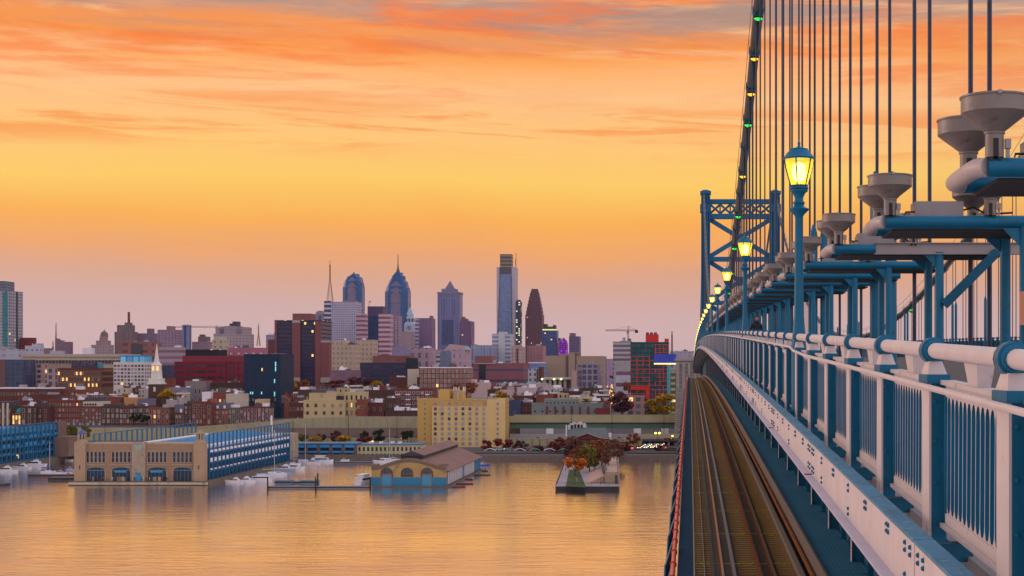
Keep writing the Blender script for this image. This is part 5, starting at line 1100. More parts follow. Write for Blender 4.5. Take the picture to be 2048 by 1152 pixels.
t = bld('huge windowless tan building in stepped blocks with dark vertical slots', 1092, 1137, 712, 1400, 60, TANF, side=False, extra=((1119, 1137, 708.5, 1, 50, TANF, 'upper_block'), (1132, 1137, 712.5, -1, 1.1, TAND, 'dark_slot'), (1137, 1150, 704.5, -2, 60, TANF, 'tower_block'), (1149, 1153.5, 706, -1, 50, TAND, 'dark_slot'), (1153, 1206, 712, -1.5, 60, TANF, 'east_block'), (1158, 1204, 705.5, 6, 30, ROOFD, 'roof_plant'), (1205, 1215, 713, 4, 55, F_((.24, .18, .17), (.07, .06, .08), 4, 5, .4, .4, 0), 'side_wing')))
t = bld('grey postmodern block with square window grid and small gabled top', 1152, 1207, 731, 1160, 40, F_((.25, .21, .25), (.06, .055, .09), 6.2, 4.9, .42, .4, 0), extra=((1163, 1194, 729.5, -1.2, 1.3, F_((.27, .235, .30), (.035, .04, .08), 4.4, 4.9, .72, .74, 0), 'window_bay'), (1170, 1188, 722, 2, 20, paint('gable_grey', (.26, .23, .27), .8), 'gable')))
A, B = wx(1164, 1159), wx(1193, 1159); m = MB(); m.face([(A, 1158.6, wz(729.5, 1159)), (B, 1158.6, wz(729.5, 1159)), ((A+B)/2, 1158.6, wz(724, 1159))]); put(m, 'pediment', MATS['gable_grey'], t)
t = bld('pale museum pavilion with dark column gaps and two lit lamps', 1085, 1142, 757, 1170, 30, paint('pavilion', (.40, .37, .35), .8, 0, .1, .2), extra=((1083, 1143, (755.5, 759), -3, 36, paint('pavilion_top', (.45, .41, .42), .8), 'flat_roof'),)+tuple((1093+k*10, 1097+k*10, 759, -.3, .4, DKGLASS, 'opening') for k in range(5))); 
for x in (1084, 1108, 1122): put(MB().lathe([(0, 0), (.7, .3), (.7, 1.0), (0, 1.3)], (wx(x, 1166), 1166, wz(760, 1166)), 8), 'lamp', glow('pavilion_lamp', (1, .95, .3), 4), t)
bld('pink brick stair tower beside the grey postmodern block', 1144, 1153, 742, 1150, 20, paint('pink_brick', (.40, .27, .26), .8), base=9)
t = bld('pale apartment slab with stacked balconies and clutter on its roof', 1226, 1266, 684, 1450, 40, F_((.40, .35, .38), (.09, .075, .11), 20, 4.6, 1, .52, 0, band=True), extra=((1240, 1266, 681.5, 6, 25, UNITM[0], 'roof_plant'), (1245, 1251, 675, 9, 8, UNITM[0], 'roof_tank'), (1256, 1262, 677, 9, 8, UNITM[1], 'roof_tank')))
bld('small white block with a bright roof edge under the balcony slab', 1228, 1264, 724, 1260, 30, F_((.34, .32, .34), (.26, .24, .27), 6, 5, .3, .3, 0), roof=WHITE); bld('white and plum low block beside the lit street', 1232, 1266, 744, 1140, 30, F_((.40, .40, .46), (.14, .06, .10), 60, 9, 1, .35, 0, band=True), roof=WHITE)
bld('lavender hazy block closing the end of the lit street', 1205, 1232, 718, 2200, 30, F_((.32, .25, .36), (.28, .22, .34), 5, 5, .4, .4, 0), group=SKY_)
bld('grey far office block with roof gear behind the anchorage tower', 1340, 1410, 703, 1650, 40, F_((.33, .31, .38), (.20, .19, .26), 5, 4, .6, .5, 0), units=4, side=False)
bld('dark brown slim building between the red framed block and the anchorage', 1339, 1352, 742, 1000, 20, F_((.17, .13, .12), (.35, .5, .2), 5, 4, .6, .4, .1), side=False)
# red framed glass apartment building
Y = 950; t = thing('apartment_building', 'dark glass apartment building gridded with red frames and a red roof block', 'apartment building', (wx(1300, Y), 965, 8)); RF = paint('red_frame', (.62, .035, .03), .6, 0, .2, .3); A, B = wx(1261, Y), wx(1337, Y)
put(MB().box(A, B, Y, Y+34, 8, wz(684, Y)), 'wall', F_((.012, .035, .045), (.005, .04, .052), 2.2, 3.2, .86, .8, .004, gmix=.35, glossy=.35), t)
put(MB().box(wx(1291, Y), wx(1316, Y), Y+3, Y+20, wz(685, Y), wz(668, Y)).box(wx(1329, Y), wx(1337, Y), Y+3, Y+12, wz(685, Y), wz(677, Y)), 'roof_block', paint('red_block', (.50, .015, .012), .7, 0, .2, .2), t)
for x in (1295, 1303, 1311): put(MB().lathe([(1.0, 0), (1.0, 1.0), (.6, 1.3)], (wx(x, Y+8), Y+8, wz(668, Y)), 8), 'roof_fan', ROOFD, t)
m = MB(); r2 = random.Random(3)
for k in range(17):
    y = 689+k*8.2; full = k > 2
    segs = ([(1261, 1337)] if r2.random() < .6 else [(1261, 1300), (1314, 1337)]) if full else [(1309, 1337)]
    for a, b in segs: m.box(wx(a, Y), wx(b, Y), Y-.35, Y-.02, wz(y, Y)-.14, wz(y, Y)+.14)
    for x in (1261.5, 1274, 1287, 1299, 1311, 1320, 1327, 1336.5):
        if (x > 1308 or k > 2) and (r2.random() < .75 or x > 1336): m.box(wx(x, Y)-.19, wx(x, Y)+.19, Y-.42, Y-.36, wz(y+8.2, Y), wz(y, Y))
put(m, 'red_frame', RF, t); put(MB().box(wx(1261, Y), wx(1299, Y), Y-1.6, Y-.5, wz(780, Y), wz(773, Y)).box(wx(1291, Y), wx(1299, Y), Y-1.5, Y-.5, wz(798, Y), wz(780, Y)), 'red_canopy', MATS['red_block'], t)
put(MB().box(wx(1254, Y), wx(1290, Y), Y-3, Y-.5, 8, wz(790, Y)), 'podium', F_((.30, .18, .16), (.05, .08, .10), 5, 4.4, .6, .6, .02), t)
# ---- left middle ground
t = bld('dark blue glass office with thin white vertical lines and brown end pier', -20, 71, 720, 1110, 40, F_((.10, .13, .22), (.02, .03, .07), 2.0, 40, .86, .99, .0), extra=((-20, 11, 719, -.8, .9, paint('brown_pier', (.14, .07, .08), .8), 'end_pier'), (10, 48, 722, -.5, .55, F_((.06, .09, .17), (.02, .03, .065), 4, 3.8, .8, .85, .012), 'glass_front')))
bld('pale pink deco office with dark window strips next to the blue glass office', 69, 96, 728, 1130, 30, F_((.42, .30, .30), (.07, .06, .09), 7, 4, .4, .6, .03)); bld('pink and black gridded block with bright windows left of the lit brick warehouse', 94, 118, 738, 1120, 30, F_((.36, .27, .28), (.03, .03, .05), 5.2, 5, .5, .62, .06, litcol=(.9, .9, .8)))
bld('flat tan block on the roofs above the pink office', 96, 143, 728, 1200, 30, paint('flat_tan', (.30, .22, .18), .85)); 
t = bld('long beige colonnaded hall with arched openings along its top floor', 44, 246, 713, 1300, 40, F_((.42, .36, .32), (.08, .06, .08), 6.4, 40, .4, .0, 0), side=False, extra=((44, 246, (708, 713.5), -1.5, 42, paint('hall_cornice', (.42, .35, .31), .8, 0, .15, .1), 'cornice'), (44, 246, (719.3, 720.3), -1, 1.05, paint('hall_ledge', (.45, .37, .33), .8), 'ledge')))
for k in range(26): X = wx(74+k*6.6, 1299); put(MB().box(X-.9, X+.9, 1298.6, 1299, wz(727, 1299), wz(721.5, 1299)).lathe([(.9, -.2), (.9, .2)], (X, 1298.85, wz(721.5, 1299)), 10), 'arch_opening', ROOFD, t)
bld('white penthouse boxes stepping on the roofs beside the tall apartment tower', 50, 88, 692, 1500, 30, F_((.44, .44, .52), (.08, .08, .11), 5, 14, .4, .12, 0), extra=((64, 88, 687, 3, 18, F_((.44, .45, .54), (.05, .05, .08), 4.5, 20, .5, .12, 0), 'upper_box'),), units=2); bld('low white roofscape with dark gear below the apartment tower', -20, 52, 699, 1450, 30, F_((.40, .40, .48), (.2, .2, .26), 9, 6, .5, .4, 0), units=4); bld('small brown stub building on the white roofs', 88, 100, 697, 1550, 20, paint('stub_brown', (.20, .15, .17), .8)); bld('long white flat building with four black doors on its roof', 100, 130, 702, 1420, 25, F_((.42, .42, .48), (.04, .04, .06), 5, 14, .5, .25, 0)); bld('white roof cabin with two round vents left of the domed building', 165, 190, 697, 1600, 20, WHITE, units=1)
t = bld('dark red brick warehouse with several glowing yellow windows', 116, 228, 737, 1080, 34, bricks('warehouse_brick', (.20, .10, .06), (.16, .08, .05), (.18, .1, .07), .6, .2), win=(22, 3, 1.5, 2.4, BRK[2], paint('dim_pane', (.05, .035, .03), .3), 741, 776), extra=((143, 206, 725, 8, 18, F_((.05, .04, .07), (.03, .03, .05), 6, 5, .6, .3, 0), 'roof_storey'), (116, 226, (736, 739), -.8, .9, paint('warehouse_cornice', (.12, .025, .03), .8), 'cornice')))
for i, o in enumerate([o for o in t.children if o.name.startswith('window')]):
    if i % 11 in (2, 7) and i < 60: o.data = win_mesh(1.5, 2.4, BRK[2], WARMG, 0)
put(MB().lathe([(3.1, 0), (3.1, 3.0), (2.6, 3.8), (0, 4.2)], (wx(196, 1092), 1094, wz(736, 1092)), 14), 'roof_tank', paint('tank_teal', (.02, .14, .20), .5), t)
bld('white concrete grid building with dark square windows left of the church spire', 227, 306, 725, 1062, 36, paint('grid_white', (.60, .55, .56), .8, 0, .1, .2), win=(9, 6, 1.75, 1.6, paint('grid_frame', (.56, .52, .53), .8), DKGLASS, 728, 771), units=0); 
bld('bright blue glass box on the roofs behind the white grid building', 240, 304, 711.5, 1140, 20, F_((.06, .24, .52), (.10, .34, .62), 5, 9, .8, .9, 0, gmix=.6))
bld('brown red concrete office with recessed dark floors behind the blue glass box', 240, 322, 684, 1600, 40, F_((.24, .12, .11), (.06, .04, .06), 11, 7.4, .55, .42, .01), units=3, extra=((262, 284, 688, -1, 1.1, F_((.08, .06, .08), (.03, .03, .05), 6, 5, .9, .7, 0), 'dark_front'),)); bld('pinkish multi storey car park with slotted floors', 318, 372, 695, 1500, 40, F_((.36, .27, .32), (.14, .09, .13), 40, 6.5, 1, .42, 0, band=True), units=2); bld('dark navy office behind the church spire with pale base', 316, 352, 731, 1240, 30, F_((.05, .06, .12), (.02, .025, .06), 4, 4, .9, .6, .01))
bld('small red brick annex between spire and the big red building', 330, 352, 758, 1120, 20, BRK[2])
REDW = F_((.17, .022, .040), (.03, .008, .02), 8.5, 4.9, .84, .48, .0)
t = bld('big crimson office building with grid of dark windows and black roof storey', 349, 489, 724, 1160, 50, REDW, side=False, extra=((365, 487, 711.5, 4, 40, paint('crimson', (.175, .02, .036), .8, 0, .15, .1), 'upper_storey'), (371, 434, 699, 10, 26, F_((.015, .013, .02), (.01, .01, .015), 6, 8, .3, .2, .25, litcol=(1, .8, .5)), 'roof_storey'), (446.5, 449.5, 724, -.9, 1, MATS['crimson'], 'pier'), (471, 474, 724, -.9, 1, MATS['crimson'], 'pier')))
bld('rosy violet block with white spots of windows behind the crimson building', 440, 546, 696, 1560, 40, F_((.34, .15, .20), (.5, .42, .45), 8, 8, .3, .2, 0), units=3); bld('beige block with a pale penthouse behind the black roof storey', 424, 458, 680, 1700, 30, F_((.42, .37, .30), (.10, .08, .10), 7, 6, .25, .4, .02), extra=((427, 454, 673, 2, 20, paint('beige_pent', (.42, .37, .31), .8), 'penthouse'),)); bld('grey cream annex with bright window dots above the crimson building', 434, 456, 696, 1540, 26, F_((.36, .33, .33), (.6, .58, .6), 5, 6, .35, .4, 0))
t = bld('dark teal metal tower with slim lit slots and brick balcony side', 488, 561, 709, 1010, 34, paint('teal_metal', (.012, .032, .072), .6, 0, .25, .3, spec=.15), side=False, extra=((560, 577, 716, 1.5, 26, F_((.22, .075, .05), (.03, .03, .05), 2.9, 3.6, .5, .55, .0), 'brick_side'), (540, 562, 707, 3, 14, paint('lilac_top', (.20, .18, .25), .7), 'lift_housing')))
for i, (x, y, h, l) in enumerate([(551, 728, 9, 1), (551, 738, 9, 1), (524, 739, 6, 2), (549, 762, 8, 1), (497, 750, 7, 0), (503, 750, 8, 0), (520, 751, 9, 0), (500, 763, 9, 0), (520, 763, 9, 0), (496, 775, 7, 0), (509, 775, 7, 0), (517, 775, 7, 0), (549, 775, 6, 0), (501, 786, 5, 1), (505, 786, 5, 1), (523, 786, 5, 1), (549, 788, 9, 1), (498, 799, 6, 3), (506, 799, 6, 3), (518, 799, 6, 3), (550, 799, 6, 3), (497, 727, 6, 0)]):
    put(MB().box(wx(x, 1009.7)-.38, wx(x, 1009.7)+.38, 1009.8, 1010.02, wz(y+h/2, 1010), wz(y-h/2, 1010)), 'slot_window', (DKGLASS, glow('cyan_slot', (.25, .8, .8), .5), WARMG, win_alt)[l], t)
# church
t = thing('church', 'white wooden church spire on a square brick tower', 'church', (wx(308, 960), 965, 8.5)); Y = 960; c, yc = wx(309, Y), 965; WS = paint('spire_white', (.62, .60, .56), .7, 0, .12, .5)
h = lambda px: px/F*Y
put(MB().box(c-h(12.5), c+h(12.5), Y, Y+2*h(12.5), 8.5, wz(768, Y)), 'brick_tower', BRK[3], t); put(MB().box(c-h(14.5), c+h(14.5), Y-.6, Y+2*h(12.5)+.6, wz(768.5, Y), wz(766, Y)).box(c-h(12), c+h(12), Y+.2, Y+2*h(12), wz(766, Y), wz(757, Y)), 'balustrade', WS, t)
yc = Y+h(12.5); m = MB(); o8 = lambda r, y0, y1, r1=None: m.lathe([(h(r), 0), (h(r1 or r), wz(y1, Y)-wz(y0, Y))], (c, yc, wz(y0, Y)), 8, rot=math.pi/8, smooth=False)
o8(11, 757, 744, 10); o8(10.5, 744, 742); o8(9.2, 742, 731); o8(10.6, 731, 729, 9.5); o8(9, 729, 723, 4.8); put(m, 'belfry', WS, t); m = MB(); o8(4.8, 723, 687, .35); put(m, 'spire', WS, t); put(MB().lathe([(.08, 0), (.08, 2.4), (.3, 2.5), (0, 2.7)], (c, yc, wz(688, Y)), 6), 'finial', DARK, t)
for dx in (-4.5, 4.5): put(MB().box(c+h(dx)-.75, c+h(dx)+.75, yc-h(8.6)-.1, yc-h(8.4), wz(741, Y), wz(733, Y)).lathe([(.75, -.05), (.75, .05)], (c+h(dx), yc-h(8.5), wz(733, Y)), 8), 'belfry_opening', glow('belfry_light', (1, .5, .16), .9), t)
for dx in (-1, ): put(MB().box(c-.7, c+.7, Y-.12, Y-.02, wz(783, Y), wz(774, Y)), 'arched_window', WS, t)
A, B = wx(276, 966), wx(296, 966); m = MB().box(A, wx(322, 966), 966, 985, 8.5, wz(800, 966)); put(m, 'nave', BRK[2], t)
m = MB(); ar, br = wx(281, 962), wx(316, 962); m.face([(ar, 962, wz(800, 962)), (br, 962, wz(800, 962)), (br-3, 972, wz(789, 972)), (ar+3, 972, wz(789, 972))]); m.face([(br, 962, wz(800, 962)), (br, 982, wz(800, 962)), (br-3, 972, wz(789, 972))]); m.face([(br, 982, wz(800, 962)), (ar, 982, wz(800, 962)), (ar+3, 972, wz(789, 972)), (br-3, 972, wz(789, 972))]); m.face([(ar, 982, wz(800, 962)), (ar, 962, wz(800, 962)), (ar+3, 972, wz(789, 972))]); put(m, 'green_roof', paint('copper_roof', (.03, .32, .30), .6, 0, .2, .4), t)
# ---- brick rows behind the highway: label, x0, x1, y top, Y, material, cols, rows, roof
def row(label, x0, x1, yt, Y, b, cols, rows, roof=None, w=1.0, hh=1.7, fr=None, gl=None, cat='house', name='row_house', ybot=None, units=1, dep=14, **k):
    yb = ybot or (CY+(CZ-gz(Y)-1.2)*F/Y)
    t = bld(label, x0, x1, yt, Y, dep, BRK[b] if isinstance(b, int) else b, roof, cat, name, ROW, (cols, rows, w, hh, fr or CREAMF, gl or DKGLASS, yt+2.5, yb), units=units+(x1-x0 > 25), side=k.pop('side', False), **k)
    A, B, zt = wx(x0, Y), wx(x1, Y), wz(yt, Y); rf = [o for o in t.children if o.name.startswith('roof')][0]
    if isinstance(b, int):
        for i in range(max(1, int((B-A)/7))):
            X = A+1+(B-A-2.5)*R.random(); yy = Y+dep*R.uniform(.2, .8); h = R.uniform(1.2, 2.4)
            put(MB().box(X, X+.9, yy, yy+1.3, zt-.3, zt+h).box(X-.1, X+1.0, yy-.1, yy+1.4, zt+h, zt+h+.2), 'chimney', BRK[R.randrange(4)], rf)
    return t
row('long brick terrace with white roof line at the far left', -10, 113, 776, 1000, 1, 17, 3, WHITE, units=5, cornice=WHITE); row('low dark brick house with a lit ground floor behind the long terrace', 60, 112, 790, 960, 1, 8, 2, units=2); row('red blank shed wall between the warehouse and the terrace', 113, 167, 780, 1010, 2, 2, 1, ROOFD, gl=win_alt)
row('black mansard brick house with two cream dormers at the left edge', -6, 22, 814, 890, 3, 3, 3, ROOFD, 1.3, 2.2, extra=((-6, 22, 803, .3, 12, ROOFD, 'mansard'), (4, 8, 806, -.4, 2, CREAMF, 'dormer'), (13, 17, 806, -.4, 2, CREAMF, 'dormer')))
t = row('orange lit house with a round teal dome roof', 24, 42, 828, 888, 2, 3, 2, ROOFD, 1.0, 2.4, gl=WARMG, units=0); put(MB().lathe([(2.7, 0), (2.6, 1.4), (2.0, 2.6), (1, 3.3), (0, 3.6)], (t.location[0], 893, wz(828, 888)), 14), 'dome', paint('teal_dome', (.02, .20, .22), .6), t)
row('tan cornered brick house with lilac hipped roof', 41, 74, 813, 885, 3, 2, 3, paint('lilac_roof', (.30, .24, .30), .8), 1.3, 2.3, side=True, extra=((43, 60, 811, 2, 8, MATS['lilac_roof'], 'hip'),)); row('narrow brick house with one yellow lit window', 74, 96, 814, 892, 1, 2, 3, units=1, extra=((76, 94, 806, 5, 8, ROOFD, 'upper_storey'),)); row('blue grey hipped roof house behind the dome roof house', 26, 62, 802, 930, 1, 4, 2, paint('bluegrey_roof', (.12, .13, .2), .8))
row('long red brick factory block with white storefront base', 95, 165, 801, 900, 0, 10, 4, paint('pink_roof', (.40, .25, .25), .8), .9, 1.5, units=3, extra=((125, 165, 846, -1.2, 1.25, F_((.36, .35, .38), (.05, .05, .08), 3.6, 4, .6, .6, 0), 'storefront'),)); t = row('red brick block with cream attic and dark slate roof', 163, 204, 813.5, 899, 0, 6, 4, ROOFD, .9, 1.5, units=0, extra=((166, 206, 803, .2, 12, CREAMF, 'attic'), (164, 204, 846, -1.2, 1.25, F_((.36, .35, .38), (.05, .05, .08), 3.6, 4, .6, .6, 0), 'storefront'), (170, 200, 795, 3, 9, ROOFD, 'slate_roof')))
for k in range(5): put(MB().box(wx(169+k*5.2, 898)-.5, wx(169+k*5.2, 898)+.5, 898.9, 899.15, wz(811, 899), wz(807, 899)), 'attic_window', DKGLASS, t)
row('sign boarded brick house front with a white name board', 100, 128, 800.5, 905, 0, 3, 3, units=0); row('near black brick house with two lit yellow windows', 203, 239, 813, 897, 3, 4, 3, ROOFD, 1.2, 2.0, units=1, extra=((205, 240, 808, 3, 8, ROOFD, 'roof_hump'),)); row('crimson brick gable end above the black brick house', 216, 240, 794, 930, 2, 1, 1, WHITE, extra=((222, 240, 792.5, 1, 8, WHITE, 'white_coping'),))
row('brown brick house with snow pale roof right of the black brick house', 239, 266, 814, 896, 1, 4, 3, ROOFG, 1.1, 1.9); row('brown brick double house with a white downpipe', 265, 298, 813, 897, 3, 5, 3, ROOFG, 1.1, 1.9); row('orange red corner brick house with long dark side', 297, 350, 816, 895, 2, 5, 3, ROOFG, 1.2, 2.0, side=True, dep=26)
row('orange lit loft box on the pale roofs', 248, 275, 796, 930, paint('loft_orange', (.50, .25, .09), .8), 2, 1, WHITE); row('grey violet flat roofed house below the green church roof', 276, 296, 799, 925, paint('violet_wall', (.16, .13, .19), .8), 3, 1); row('pale pink flat house right of the green church roof', 333, 350, 801, 940, paint('pale_pink', (.44, .36, .38), .8), 2, 1)
row('grey slate mansard house with one white skylight', 350, 369, 826, 893, 1, 3, 2, ROOFD, extra=((350, 368, 809, .4, 12, paint('slate_grey', (.12, .12, .16), .8), 'mansard'), (360, 364, 818, .1, 1, WHITE, 'skylight'))); row('very dark narrow mansard house with pale dormers', 368, 384, 808, 894, 3, 2, 4, ROOFD, .9, 1.6); row('crimson brick house with pale lilac roof and tall windows', 384, 412, 804, 892, 0, 4, 4, MATS['lilac_roof'], 1.0, 2.0)
t = row('crimson brick stair gable tower with a pointed top', 411, 425, 806, 889, 0, 1, 4, ROOFD, 1.2, 2.2, units=0); A, B = wx(411, 889), wx(425, 889); m = MB(); m.prism([(A, 889), (B, 889), ((A+B)/2, 889.01)], wz(806, 889), wz(806, 889)+.01); m.face([(A, 889, wz(806, 889)), (B, 889, wz(806, 889)), ((A+B)/2, 889, wz(797, 889))]); m.face([(A, 889, wz(806, 889)), ((A+B)/2, 889, wz(797, 889)), ((A+B)/2, 903, wz(797, 889)), (A, 903, wz(806, 889))]); m.face([((A+B)/2, 889, wz(797, 889)), (B, 889, wz(806, 889)), (B, 903, wz(806, 889)), ((A+B)/2, 903, wz(797, 889))]); put(m, 'gable', BRK[0], t)
row('red brick house with blue grey slate roof and two triangular dormers', 425, 456, 818, 893, 2, 5, 3, ROOFD, .9, 1.6, units=0, extra=((426, 458, 806, .8, 10, MATS['slate_grey'], 'slate_roof'), (433, 437, 811, .2, 2, WHITE, 'dormer'), (447, 451, 811, .2, 2, WHITE, 'dormer'))); row('grey brown house front with dark openings beside the dormer house', 455, 487, 816, 894, paint('greybrown', (.13, .10, .09), .85, 0, .25, .5), 4, 3, MATS['slate_grey'], 1.2, 1.7); row('large square red brick house with white window frames', 486, 548, 814, 892, 0, 7, 4, ROOFG, .9, 1.9, WHITE, side=True, dep=12)
row('white box house on the roofs above the crimson brick house', 404, 421, 785, 940, WHITE, 2, 1, WHITE); row('red brick studio with lit upper windows behind the slate roofs', 421, 452, 785, 945, 2, 4, 2, WHITE); row('cream strip building with five black windows', 452, 484, 789, 930, CREAMF, 5, 1, WHITE, 1.6, 2.6, DARK); row('grey columned bank building with shallow pediment before the crimson building', 370, 412, 763, 1030, paint('bank_grey', (.22, .18, .18), .85, 0, .2, .3), 5, 2, paint('bank_roof', (.36, .30, .30), .8), 1.0, 2.6); row('dull brown brick block right of the columned bank', 410, 486, 766, 1040, 3, 12, 3, ROOFG, 1.0, 2.0, units=4); row('blue grey small shed roofs right of the church tower', 336, 374, 776, 1000, paint('shed_bluegrey', (.20, .19, .26), .8), 4, 1, ROOFG); row('tan plywood box on the red brick roof', 510, 527, 800, 900, paint('plywood', (.52, .36, .22), .8), 1, 1, units=0)
# right half of the rows
row('low dark red house with a white roof tank beside the beige hotel', 577, 607, 806, 905, 1, 4, 2, ROOFG); row('grey brown loft with white penthouse behind the beige hotel', 596, 640, 780, 990, 3, 6, 2, WHITE, extra=((600, 614, 774, 2, 8, WHITE, 'penthouse'),)); 
t = row('large cream apartment house with paired windows and flat roofs', 607, 690, 801, 890, TAN, 5, 3, ROOFG, 1.5, 1.9, paint('tan_frame', (.36, .27, .22), .8), units=0, extra=((618, 672, 786, .6, 13, TAN, 'upper_storey'), (672, 682, 792, 1.2, 8, DKGLASS, 'glass_corner'), (624, 650, 779, 6, 8, UNITM[1], 'roof_plant'), (652, 668, 782, 6, 6, UNITM[0], 'roof_plant'))); row('cream stone wing with tall dark windows right of the cream apartment house', 689, 727, 785, 894, TAN, 4, 4, WHITE, .9, 2.6, DARK, extra=((700, 720, 778, 3, 8, CREAMF, 'roof_box'),))
row('narrow red house leaning on the cream stone wing', 713, 728, 800, 889, 2, 2, 2); row('dark purple brick house with a white roof deck', 728, 768, 806, 900, 1, 3, 2, WHITE, units=4); row('wide brown brick block with plain wall behind the roof deck', 724, 792, 781, 960, 3, 6, 2, ROOFG, units=3, extra=((723, 736, 773, 2, 8, CREAMF, 'roof_box'), (759, 770, 771, 2, 8, MATS['crimson'], 'roof_box'))); row('brown house with turquoise awning band between roof deck and balcony block', 768, 794, 797, 905, 3, 3, 2)
t = row('red brick balcony apartment block with white bands and arched pediment', 789, 866, 778, 935, 0, 9, 6, WHITE, 1.4, 1.7, WHITE, units=1, extra=tuple((a, b, (y, y+2.4), -.9, .95, WHITE, 'white_band') for y in (788, 798, 808, 818) for a, b in ((791, 800), (811, 820), (850, 858)))); A, B = wx(817, 934), wx(838, 934); m = MB(); c = (A+B)/2; m.face([(A, 934, wz(778, 934)), (B, 934, wz(778, 934))]+[(c+(B-A)/2*math.cos(a), 934, wz(778, 934)+2.2*math.sin(a)) for a in [math.pi*i/8 for i in range(1, 8)]]); put(m, 'pediment', WHITE, t)
row('low storefront strip with pale awnings before the balcony block', 770, 836, 822, 900, 3, 8, 1, ROOFG, units=2)
t = row('tall red brick apartment house with white banded bays behind the yellow hotel', 839, 946, 735, 1085, 2, 12, 6, WHITE, 1.7, 2.3, CREAMF, paint('grey_glass', (.10, .12, .15), .25), ybot=795, dep=30, cornice=WHITE, side=True); row('dark brick theatre with cream arched front left of the banded apartment house', 778, 842, 755, 1120, 1, 4, 1, ROOFD, units=3, extra=((815, 834, 738, -1, 8, CREAMF, 'arched_front'),)); row('pink stucco block with a flat step right of the banded apartment house', 943, 977, 766, 1050, paint('pink_stucco', (.52, .36, .36), .8), 5, 1, WHITE, 1.2, 1.0, DARK, extra=((943, 950, 759, .5, 12, MATS['pink_stucco'], 'step'),)); row('long pale pink market hall with small teal skylight pyramids', 993, 1092, 768, 1100, paint('market_pink', (.44, .35, .36), .8, 0, .12, .1), 3, 1, ROOFG, units=0)
t = [o for o in COL.objects if o.get('label', '').startswith('long pale pink market hall')][0]
for x in (1010, 1031, 1057, 1078): c = wx(x, 1106); put(MB().lathe([(3.6, 0), (0, 2.2)], (c, 1106, wz(768, 1100)-.2), 4, rot=math.pi/4, smooth=False), 'skylight', paint('skylight_teal', (.12, .34, .36), .4), t)
row('brick house with cream top storey behind the yellow hotel roof', 975, 1000, 780, 1000, 3, 3, 2, CREAMF); row('rose stucco house with three arched windows near the market hall', 1000, 1024, 781, 990, MATS['pink_stucco'], 3, 2, ROOFG); row('white pink warehouse box with a chimney in front of the market hall', 1034, 1072, 776, 1040, paint('box_pink', (.54, .42, .44), .8), 1, 1, WHITE, units=2); row('second white pink warehouse box near the museum pavilion', 1088, 1122, 776, 1040, MATS['box_pink'], 1, 1, WHITE, units=2); row('brown brick mill with flat roof below the grey postmodern block', 1160, 1216, 777, 1060, 3, 9, 2, ROOFG, units=3); row('crowded dark roofs with white gear around the mill', 1120, 1165, 783, 1000, 1, 6, 2, WHITE, units=6); row('deep red low houses left of the grey green factory', 1024, 1066, 792, 960, 1, 6, 2, WHITE, units=4); row('red brick low block with white parapet in front of the pink boxes', 1072, 1102, 790, 960, 2, 4, 1, WHITE, units=2)
row('dark blue metal block beside the yellow hotel', 1017, 1041, 802, 890, paint('navy_metal', (.015, .035, .10), .5, 0, .2, .3), 1, 1, paint('navy_roof', (.02, .06, .16), .6), units=0); row('brick yard house with porch right of the dark blue block', 1040, 1064, 806, 895, 1, 3, 2, units=2)
GRG = paint('grey_green', (.17, .20, .20), .75, 0, .12, .2)
t = bld('grey green metal factory row with tall dark red doors', 1063, 1204, 808, 890, 22, GRG, GRG, name='factory', cat='factory', extra=((1088, 1156, 798, 5, 14, GRG, 'upper_storey'), (1063, 1205, 829.5, -.4, .45, ROOFD, 'plinth'))+tuple((1092+k*16.5, 1096+k*16.5, 813, -.5, .55, paint('door_red', (.18, .02, .03), .7), 'red_door') for k in range(6)), side=False)
for k in range(9): put(MB().box(wx(1070+k*15, 890)-.5, wx(1070+k*15, 890)+.5, 889.8, 890.02, wz(824, 890), wz(821, 890)), 'window', DKGLASS, t); put(MB().box(wx(1094+k*7.6, 895)-.4, wx(1094+k*7.6, 895)+.4, 894.8, 895.02, wz(807, 895), wz(804, 895)), 'window', DKGLASS, t)
row('crimson low shop with pale sign at the right end of the factory row', 1191, 1218, 817, 886, paint('shop_red', (.17, .02, .035), .8), 3, 1, ROOFD, units=0); row('cream low house with yellow parapet behind the factory row', 1156, 1188, 795, 930, paint('cream_house', (.55, .44, .26), .8), 5, 1, WHITE, units=1); row('bright red brick house with white gable behind the factory row', 1180, 1218, 803, 920, 2, 4, 2, WHITE, units=1, extra=((1181, 1195, (804, 812), -.5, 5, WHITE, 'white_gable'),)); row('dark house with white coping line beside the dark red tree', 1188, 1219, 790, 960, 1, 5, 2, ROOFD, cornice=WHITE)
# yellow hotel by the river
Y = 765; t = bld('large yellow apartment hotel with grid of small windows by the highway', 835, 1018, 799, Y, 26, YEL, ROOFG, name='hotel', cat='hotel', base=2.5, extra=((877, 907, 779.5, 6, 12, YEL, 'lift_tower'), (907, 931, 781, 7, 10, YEL, 'lift_tower'), (864, 974, 813, -1.2, 1.3, YELP, 'pale_front'), (974, 1010, 799, -1.25, 1.35, YELP, 'pale_end'), (996, 1009, 797, -.9, 3, YELP, 'parapet_peak')))
for i in range(8):
    for j in range(9):
        x = 871.5+i*13.8; y = 807.5+j*10.0; g = (DKGLASS, win_alt, paint('curtain', (.30, .30, .30), .5), paint('curtain_rose', (.24, .15, .15), .5))[R.choice((0, 1, 1, 2, 2, 3))]
        link(win_mesh(1.45, 1.5, paint('hotel_frame', (.46, .38, .30), .7), g, 0), 'window', t, (wx(x, Y)-t.location[0], (Y-1.22 if j else Y-.02)-t.location[1], wz(y, Y)-2.5))
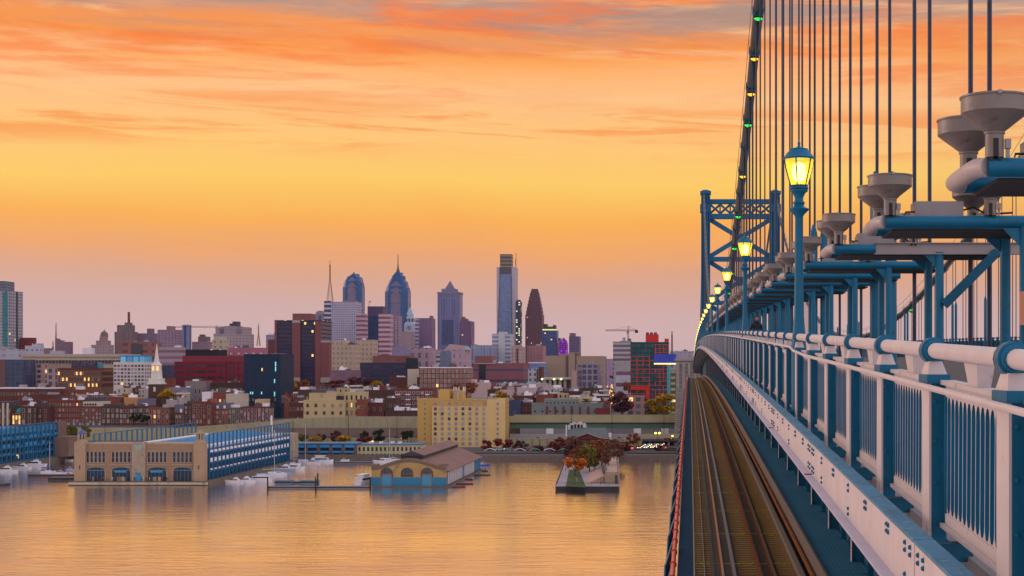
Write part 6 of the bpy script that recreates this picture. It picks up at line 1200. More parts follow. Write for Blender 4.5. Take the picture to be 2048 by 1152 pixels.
for j in range(9): link(win_mesh(1.15, 1.25, MATS['hotel_frame'], win_alt, 0), 'window', t, (wx(996, Y)-t.location[0], Y-1.27-t.location[1], wz(807.5+j*10.0, Y)-2.5)); link(win_mesh(.8, .9, MATS['hotel_frame'], paint('green_pane', (.05, .12, .08), .3), 0), 'window', t, (wx(850, Y)-t.location[0], Y-.02-t.location[1], wz(807.5+j*10.0, Y)-2.5))
Bx = max(v.co.x for v in [o for o in t.children if o.name.startswith('wall')][0].data.vertices)-t.location[0]
for i in range(4):
    for j in range(9): o = link(win_mesh(.9, 1.3, YEL, DKGLASS, 0), 'window', t, (Bx+.02, -10+i*6.4, wz(807.5+j*10.0, Y)-2.5)); o.rotation_euler.z = math.pi/2
for x in (908, 912, 918, 927, 930): put(MB().lathe([(.12, 0), (.12, 2.6)], (wx(x, Y+7), Y+7.2, wz(783, Y+7)), 6).box(wx(x, Y+7)-.25, wx(x, Y+7)+.25, Y+6.7, Y+7.0, wz(783, Y+7)+.6, wz(783, Y+7)+2.2), 'antenna', WHITE, t)
put(MB().lathe([(.55, 0), (.55, 6.0)], (wx(915.5, Y+4), Y+4, wz(799, Y+4)), 10), 'flue', CONC, t)
for x in (949, 956, 963, 970, 980): put(MB().box(wx(x, Y+10)-1, wx(x, Y+10)+1, Y+10, Y+13, wz(799, Y), wz(793, Y+10)), 'rooftop_unit', UNITM[0], t)

# ---- small houses packed on the slopes between the rows and the big blocks
MARK = ((30, 'the long brick terrace'), (90, 'the domed orange house'), (150, 'the brick factory block'), (220, 'the near black brick house'), (270, 'the golden roof tree'), (345, 'the church tower'), (395, 'the crimson gable house'), (440, 'the slate dormer house'), (520, 'the plywood roof box'), (585, 'the teal metal tower'), (650, 'the cream apartment house'), (705, 'the cream stone wing'), (745, 'the white roof deck'), (800, 'the balcony apartment block'), (985, 'the yellow hotel roof'), (1050, 'the dark blue metal block'), (1100, 'the factory row'), (1150, 'the brown brick mill'), (1200, 'the dark red corner tree'))
cnt = {}
FW = [('brown brick', BRK[3]), ('red brick', BRK[0]), ('dark brick', BRK[1]), ('orange brick', BRK[2]), ('cream', CREAMF), ('grey', MATS['bank_grey']), ('violet grey', MATS['violet_wall']), ('pale pink', MATS['pale_pink']), ('tan', TAN)]
FR = [('white', WHITE), ('pale grey', ROOFG), ('dark', ROOFD), ('white', WHITE), ('lilac', MATS['lilac_roof'])]
def packed(x0, x1, tiers):
    for Y, ya, yb in tiers:
        x = x0+R.uniform(0, 12)
        while x < x1-9:
            w = R.uniform(9, 22); cn, cw = FW[R.randrange(9)]; rn, rr = FR[R.randrange(5)]
            lm = min(MARK, key=lambda q: abs(q[0]-x-w/2))[1]; k = cnt.get(lm, 0); cnt[lm] = k+1
            t = bld(f'small {cn} house, {rn} roof, {ordinal(k)} behind {lm}', x, min(x+w, x1), R.uniform(ya, yb), Y+R.uniform(-8, 8), R.uniform(9, 13), cw, rr, 'house', 'house', 'small houses packed behind the front rows',
                    (max(2, int(w/5)), 2, .95, 1.6, R.choice((CREAMF, WHITE, WALLBR)), DKGLASS, 0, 0) if False else None, units=R.choice((0, 1, 1, 2)), side=False, cornice=R.choice((None, None, WHITE)))
            A, B = wx(x, Y), wx(min(x+w, x1), Y); z = t.location[2]; zt = max(v.co.z for v in t.children[0].data.vertices); n = max(2, int((B-A)/2.6)); yy = min(v.co.y for v in t.children[0].data.vertices)
            me = win_mesh(.95, 1.6, R.choice((CREAMF, WHITE, WALLBR)), DKGLASS, 0)
            for i in range(n):
                for j in range(2): link(me, 'window', t, (A+(B-A)*(i+.5)/n-t.location[0], yy-t.location[1]-.02, zt-1.9-j*3.1-z))
            rf = t.children[1]
            if R.random() < .6: X = A+(B-A)*R.uniform(.1, .7); put(MB().box(X, X+.9, yy+3, yy+4.2, zt-.3, zt+1.8).box(X-.1, X+1, yy+2.9, yy+4.3, zt+1.8, zt+2.0), 'chimney', BRK[R.randrange(4)], rf)
            x += w+R.uniform(1, 14)
packed(118, 240, ((970, 788, 795),)); packed(228, 290, ((1000, 775, 783),)); packed(336, 372, ((985, 786, 793), (950, 795, 802))); packed(425, 486, ((1000, 775, 783), (965, 785, 791)))
packed(562, 620, ((1060, 770, 778), (1000, 782, 790), (940, 794, 801))); packed(640, 790, ((1080, 769, 776), (1030, 776, 782))); packed(726, 792, ((930, 795, 802),)); packed(978, 1062, ((1060, 772, 779), (975, 786, 794), (930, 796, 803))); packed(1064, 1222, ((1010, 781, 788), (970, 787, 795))); packed(1158, 1222, ((945, 796, 802),))
# ------------------------------------------------------------------ trees
BARK = paint('bark', (.07, .05, .04), .9, 0, .3, 1)
def leafmat(name, col):
    if name in MATS: return MATS[name]
    m, nt, b = newmat(name); N, L = nt.nodes, nt.links
    ge = N.new('ShaderNodeNewGeometry'); hs = N.new('ShaderNodeMix'); hs.data_type = 'RGBA'; L.new(ge.outputs['Random Per Island'], hs.inputs[0])
    hs.inputs[6].default_value = (*[c*.35 for c in col], 1); hs.inputs[7].default_value = (*[min(1, c*1.6) for c in col], 1)
    L.new(hs.outputs[2], b.inputs['Base Color']); b.inputs['Roughness'].default_value = .8; b.inputs['Specular IOR Level'].default_value = .2
    MATS[name] = m; return m
LEAF = {k: leafmat('leaf_'+k, c) for k, c in dict(orange=(.55, .16, .02), rust=(.26, .085, .035), red=(.20, .03, .03), yellow=(.42, .25, .015), green=(.10, .11, .02), dark=(.022, .032, .015), plum=(.11, .035, .045), brown=(.19, .09, .055), olive=(.17, .15, .03)).items()}
TREES = {}
def tree_mesh(shape, seed):
    key = (shape, seed)
    if key in TREES: return TREES[key]
    r = random.Random(seed*13+len(shape)); c = MB(); n = 2600
    cl = []
    for i in range(13):
        a = r.uniform(0, 2*math.pi); z = r.uniform(.28, .90); rad = .38*math.sin(math.pi*min(1, max(.08, (z-.16)/.88)))*r.uniform(.45, 1)
        if shape == 'cone': rad *= 1.15*(1.15-z)
        cl.append((rad*math.cos(a), rad*math.sin(a), z, r.uniform(.10, .19)))
    for i in range(n):
        q = cl[r.randrange(len(cl))]; d = Vector((r.gauss(0, 1), r.gauss(0, 1), r.gauss(0, .8))); d = d.normalized()*q[3]*r.uniform(.35, 1.05)
        p = Vector(q[:3])+d; nrm = Vector((r.gauss(0, 1), r.gauss(0, 1), r.gauss(0, 1)+.4)).normalized(); t1 = nrm.orthogonal().normalized(); t2 = nrm.cross(t1); s = r.uniform(.015, .038)
        c.face([p-t1*s-t2*s*.5, p+t1*s-t2*s*.6, p+t1*s*.7+t2*s, p-t1*s*.8+t2*s*.7])
    t = MB(); t.tube([(0, 0, 0), (.008, .0, .2), (-.006, .01, .42), (0, 0, .72)], [.026, .02, .014, .004], 7)
    for q in cl[:8]: t.tube([(0, 0, .22+.3*r.random()*q[2]), (q[0]*.5, q[1]*.5, q[2]*.72), (q[0], q[1], q[2])], [.012, .008, .002], 5)
    TREES[key] = (c, t.mesh('trunk', BARK)); return TREES[key]
TM = {}
def tree(label, px, yb, hpx, wpx, kind, Y, shape='round', group='autumn trees along the waterfront', zb=None):
    c, tm = tree_mesh(shape, R.randrange(4)); key = (id(c), kind)
    if key not in TM: TM[key] = c.mesh('crown', LEAF[kind])
    zb = wz(yb, Y) if zb is None else zb; h = hpx/F*Y; w = wpx/F*Y
    t = thing('tree', label, 'tree', (wx(px, Y), Y, zb), R.uniform(0, 6.2), group)
    for me, nm in ((tm, 'trunk'), (TM[key], 'crown')): o = link(me, nm, t); o.scale = (w/.66, w/.66, h/.98)
W_ = 'autumn trees along the waterfront'
for a in (('olive yellow tree behind the blue waterfront office nearest the pier', 605, 890, 24, 24, 'olive', 745), ('low golden tree right of the sailing mast', 632, 890, 17, 26, 'yellow', 746), ('small dark red tree beside the golden hedge tree', 643, 888, 22, 14, 'plum', 748), ('dark plum conifer left of the broad yellow tree', 671, 888, 26, 18, 'plum', 750), ('broad yellow tree at the end of the blue waterfront office', 690, 890, 20, 36, 'yellow', 745),
          ('dark green pointed tree above a red bush', 728, 889, 26, 15, 'dark', 750), ('bright red bushy tree behind the cream office', 730, 890, 17, 28, 'red', 744), ('tall dark conifer beside the warm lamp', 757, 889, 29, 19, 'dark', 748), ('dark conifer standing next to the yellow hotel', 815, 888, 29, 19, 'dark', 748), ('dark plum tree at the corner of the left pier shed roof', 584, 888, 22, 14, 'plum', 752),
          ('dull red tree right of the pier shed roof', 974, 905, 24, 20, 'red', 735), ('round crimson tree in front of the yellow hotel', 1006, 904, 28, 28, 'red', 735), ('small plum tree by the parked car', 1040, 905, 24, 22, 'plum', 735), ('low brown red tree between the plum tree and the red hall', 1075, 908, 18, 26, 'plum', 730), ('rust red tree left of the red brick hall', 1119, 907, 31, 30, 'red', 722), ('brownish pink tree before the red brick hall', 1147, 912, 38, 36, 'brown', 715), ('small brown tree at the hall doorway', 1108, 907, 24, 22, 'brown', 728),
          ('red brown shrub row left of the side street', 1240, 906, 25, 30, 'plum', 728), ('rusty tree near the underpass lights', 1268, 892, 26, 22, 'rust', 745), ('dark shrub by the kiosk', 1252, 906, 18, 20, 'plum', 730), ('low red brown shrub right of the side street', 1318, 906, 16, 16, 'plum', 730), ('tan hedge tree on the right bank below the anchorage', 1340, 905, 10, 28, 'brown', 733)): tree(*a)
G_ = 'trees on the park pier'
for a in (('vivid orange tree on the park pier lawn', 1150, 955, 39, 34, 'orange', 575), ('orange brown tree behind the vivid orange tree', 1160, 940, 43, 34, 'rust', 612), ('tall olive green tree in the middle of the park pier', 1179, 948, 49, 38, 'olive', 595), ('yellow olive tree farther back on the park pier', 1170, 928, 39, 40, 'olive', 640), ('brown orange tree on the raised walk of the park pier', 1203, 944, 53, 34, 'rust', 600), ('brown tree nearest the raised walk end of the park pier', 1217, 950, 51, 30, 'brown', 585), ('bare reddish brown tree at the root of the park pier', 1227, 932, 46, 42, 'brown', 650), ('mauve brown tree behind the olive trees on the park pier', 1190, 922, 41, 36, 'olive', 668), ('rusty tree between the olive trees and the raised walk', 1195, 934, 39, 30, 'rust', 635), ('small plum tree at the left root of the park pier', 1141, 924, 29, 28, 'plum', 680)): tree(*a, group=G_, zb=2.0 if 'raised' not in a[0] else 4.5)
C_ = 'trees among the city roofs'
for a in (('golden tree on the roofs left of the church', 256, 806, 22, 22, 'yellow', 950), ('bright yellow tree right of the church tower', 330, 803, 24, 30, 'yellow', 952), ('small yellow tree far right of the church roof', 347, 801, 14, 18, 'yellow', 955), ('dark green tree before the brown double house', 268, 846, 20, 13, 'dark', 878), ('second dark green tree before the orange red corner house', 282, 848, 20, 15, 'dark', 876), ('dark green tree at the orange red corner house', 294, 848, 19, 13, 'dark', 877), ('olive tree behind the left cupola of the pier building', 138, 882, 32, 20, 'olive', 735), ('olive green tree right of the left cupola', 171, 882, 30, 18, 'olive', 735), ('slim olive tree at the end of the far left pier', 148, 880, 26, 14, 'green', 738),
          ('yellow tree at the foot of the dark glass complex', 587, 790, 30, 14, 'yellow', 1120), ('orange red tree at the foot of the dark glass complex', 601, 790, 32, 30, 'rust', 1130), ('long red tree behind the grey brown loft', 672, 781, 20, 46, 'red', 1140), ('flaming orange small tree by the bare trees', 700, 776, 12, 14, 'orange', 1130), ('large bare plum tree before the long dark blue glass building', 722, 786, 34, 42, 'plum', 1120), ('yellow orange tree right of the bare plum tree', 752, 784, 24, 26, 'yellow', 1120), ('big orange brown tree behind the yellow hotel antennas', 929, 804, 42, 38, 'rust', 990), ('golden bush on the roofs right of the yellow hotel tower', 1003, 800, 18, 26, 'yellow', 960), ('wide dark red tree at the corner of the lit street', 1245, 834, 48, 48, 'plum', 905), ('rust tree beside the lit street behind the dark red tree', 1257, 796, 34, 22, 'rust', 1020), ('big yellow green tree in front of the red framed apartments', 1327, 836, 46, 54, 'yellow', 880), ('olive bush left of the big yellow green tree', 1303, 836, 20, 22, 'olive', 882), ('small green tree among roofs behind the factory row', 1172, 806, 8, 14, 'olive', 925),
          ('plum tree behind the lavender block end of the street', 1226, 762, 12, 10, 'rust', 1500)): tree(*a, group=C_)
# ------------------------------------------------------------------ boats
HULLW = paint('hull_white', (.62, .62, .66), .3, 0, .08, 1); HULLB = paint('hull_bluegrey', (.25, .32, .45), .35, 0, .1, 1); HULLD = paint('hull_dark', (.03, .035, .05), .4); CANV = paint('canvas_blue', (.01, .06, .42), .6, 0, .15, 2); CANL = paint('canvas_light', (.06, .28, .52), .6, 0, .15, 2)
def boat(label, px, py, lpx, kind='motor', rz=0, canvas=None, hull=None, mast=None, group='boats moored along the piers'):
    Y = F*CZ/(py-CY); L_ = 1.12*lpx/F*Y/max(.35, abs(math.cos(rz))); w = L_*.30; h = L_*.085+.25
    t = thing('sailboat' if kind == 'sail' else 'motorboat', label, 'boat', (wx(px, Y), Y, 0), rz, group)
    m = MB(); st = [(-.5, .82, .95), (-.2, 1, .95), (.15, .96, 1.0), (.36, .62, 1.18), (.5, .03, 1.35)]; ring = []
    for f, ww, hh in st: ring.append([(f*L_, -w/2*ww, h*hh), (f*L_*.94, -w/2*ww*.72, -.15), (f*L_*.94, w/2*ww*.72, -.15), (f*L_, w/2*ww, h*hh)])
    for a, b in zip(ring[:-1], ring[1:]):
        for i in range(3): m.face([a[i], a[i+1], b[i+1], b[i]][::-1], None, 0)
        m.face([a[3], a[0], b[0], b[3]][::-1], None, 1)
    m.face(ring[0], None, 0); m.build('hull', [hull or HULLW, paint('boat_deck', (.50, .48, .48), .6, 0, .12, 1)], t)
    if kind == 'motor':
        m = MB().prism([(-.28*L_, -w*.34), (.16*L_, -w*.34), (.16*L_, w*.34), (-.28*L_, w*.34)], h*.95, h*1.9, top=[(-.26*L_, -w*.28), (.05*L_, -w*.27), (.05*L_, w*.27), (-.26*L_, w*.28)]); cb = m.build('cabin', HULLW, t)
        MB().prism([(-.22*L_, -w*.33), (.135*L_, -w*.33), (.135*L_, w*.33), (-.22*L_, w*.33)], h*1.25, h*1.72, top=[(-.21*L_, -w*.305), (.085*L_, -w*.30), (.085*L_, w*.30), (-.21*L_, w*.305)]).build('window', DKGLASS, cb)
        if lpx > 33: MB().prism([(-.2*L_, -w*.26), (.0, -w*.26), (.0, w*.26), (-.2*L_, w*.26)], h*1.9, h*2.5, top=[(-.18*L_, -w*.22), (-.05*L_, -w*.22), (-.05*L_, w*.22), (-.18*L_, w*.22)]).build('flybridge', HULLW, cb)
        if canvas: MB().prism([(-.46*L_, -w*.36), (-.24*L_, -w*.36), (-.24*L_, w*.36), (-.46*L_, w*.36)], h*1.7, h*2.0, top=[(-.44*L_, -w*.3), (-.22*L_, -w*.3), (-.22*L_, w*.3), (-.44*L_, w*.3)]).build('canopy', canvas, t)
        MB().tube([(-.1*L_, 0, h*1.8), (-.14*L_, 0, h*3.2)], .04, 5).build('antenna', WHITE, t)
    elif kind == 'cruiser':
        cb = MB().box(-.42*L_, .26*L_, -w*.38, w*.38, h*.95, h*1.9).build('cabin', HULLW, t); MB().box(-.38*L_, .23*L_, -w*.39, w*.39, h*1.3, h*1.72).build('window', DKGLASS, cb)
        MB().box(-.46*L_, .2*L_, -w*.42, w*.42, h*1.9, h*2.02).box(-.3*L_, .08*L_, -w*.3, w*.3, h*2.02, h*2.7).build('upper_deck', HULLW, t); MB().box(-.34*L_, .14*L_, -w*.36, w*.36, h*2.7, h*2.85).build('canopy', canvas or WHITE, t)
    else:
        MB().prism([(-.2*L_, -w*.25), (.2*L_, -w*.2), (.2*L_, w*.2), (-.2*L_, w*.25)], h*.98, h*1.5, top=[(-.19*L_, -w*.2), (.14*L_, -w*.15), (.14*L_, w*.15), (-.19*L_, w*.2)]).build('cabin', HULLW, t)
        mh = mast/F*Y; ms = MB().lathe([(.11, 0), (.10, mh)], (.08*L_, 0, h), 8).box(.08*L_-.05, .08*L_+.05, -.9, .9, h+mh*.62, h+mh*.62+.1).build('mast', paint('mast_alu', (.55, .55, .58), .35, .3, .1, 1), t)
        MB().tube([(.08*L_, 0, h+1.5), (-.42*L_, 0, h+1.5)], .22, 8).build('boom_cover', canvas or CANV, ms)
        MB().tube([(.08*L_, 0, h+mh), (.49*L_, 0, h*1.4)], .025, 4).tube([(.08*L_, 0, h+mh), (-.49*L_, 0, h)], .025, 4).tube([(.08*L_, 0, h+mh), (.02*L_, w*.48, h)], .02, 4).tube([(.08*L_, 0, h+mh), (.02*L_, -w*.48, h)], .02, 4).build('rigging', STEEL, ms)
    return t
pi = math.pi
for a in (dict(label='white motorboat at the left edge below the blue pier', px=9, py=945, lpx=44, rz=pi+.15), dict(label='low white motorboat second from the left edge', px=42, py=938, lpx=36, rz=pi-.1), dict(label='sleek white cruiser with flybridge below the blue pier', px=66, py=933, lpx=46, rz=pi+.1), dict(label='white cabin trawler with light blue roof by the pier end', px=100, py=924, lpx=28, kind='cruiser', rz=.2, canvas=CANL), dict(label='small white boat between trawler and stone pier', px=121, py=922, lpx=20, rz=pi), dict(label='small grey boat close to the stone pier corner', px=136, py=922, lpx=20, rz=0), dict(label='sailboat with dark blue sail cover and short mast left of stone pier', px=97, py=946, lpx=26, kind='sail', mast=60, rz=.1), dict(label='white motorboat with blue cockpit cover near floating dock', px=118, py=948, lpx=26, rz=pi, canvas=CANV), dict(label='motorboat under a bright blue tarpaulin beside the stone pier', px=142, py=942, lpx=20, canvas=CANV, rz=0, hull=HULLB), dict(label='small white boat tied at the dock tip left of stone pier', px=137, py=951, lpx=18, rz=pi),
          dict(label='white motorboat with pale hull at the right foot of the stone pier', px=468, py=966, lpx=34, rz=pi-.15), dict(label='white motorboat with long bow second from the stone pier', px=489, py=965, lpx=38, rz=pi+.1), dict(label='white canopy cruiser with light blue wheelhouse by the stone pier', px=519, py=963, lpx=46, kind='cruiser', rz=pi, canvas=CANL), dict(label='sailboat with tall mast and yellowish boom cover beside the balconies', px=545, py=951, lpx=40, kind='sail', mast=86, rz=.25, canvas=paint('canvas_yellow', (.45, .36, .12), .6)), dict(label='small white motorboat behind the tall masted sailboat', px=560, py=950, lpx=26, rz=0), dict(label='blue grey motorboat moored in mid row', px=566, py=942, lpx=44, rz=pi+.1, hull=HULLB), dict(label='white motorboat with cabin in the second mid row', px=588, py=939, lpx=40, rz=0), dict(label='sailboat with blue boom cover and second tall mast', px=607, py=927, lpx=44, kind='sail', mast=74, rz=0), dict(label='sailboat with thin left mast and blue canvas', px=585, py=931, lpx=30, kind='sail', mast=56, rz=.1), dict(label='large white motor yacht alone near the blue waterfront office', px=645, py=925, lpx=40, kind='cruiser', rz=0), dict(label='white motorboat left of the large motor yacht', px=622, py=928, lpx=34, rz=pi, canvas=CANL),
          dict(label='white double deck cruiser moored against the brown pier shed', px=731, py=968, lpx=22, kind='cruiser', rz=pi/2-.25), dict(label='white motorboat with blue canopy behind the pier shed roof', px=790, py=922, lpx=30, rz=0, canvas=CANV), dict(label='white motorboat nearest the cream waterfront office', px=762, py=925, lpx=30, rz=pi), dict(label='white sailboat with bare mast behind the pier shed', px=776, py=928, lpx=34, kind='sail', mast=66, rz=0, canvas=WHITE), dict(label='dark blue workboat at the far end of the pier shed', px=968, py=931, lpx=18, rz=.3, hull=CANV), dict(label='small white launch between two moored blue dinghies', px=690, py=922, lpx=16, rz=0)): boat(**a)
# floating docks and barges
def dock(label, x0, x1, py, dep, h, mat, name='floating_dock', cat='dock', piles=()):
    Y = F*CZ/(py-CY); t = thing(name, label, cat, (wx((x0+x1)/2, Y), Y+dep/2, 0)); A, B = wx(x0, Y), wx(x1, Y)
    put(MB().box(A, B, Y, Y+dep, -.4, h), 'float', mat, t); put(MB().box(A-.1, B+.1, Y-.12, Y, h*.4, h*.75), 'fender', DARK, t)
    for x in piles: put(MB().lathe([(.28, -2), (.28, 4.2), (.1, 4.5)], (wx(x, Y), Y-.45, 0), 8), 'pile', DARK, t)
GD = paint('dock_grey', (.17, .17, .19), .8, 0, .2, .5); BD = paint('barge_blue', (.10, .15, .20), .7, 0, .25, .4)
dock('long grey floating breakwater dock between the stone pier and the pier shed', 535, 742, 978, 2.5, 1.0, GD, piles=(536, 632, 741)); dock('blue grey barge section at the left end of the breakwater', 549, 582, 969, 4, 1.5, BD, 'barge', 'barge'); dock('blue grey barge section at the right end of the breakwater', 600, 634, 969, 4, 1.5, BD, 'barge', 'barge', (636,)); dock('low dark barge section between the two tall barge sections', 582, 600, 968, 4, 1.0, BD, 'barge', 'barge')
dock('thin brown dock crossing the water left of the stone pier', 56, 150, 953, 2.2, .8, paint('dock_brown', (.12, .07, .06), .8)); dock('squat dark barge moored left of the stone pier corner', 96, 148, 962, 5, 1.4, HULLD, 'barge', 'barge'); dock('dark timber raft at the left edge of the river', -20, 8, 972, 5, .8, HULLD); dock('low dock below the cream waterfront office', 668, 745, 928, 3, 1.0, GD)
for k, (x0, x1, py, c) in enumerate(((897, 946, 969, 'red'), (903, 930, 975, 'rusty'), (921, 945, 960, 'small red'), (936, 980, 951, 'thin brown'), (948, 975, 943, 'far brown'))): dock(f'{c} rowing float beside the right wall of the pier shed', x0, x1, py, 1.6, .45, paint('float_'+c.split()[-1], ((.20, .02, .02), (.16, .06, .03), (.20, .02, .02), (.10, .06, .05), (.10, .06, .05))[k], .7))
# ------------------------------------------------------------------ cars
def car_proto(name, col):
    t = thing('car', '', 'car'); B_ = paint(name, col, .3, .2, .05, 1)
    m = MB(); m.box(-2.1, 2.1, -.85, .85, .35, .85); m.prism([(-1.5, -.78), (1.1, -.78), (1.1, .78), (-1.5, .78)], .851, 1.42, top=[(-1.1, -.66), (.45, -.66), (.45, .66), (-1.1, .66)]); bd = m.build('body', B_, t)
    MB().prism([(-1.42, -.80), (1.0, -.80), (1.0, .80), (-1.42, .80)], .9, 1.32, top=[(-1.14, -.71), (.52, -.71), (.52, .71), (-1.14, .71)]).build('windows', DKGLASS, bd)
    wm = MB().tube([(0, -.1, 0), (0, .1, 0)], .34, 12).mesh('wheel', DARK)
    for x in (-1.3, 1.3):
        for y in (-.8, .8): link(wm, 'wheel', t, (x, y, .34))
    hm = MB().box(-.04, .04, -.2, .2, -.11, .11).mesh('headlight', glow('headlight', (1, .85, .5), 5.0)); tl = MB().box(-.03, .03, -.18, .18, -.08, .08).mesh('tail_light', glow('tail_light', (1, .04, .02), 2.2))
    for y in (-.6, .6): link(hm, 'headlight', t, (2.11, y, .66)); link(tl, 'tail_light', t, (-2.11, y, .68))
    return t
protos = [(n, car_proto('car_'+n, c)) for n, c in (('white', (.6, .6, .62)), ('dark grey', (.03, .03, .04)), ('red', (.35, .02, .02)), ('silver', (.35, .36, .38)), ('black', (.012, .012, .016)))]
cu = set()
def car(px, py, Y, rz, where, group, z):
    i = R.randrange(5); n, p = protos[i]
    o = p if i not in cu else copy_tree(p); cu.add(i); o.location = (wx(px, Y), Y, z); o.rotation_euler.z = rz; o['label'] = f'{n} car {where}'; o['group'] = group
k = 0
for lane, xs in ((0, 1278), (1, 1290), (2, 1302), (3, 1313)):
    for j in range(4):
        Y = 744+j*10+lane*2.5; car(xs+(Y-742)*.33, 0, Y, -pi/2-.03, f'with headlights in lane {("one", "two", "three", "four")[lane]} of the side street, {ordinal(j)} from the river', 'cars queuing in the side street', 3.32); k += 1
for j, (x, Y, d) in enumerate(((612, 784, 0), (660, 788, pi), (702, 784, 0), (742, 786, pi), (795, 788, 0), (1075, 786, pi), (1120, 783, 0), (1240, 785, 0), (1258, 787, pi), (1335, 784, 0))): car(x, 0, Y, d, f'on the highway behind the retaining wall, {ordinal(j)} from the left', 'cars on the highway', zr+.01)
for j, (x, Y) in enumerate(((1050, 733), (1062, 728), (1000, 734), (1098, 731))): car(x, 0, Y, 0, f'parked on the quay, {("behind the wave mural", "near the plum tree", "before the hotel", "left of the red hall")[j]}', 'cars parked on the quay', 3.06)
for n, p in protos:
    if not p['label']: p.location = (wx(1290, 732), 732, 3.06); p['label'] = f'{n} car crossing the boulevard before the side street'; p['group'] = 'cars on the boulevard'
# distant street full of lights
sheet('far_street', [(wx(1214, 1050), 1050), (wx(1228, 1050), 1050), (wx(1222, 2200), 2200), (wx(1216, 2200), 2200)], ASPH, 10.6)
for k in range(22):
    Y = 1060+k*34; px = R.uniform(1213, 1226); t = thing('street_lamp', f'tiny warm street light far down the lit street, {ordinal(k)} in the row', 'street lamp', (wx(px, Y), Y, 10), 0, 'warm lights down the far street')
    hh = R.uniform(5, 9)+(Y-1060)*.008; MB().lathe([(.12, 0), (.1, hh)], (0, 0, 0), 5).build('pole', DARK, t); MB().lathe([(0, hh), (.75, hh+.4), (.75, hh+1.1), (0, hh+1.6)], (0, 0, 0), 8).build('lantern', glow('street_glow', (1, .42, .07), 1.8), t)
# street lights and masts
def pole(label, px, Y, zb, ytop, arm=0, lit=None, thick=.16, name='street_lamp', cat='street lamp', group=None):
    t = thing(name, label, cat, (wx(px, Y), Y, zb), 0, group); h = wz(ytop, Y)-zb
    MB().lathe([(thick, 0), (thick*.6, h)], (0, 0, 0), 8).build('pole', DARK, t)
    if arm: MB().beam((-arm, 0, h), (arm, 0, h), .15, .12).build('arm', DARK, t)
    if lit:
        for s in ((-arm, arm) if arm else (0,)): MB().lathe([(0, -.5), (.5, -.3), (.55, .1), (.2, .4), (0, .42)], (s, 0, h), 10).build('lantern', lit, t)
    return t
SOD = glow('sodium_lamp', (1, .80, .06), 6.0)
HP = 'tall dark lamp masts on the highway'
for k, (x, yt) in enumerate(((210, 842), (577, 845), (586, 845), (697, 830), (794, 828), (1143, 812), (1224, 808), (1328, 815))): pole(f'tall dark highway lamp mast, {ordinal(k)} from the left', x, 824 if x < 1000 else 798, zr, yt, 1.2, None, .17, group=HP)
pole('double headed yellow glowing street lamp above the side street', 1315, 738, 3, 866, .9, SOD); pole('grey double street lamp before the highway wall', 1044, 738, 3, 880, 1.2, CONC)
for k, (x, y) in enumerate(((1272, 868), (1345, 872), (1256, 890), (1246, 894))): pole(f'small warm light beside the underpass, {ordinal(k)} from the last', x, 770, 3, y, 0, glow('warm_lamp', (1, .62, .15), 3.0), .1, group='small warm lights by the underpass')
pole('orange lamp glowing behind the cream waterfront office', 745, 735, 3, 883, 0, glow('orange_lamp', (1, .4, .06), 4.0), .1)
for x in (1264, 1332): o = pole('red traffic signal at the '+('left' if x < 1300 else 'right')+' corner of the side street', x, 740, 3, 896, 0, glow('signal_red', (1, .03, .015), 4.0), .12, 'traffic_light', 'traffic light')
pole('white stub chimney pipe rising behind the balcony wing', 543, 700, 3, 831, 0, None, .75, 'chimney', 'chimney').children[0].data.materials[0] = WHITE
def lattice(label, px, Y, y0, y1, w0, w1, n, name='radio_mast', cat='mast'):
    t = thing(name, label, cat, (wx(px, Y), Y, wz(y0, Y))); h = wz(y1, Y)-wz(y0, Y); m = MB(); P_ = lambda f, s, q: ((w0+(w1-w0)*min(1, f*1.6))*s, (w0+(w1-w0)*min(1, f*1.6))*q, h*f)
    for s, q in ((-1, -1), (1, -1), (1, 1), (-1, 1)):
        for i in range(n): m.beam(P_(i/n, s, q), P_((i+1)/n, s, q), .5, .5)
    for i in range(n):
        for a, b in (((-1, -1), (1, -1)), ((1, -1), (1, 1))): m.beam(P_(i/n, *a), P_((i+1)/n, *b), .3, .3); m.beam(P_(i/n, *b), P_((i+1)/n, *a), .3, .3)
    m.build('lattice', paint('mast_red', (.20, .10, .08), .6), t); MB().box(-.35, .35, -.35, .35, h*.98, h*1.12).build('tip', MATS['mast_red'], t)
lattice('tall tapering lattice mast on the white gridded slab tower', 660, 2360, 604, 530, 4.5, .7, 14); lattice('thin lattice mast between the turreted block and the dark complex', 517, 2300, 692, 652, 2.6, .4, 10); lattice('slim pale mast on the left corner of the stepped purple slab', 112, 2310, 684, 650, .8, .3, 8); lattice('short far mast left of the stepped purple slab', 106, 2200, 700, 684, 1.0, .3, 6)
lattice('rusty red mast beside the red framed apartments', 1344, 960, 735, 670, .45, .3, 12)
t = thing('flagpole', 'flagpole with a small flag on the dark purple slab tower', 'flagpole', (wx(738, 2455), 2455, wz(613, 2455))); MB().lathe([(.35, 0), (.2, 9)], (0, 0, 0), 6).build('pole', DARK, t); MB().box(0, 3, -.1, .1, 7, 9).build('flag', paint('flag_cloth', (.25, .08, .10), .8), t)
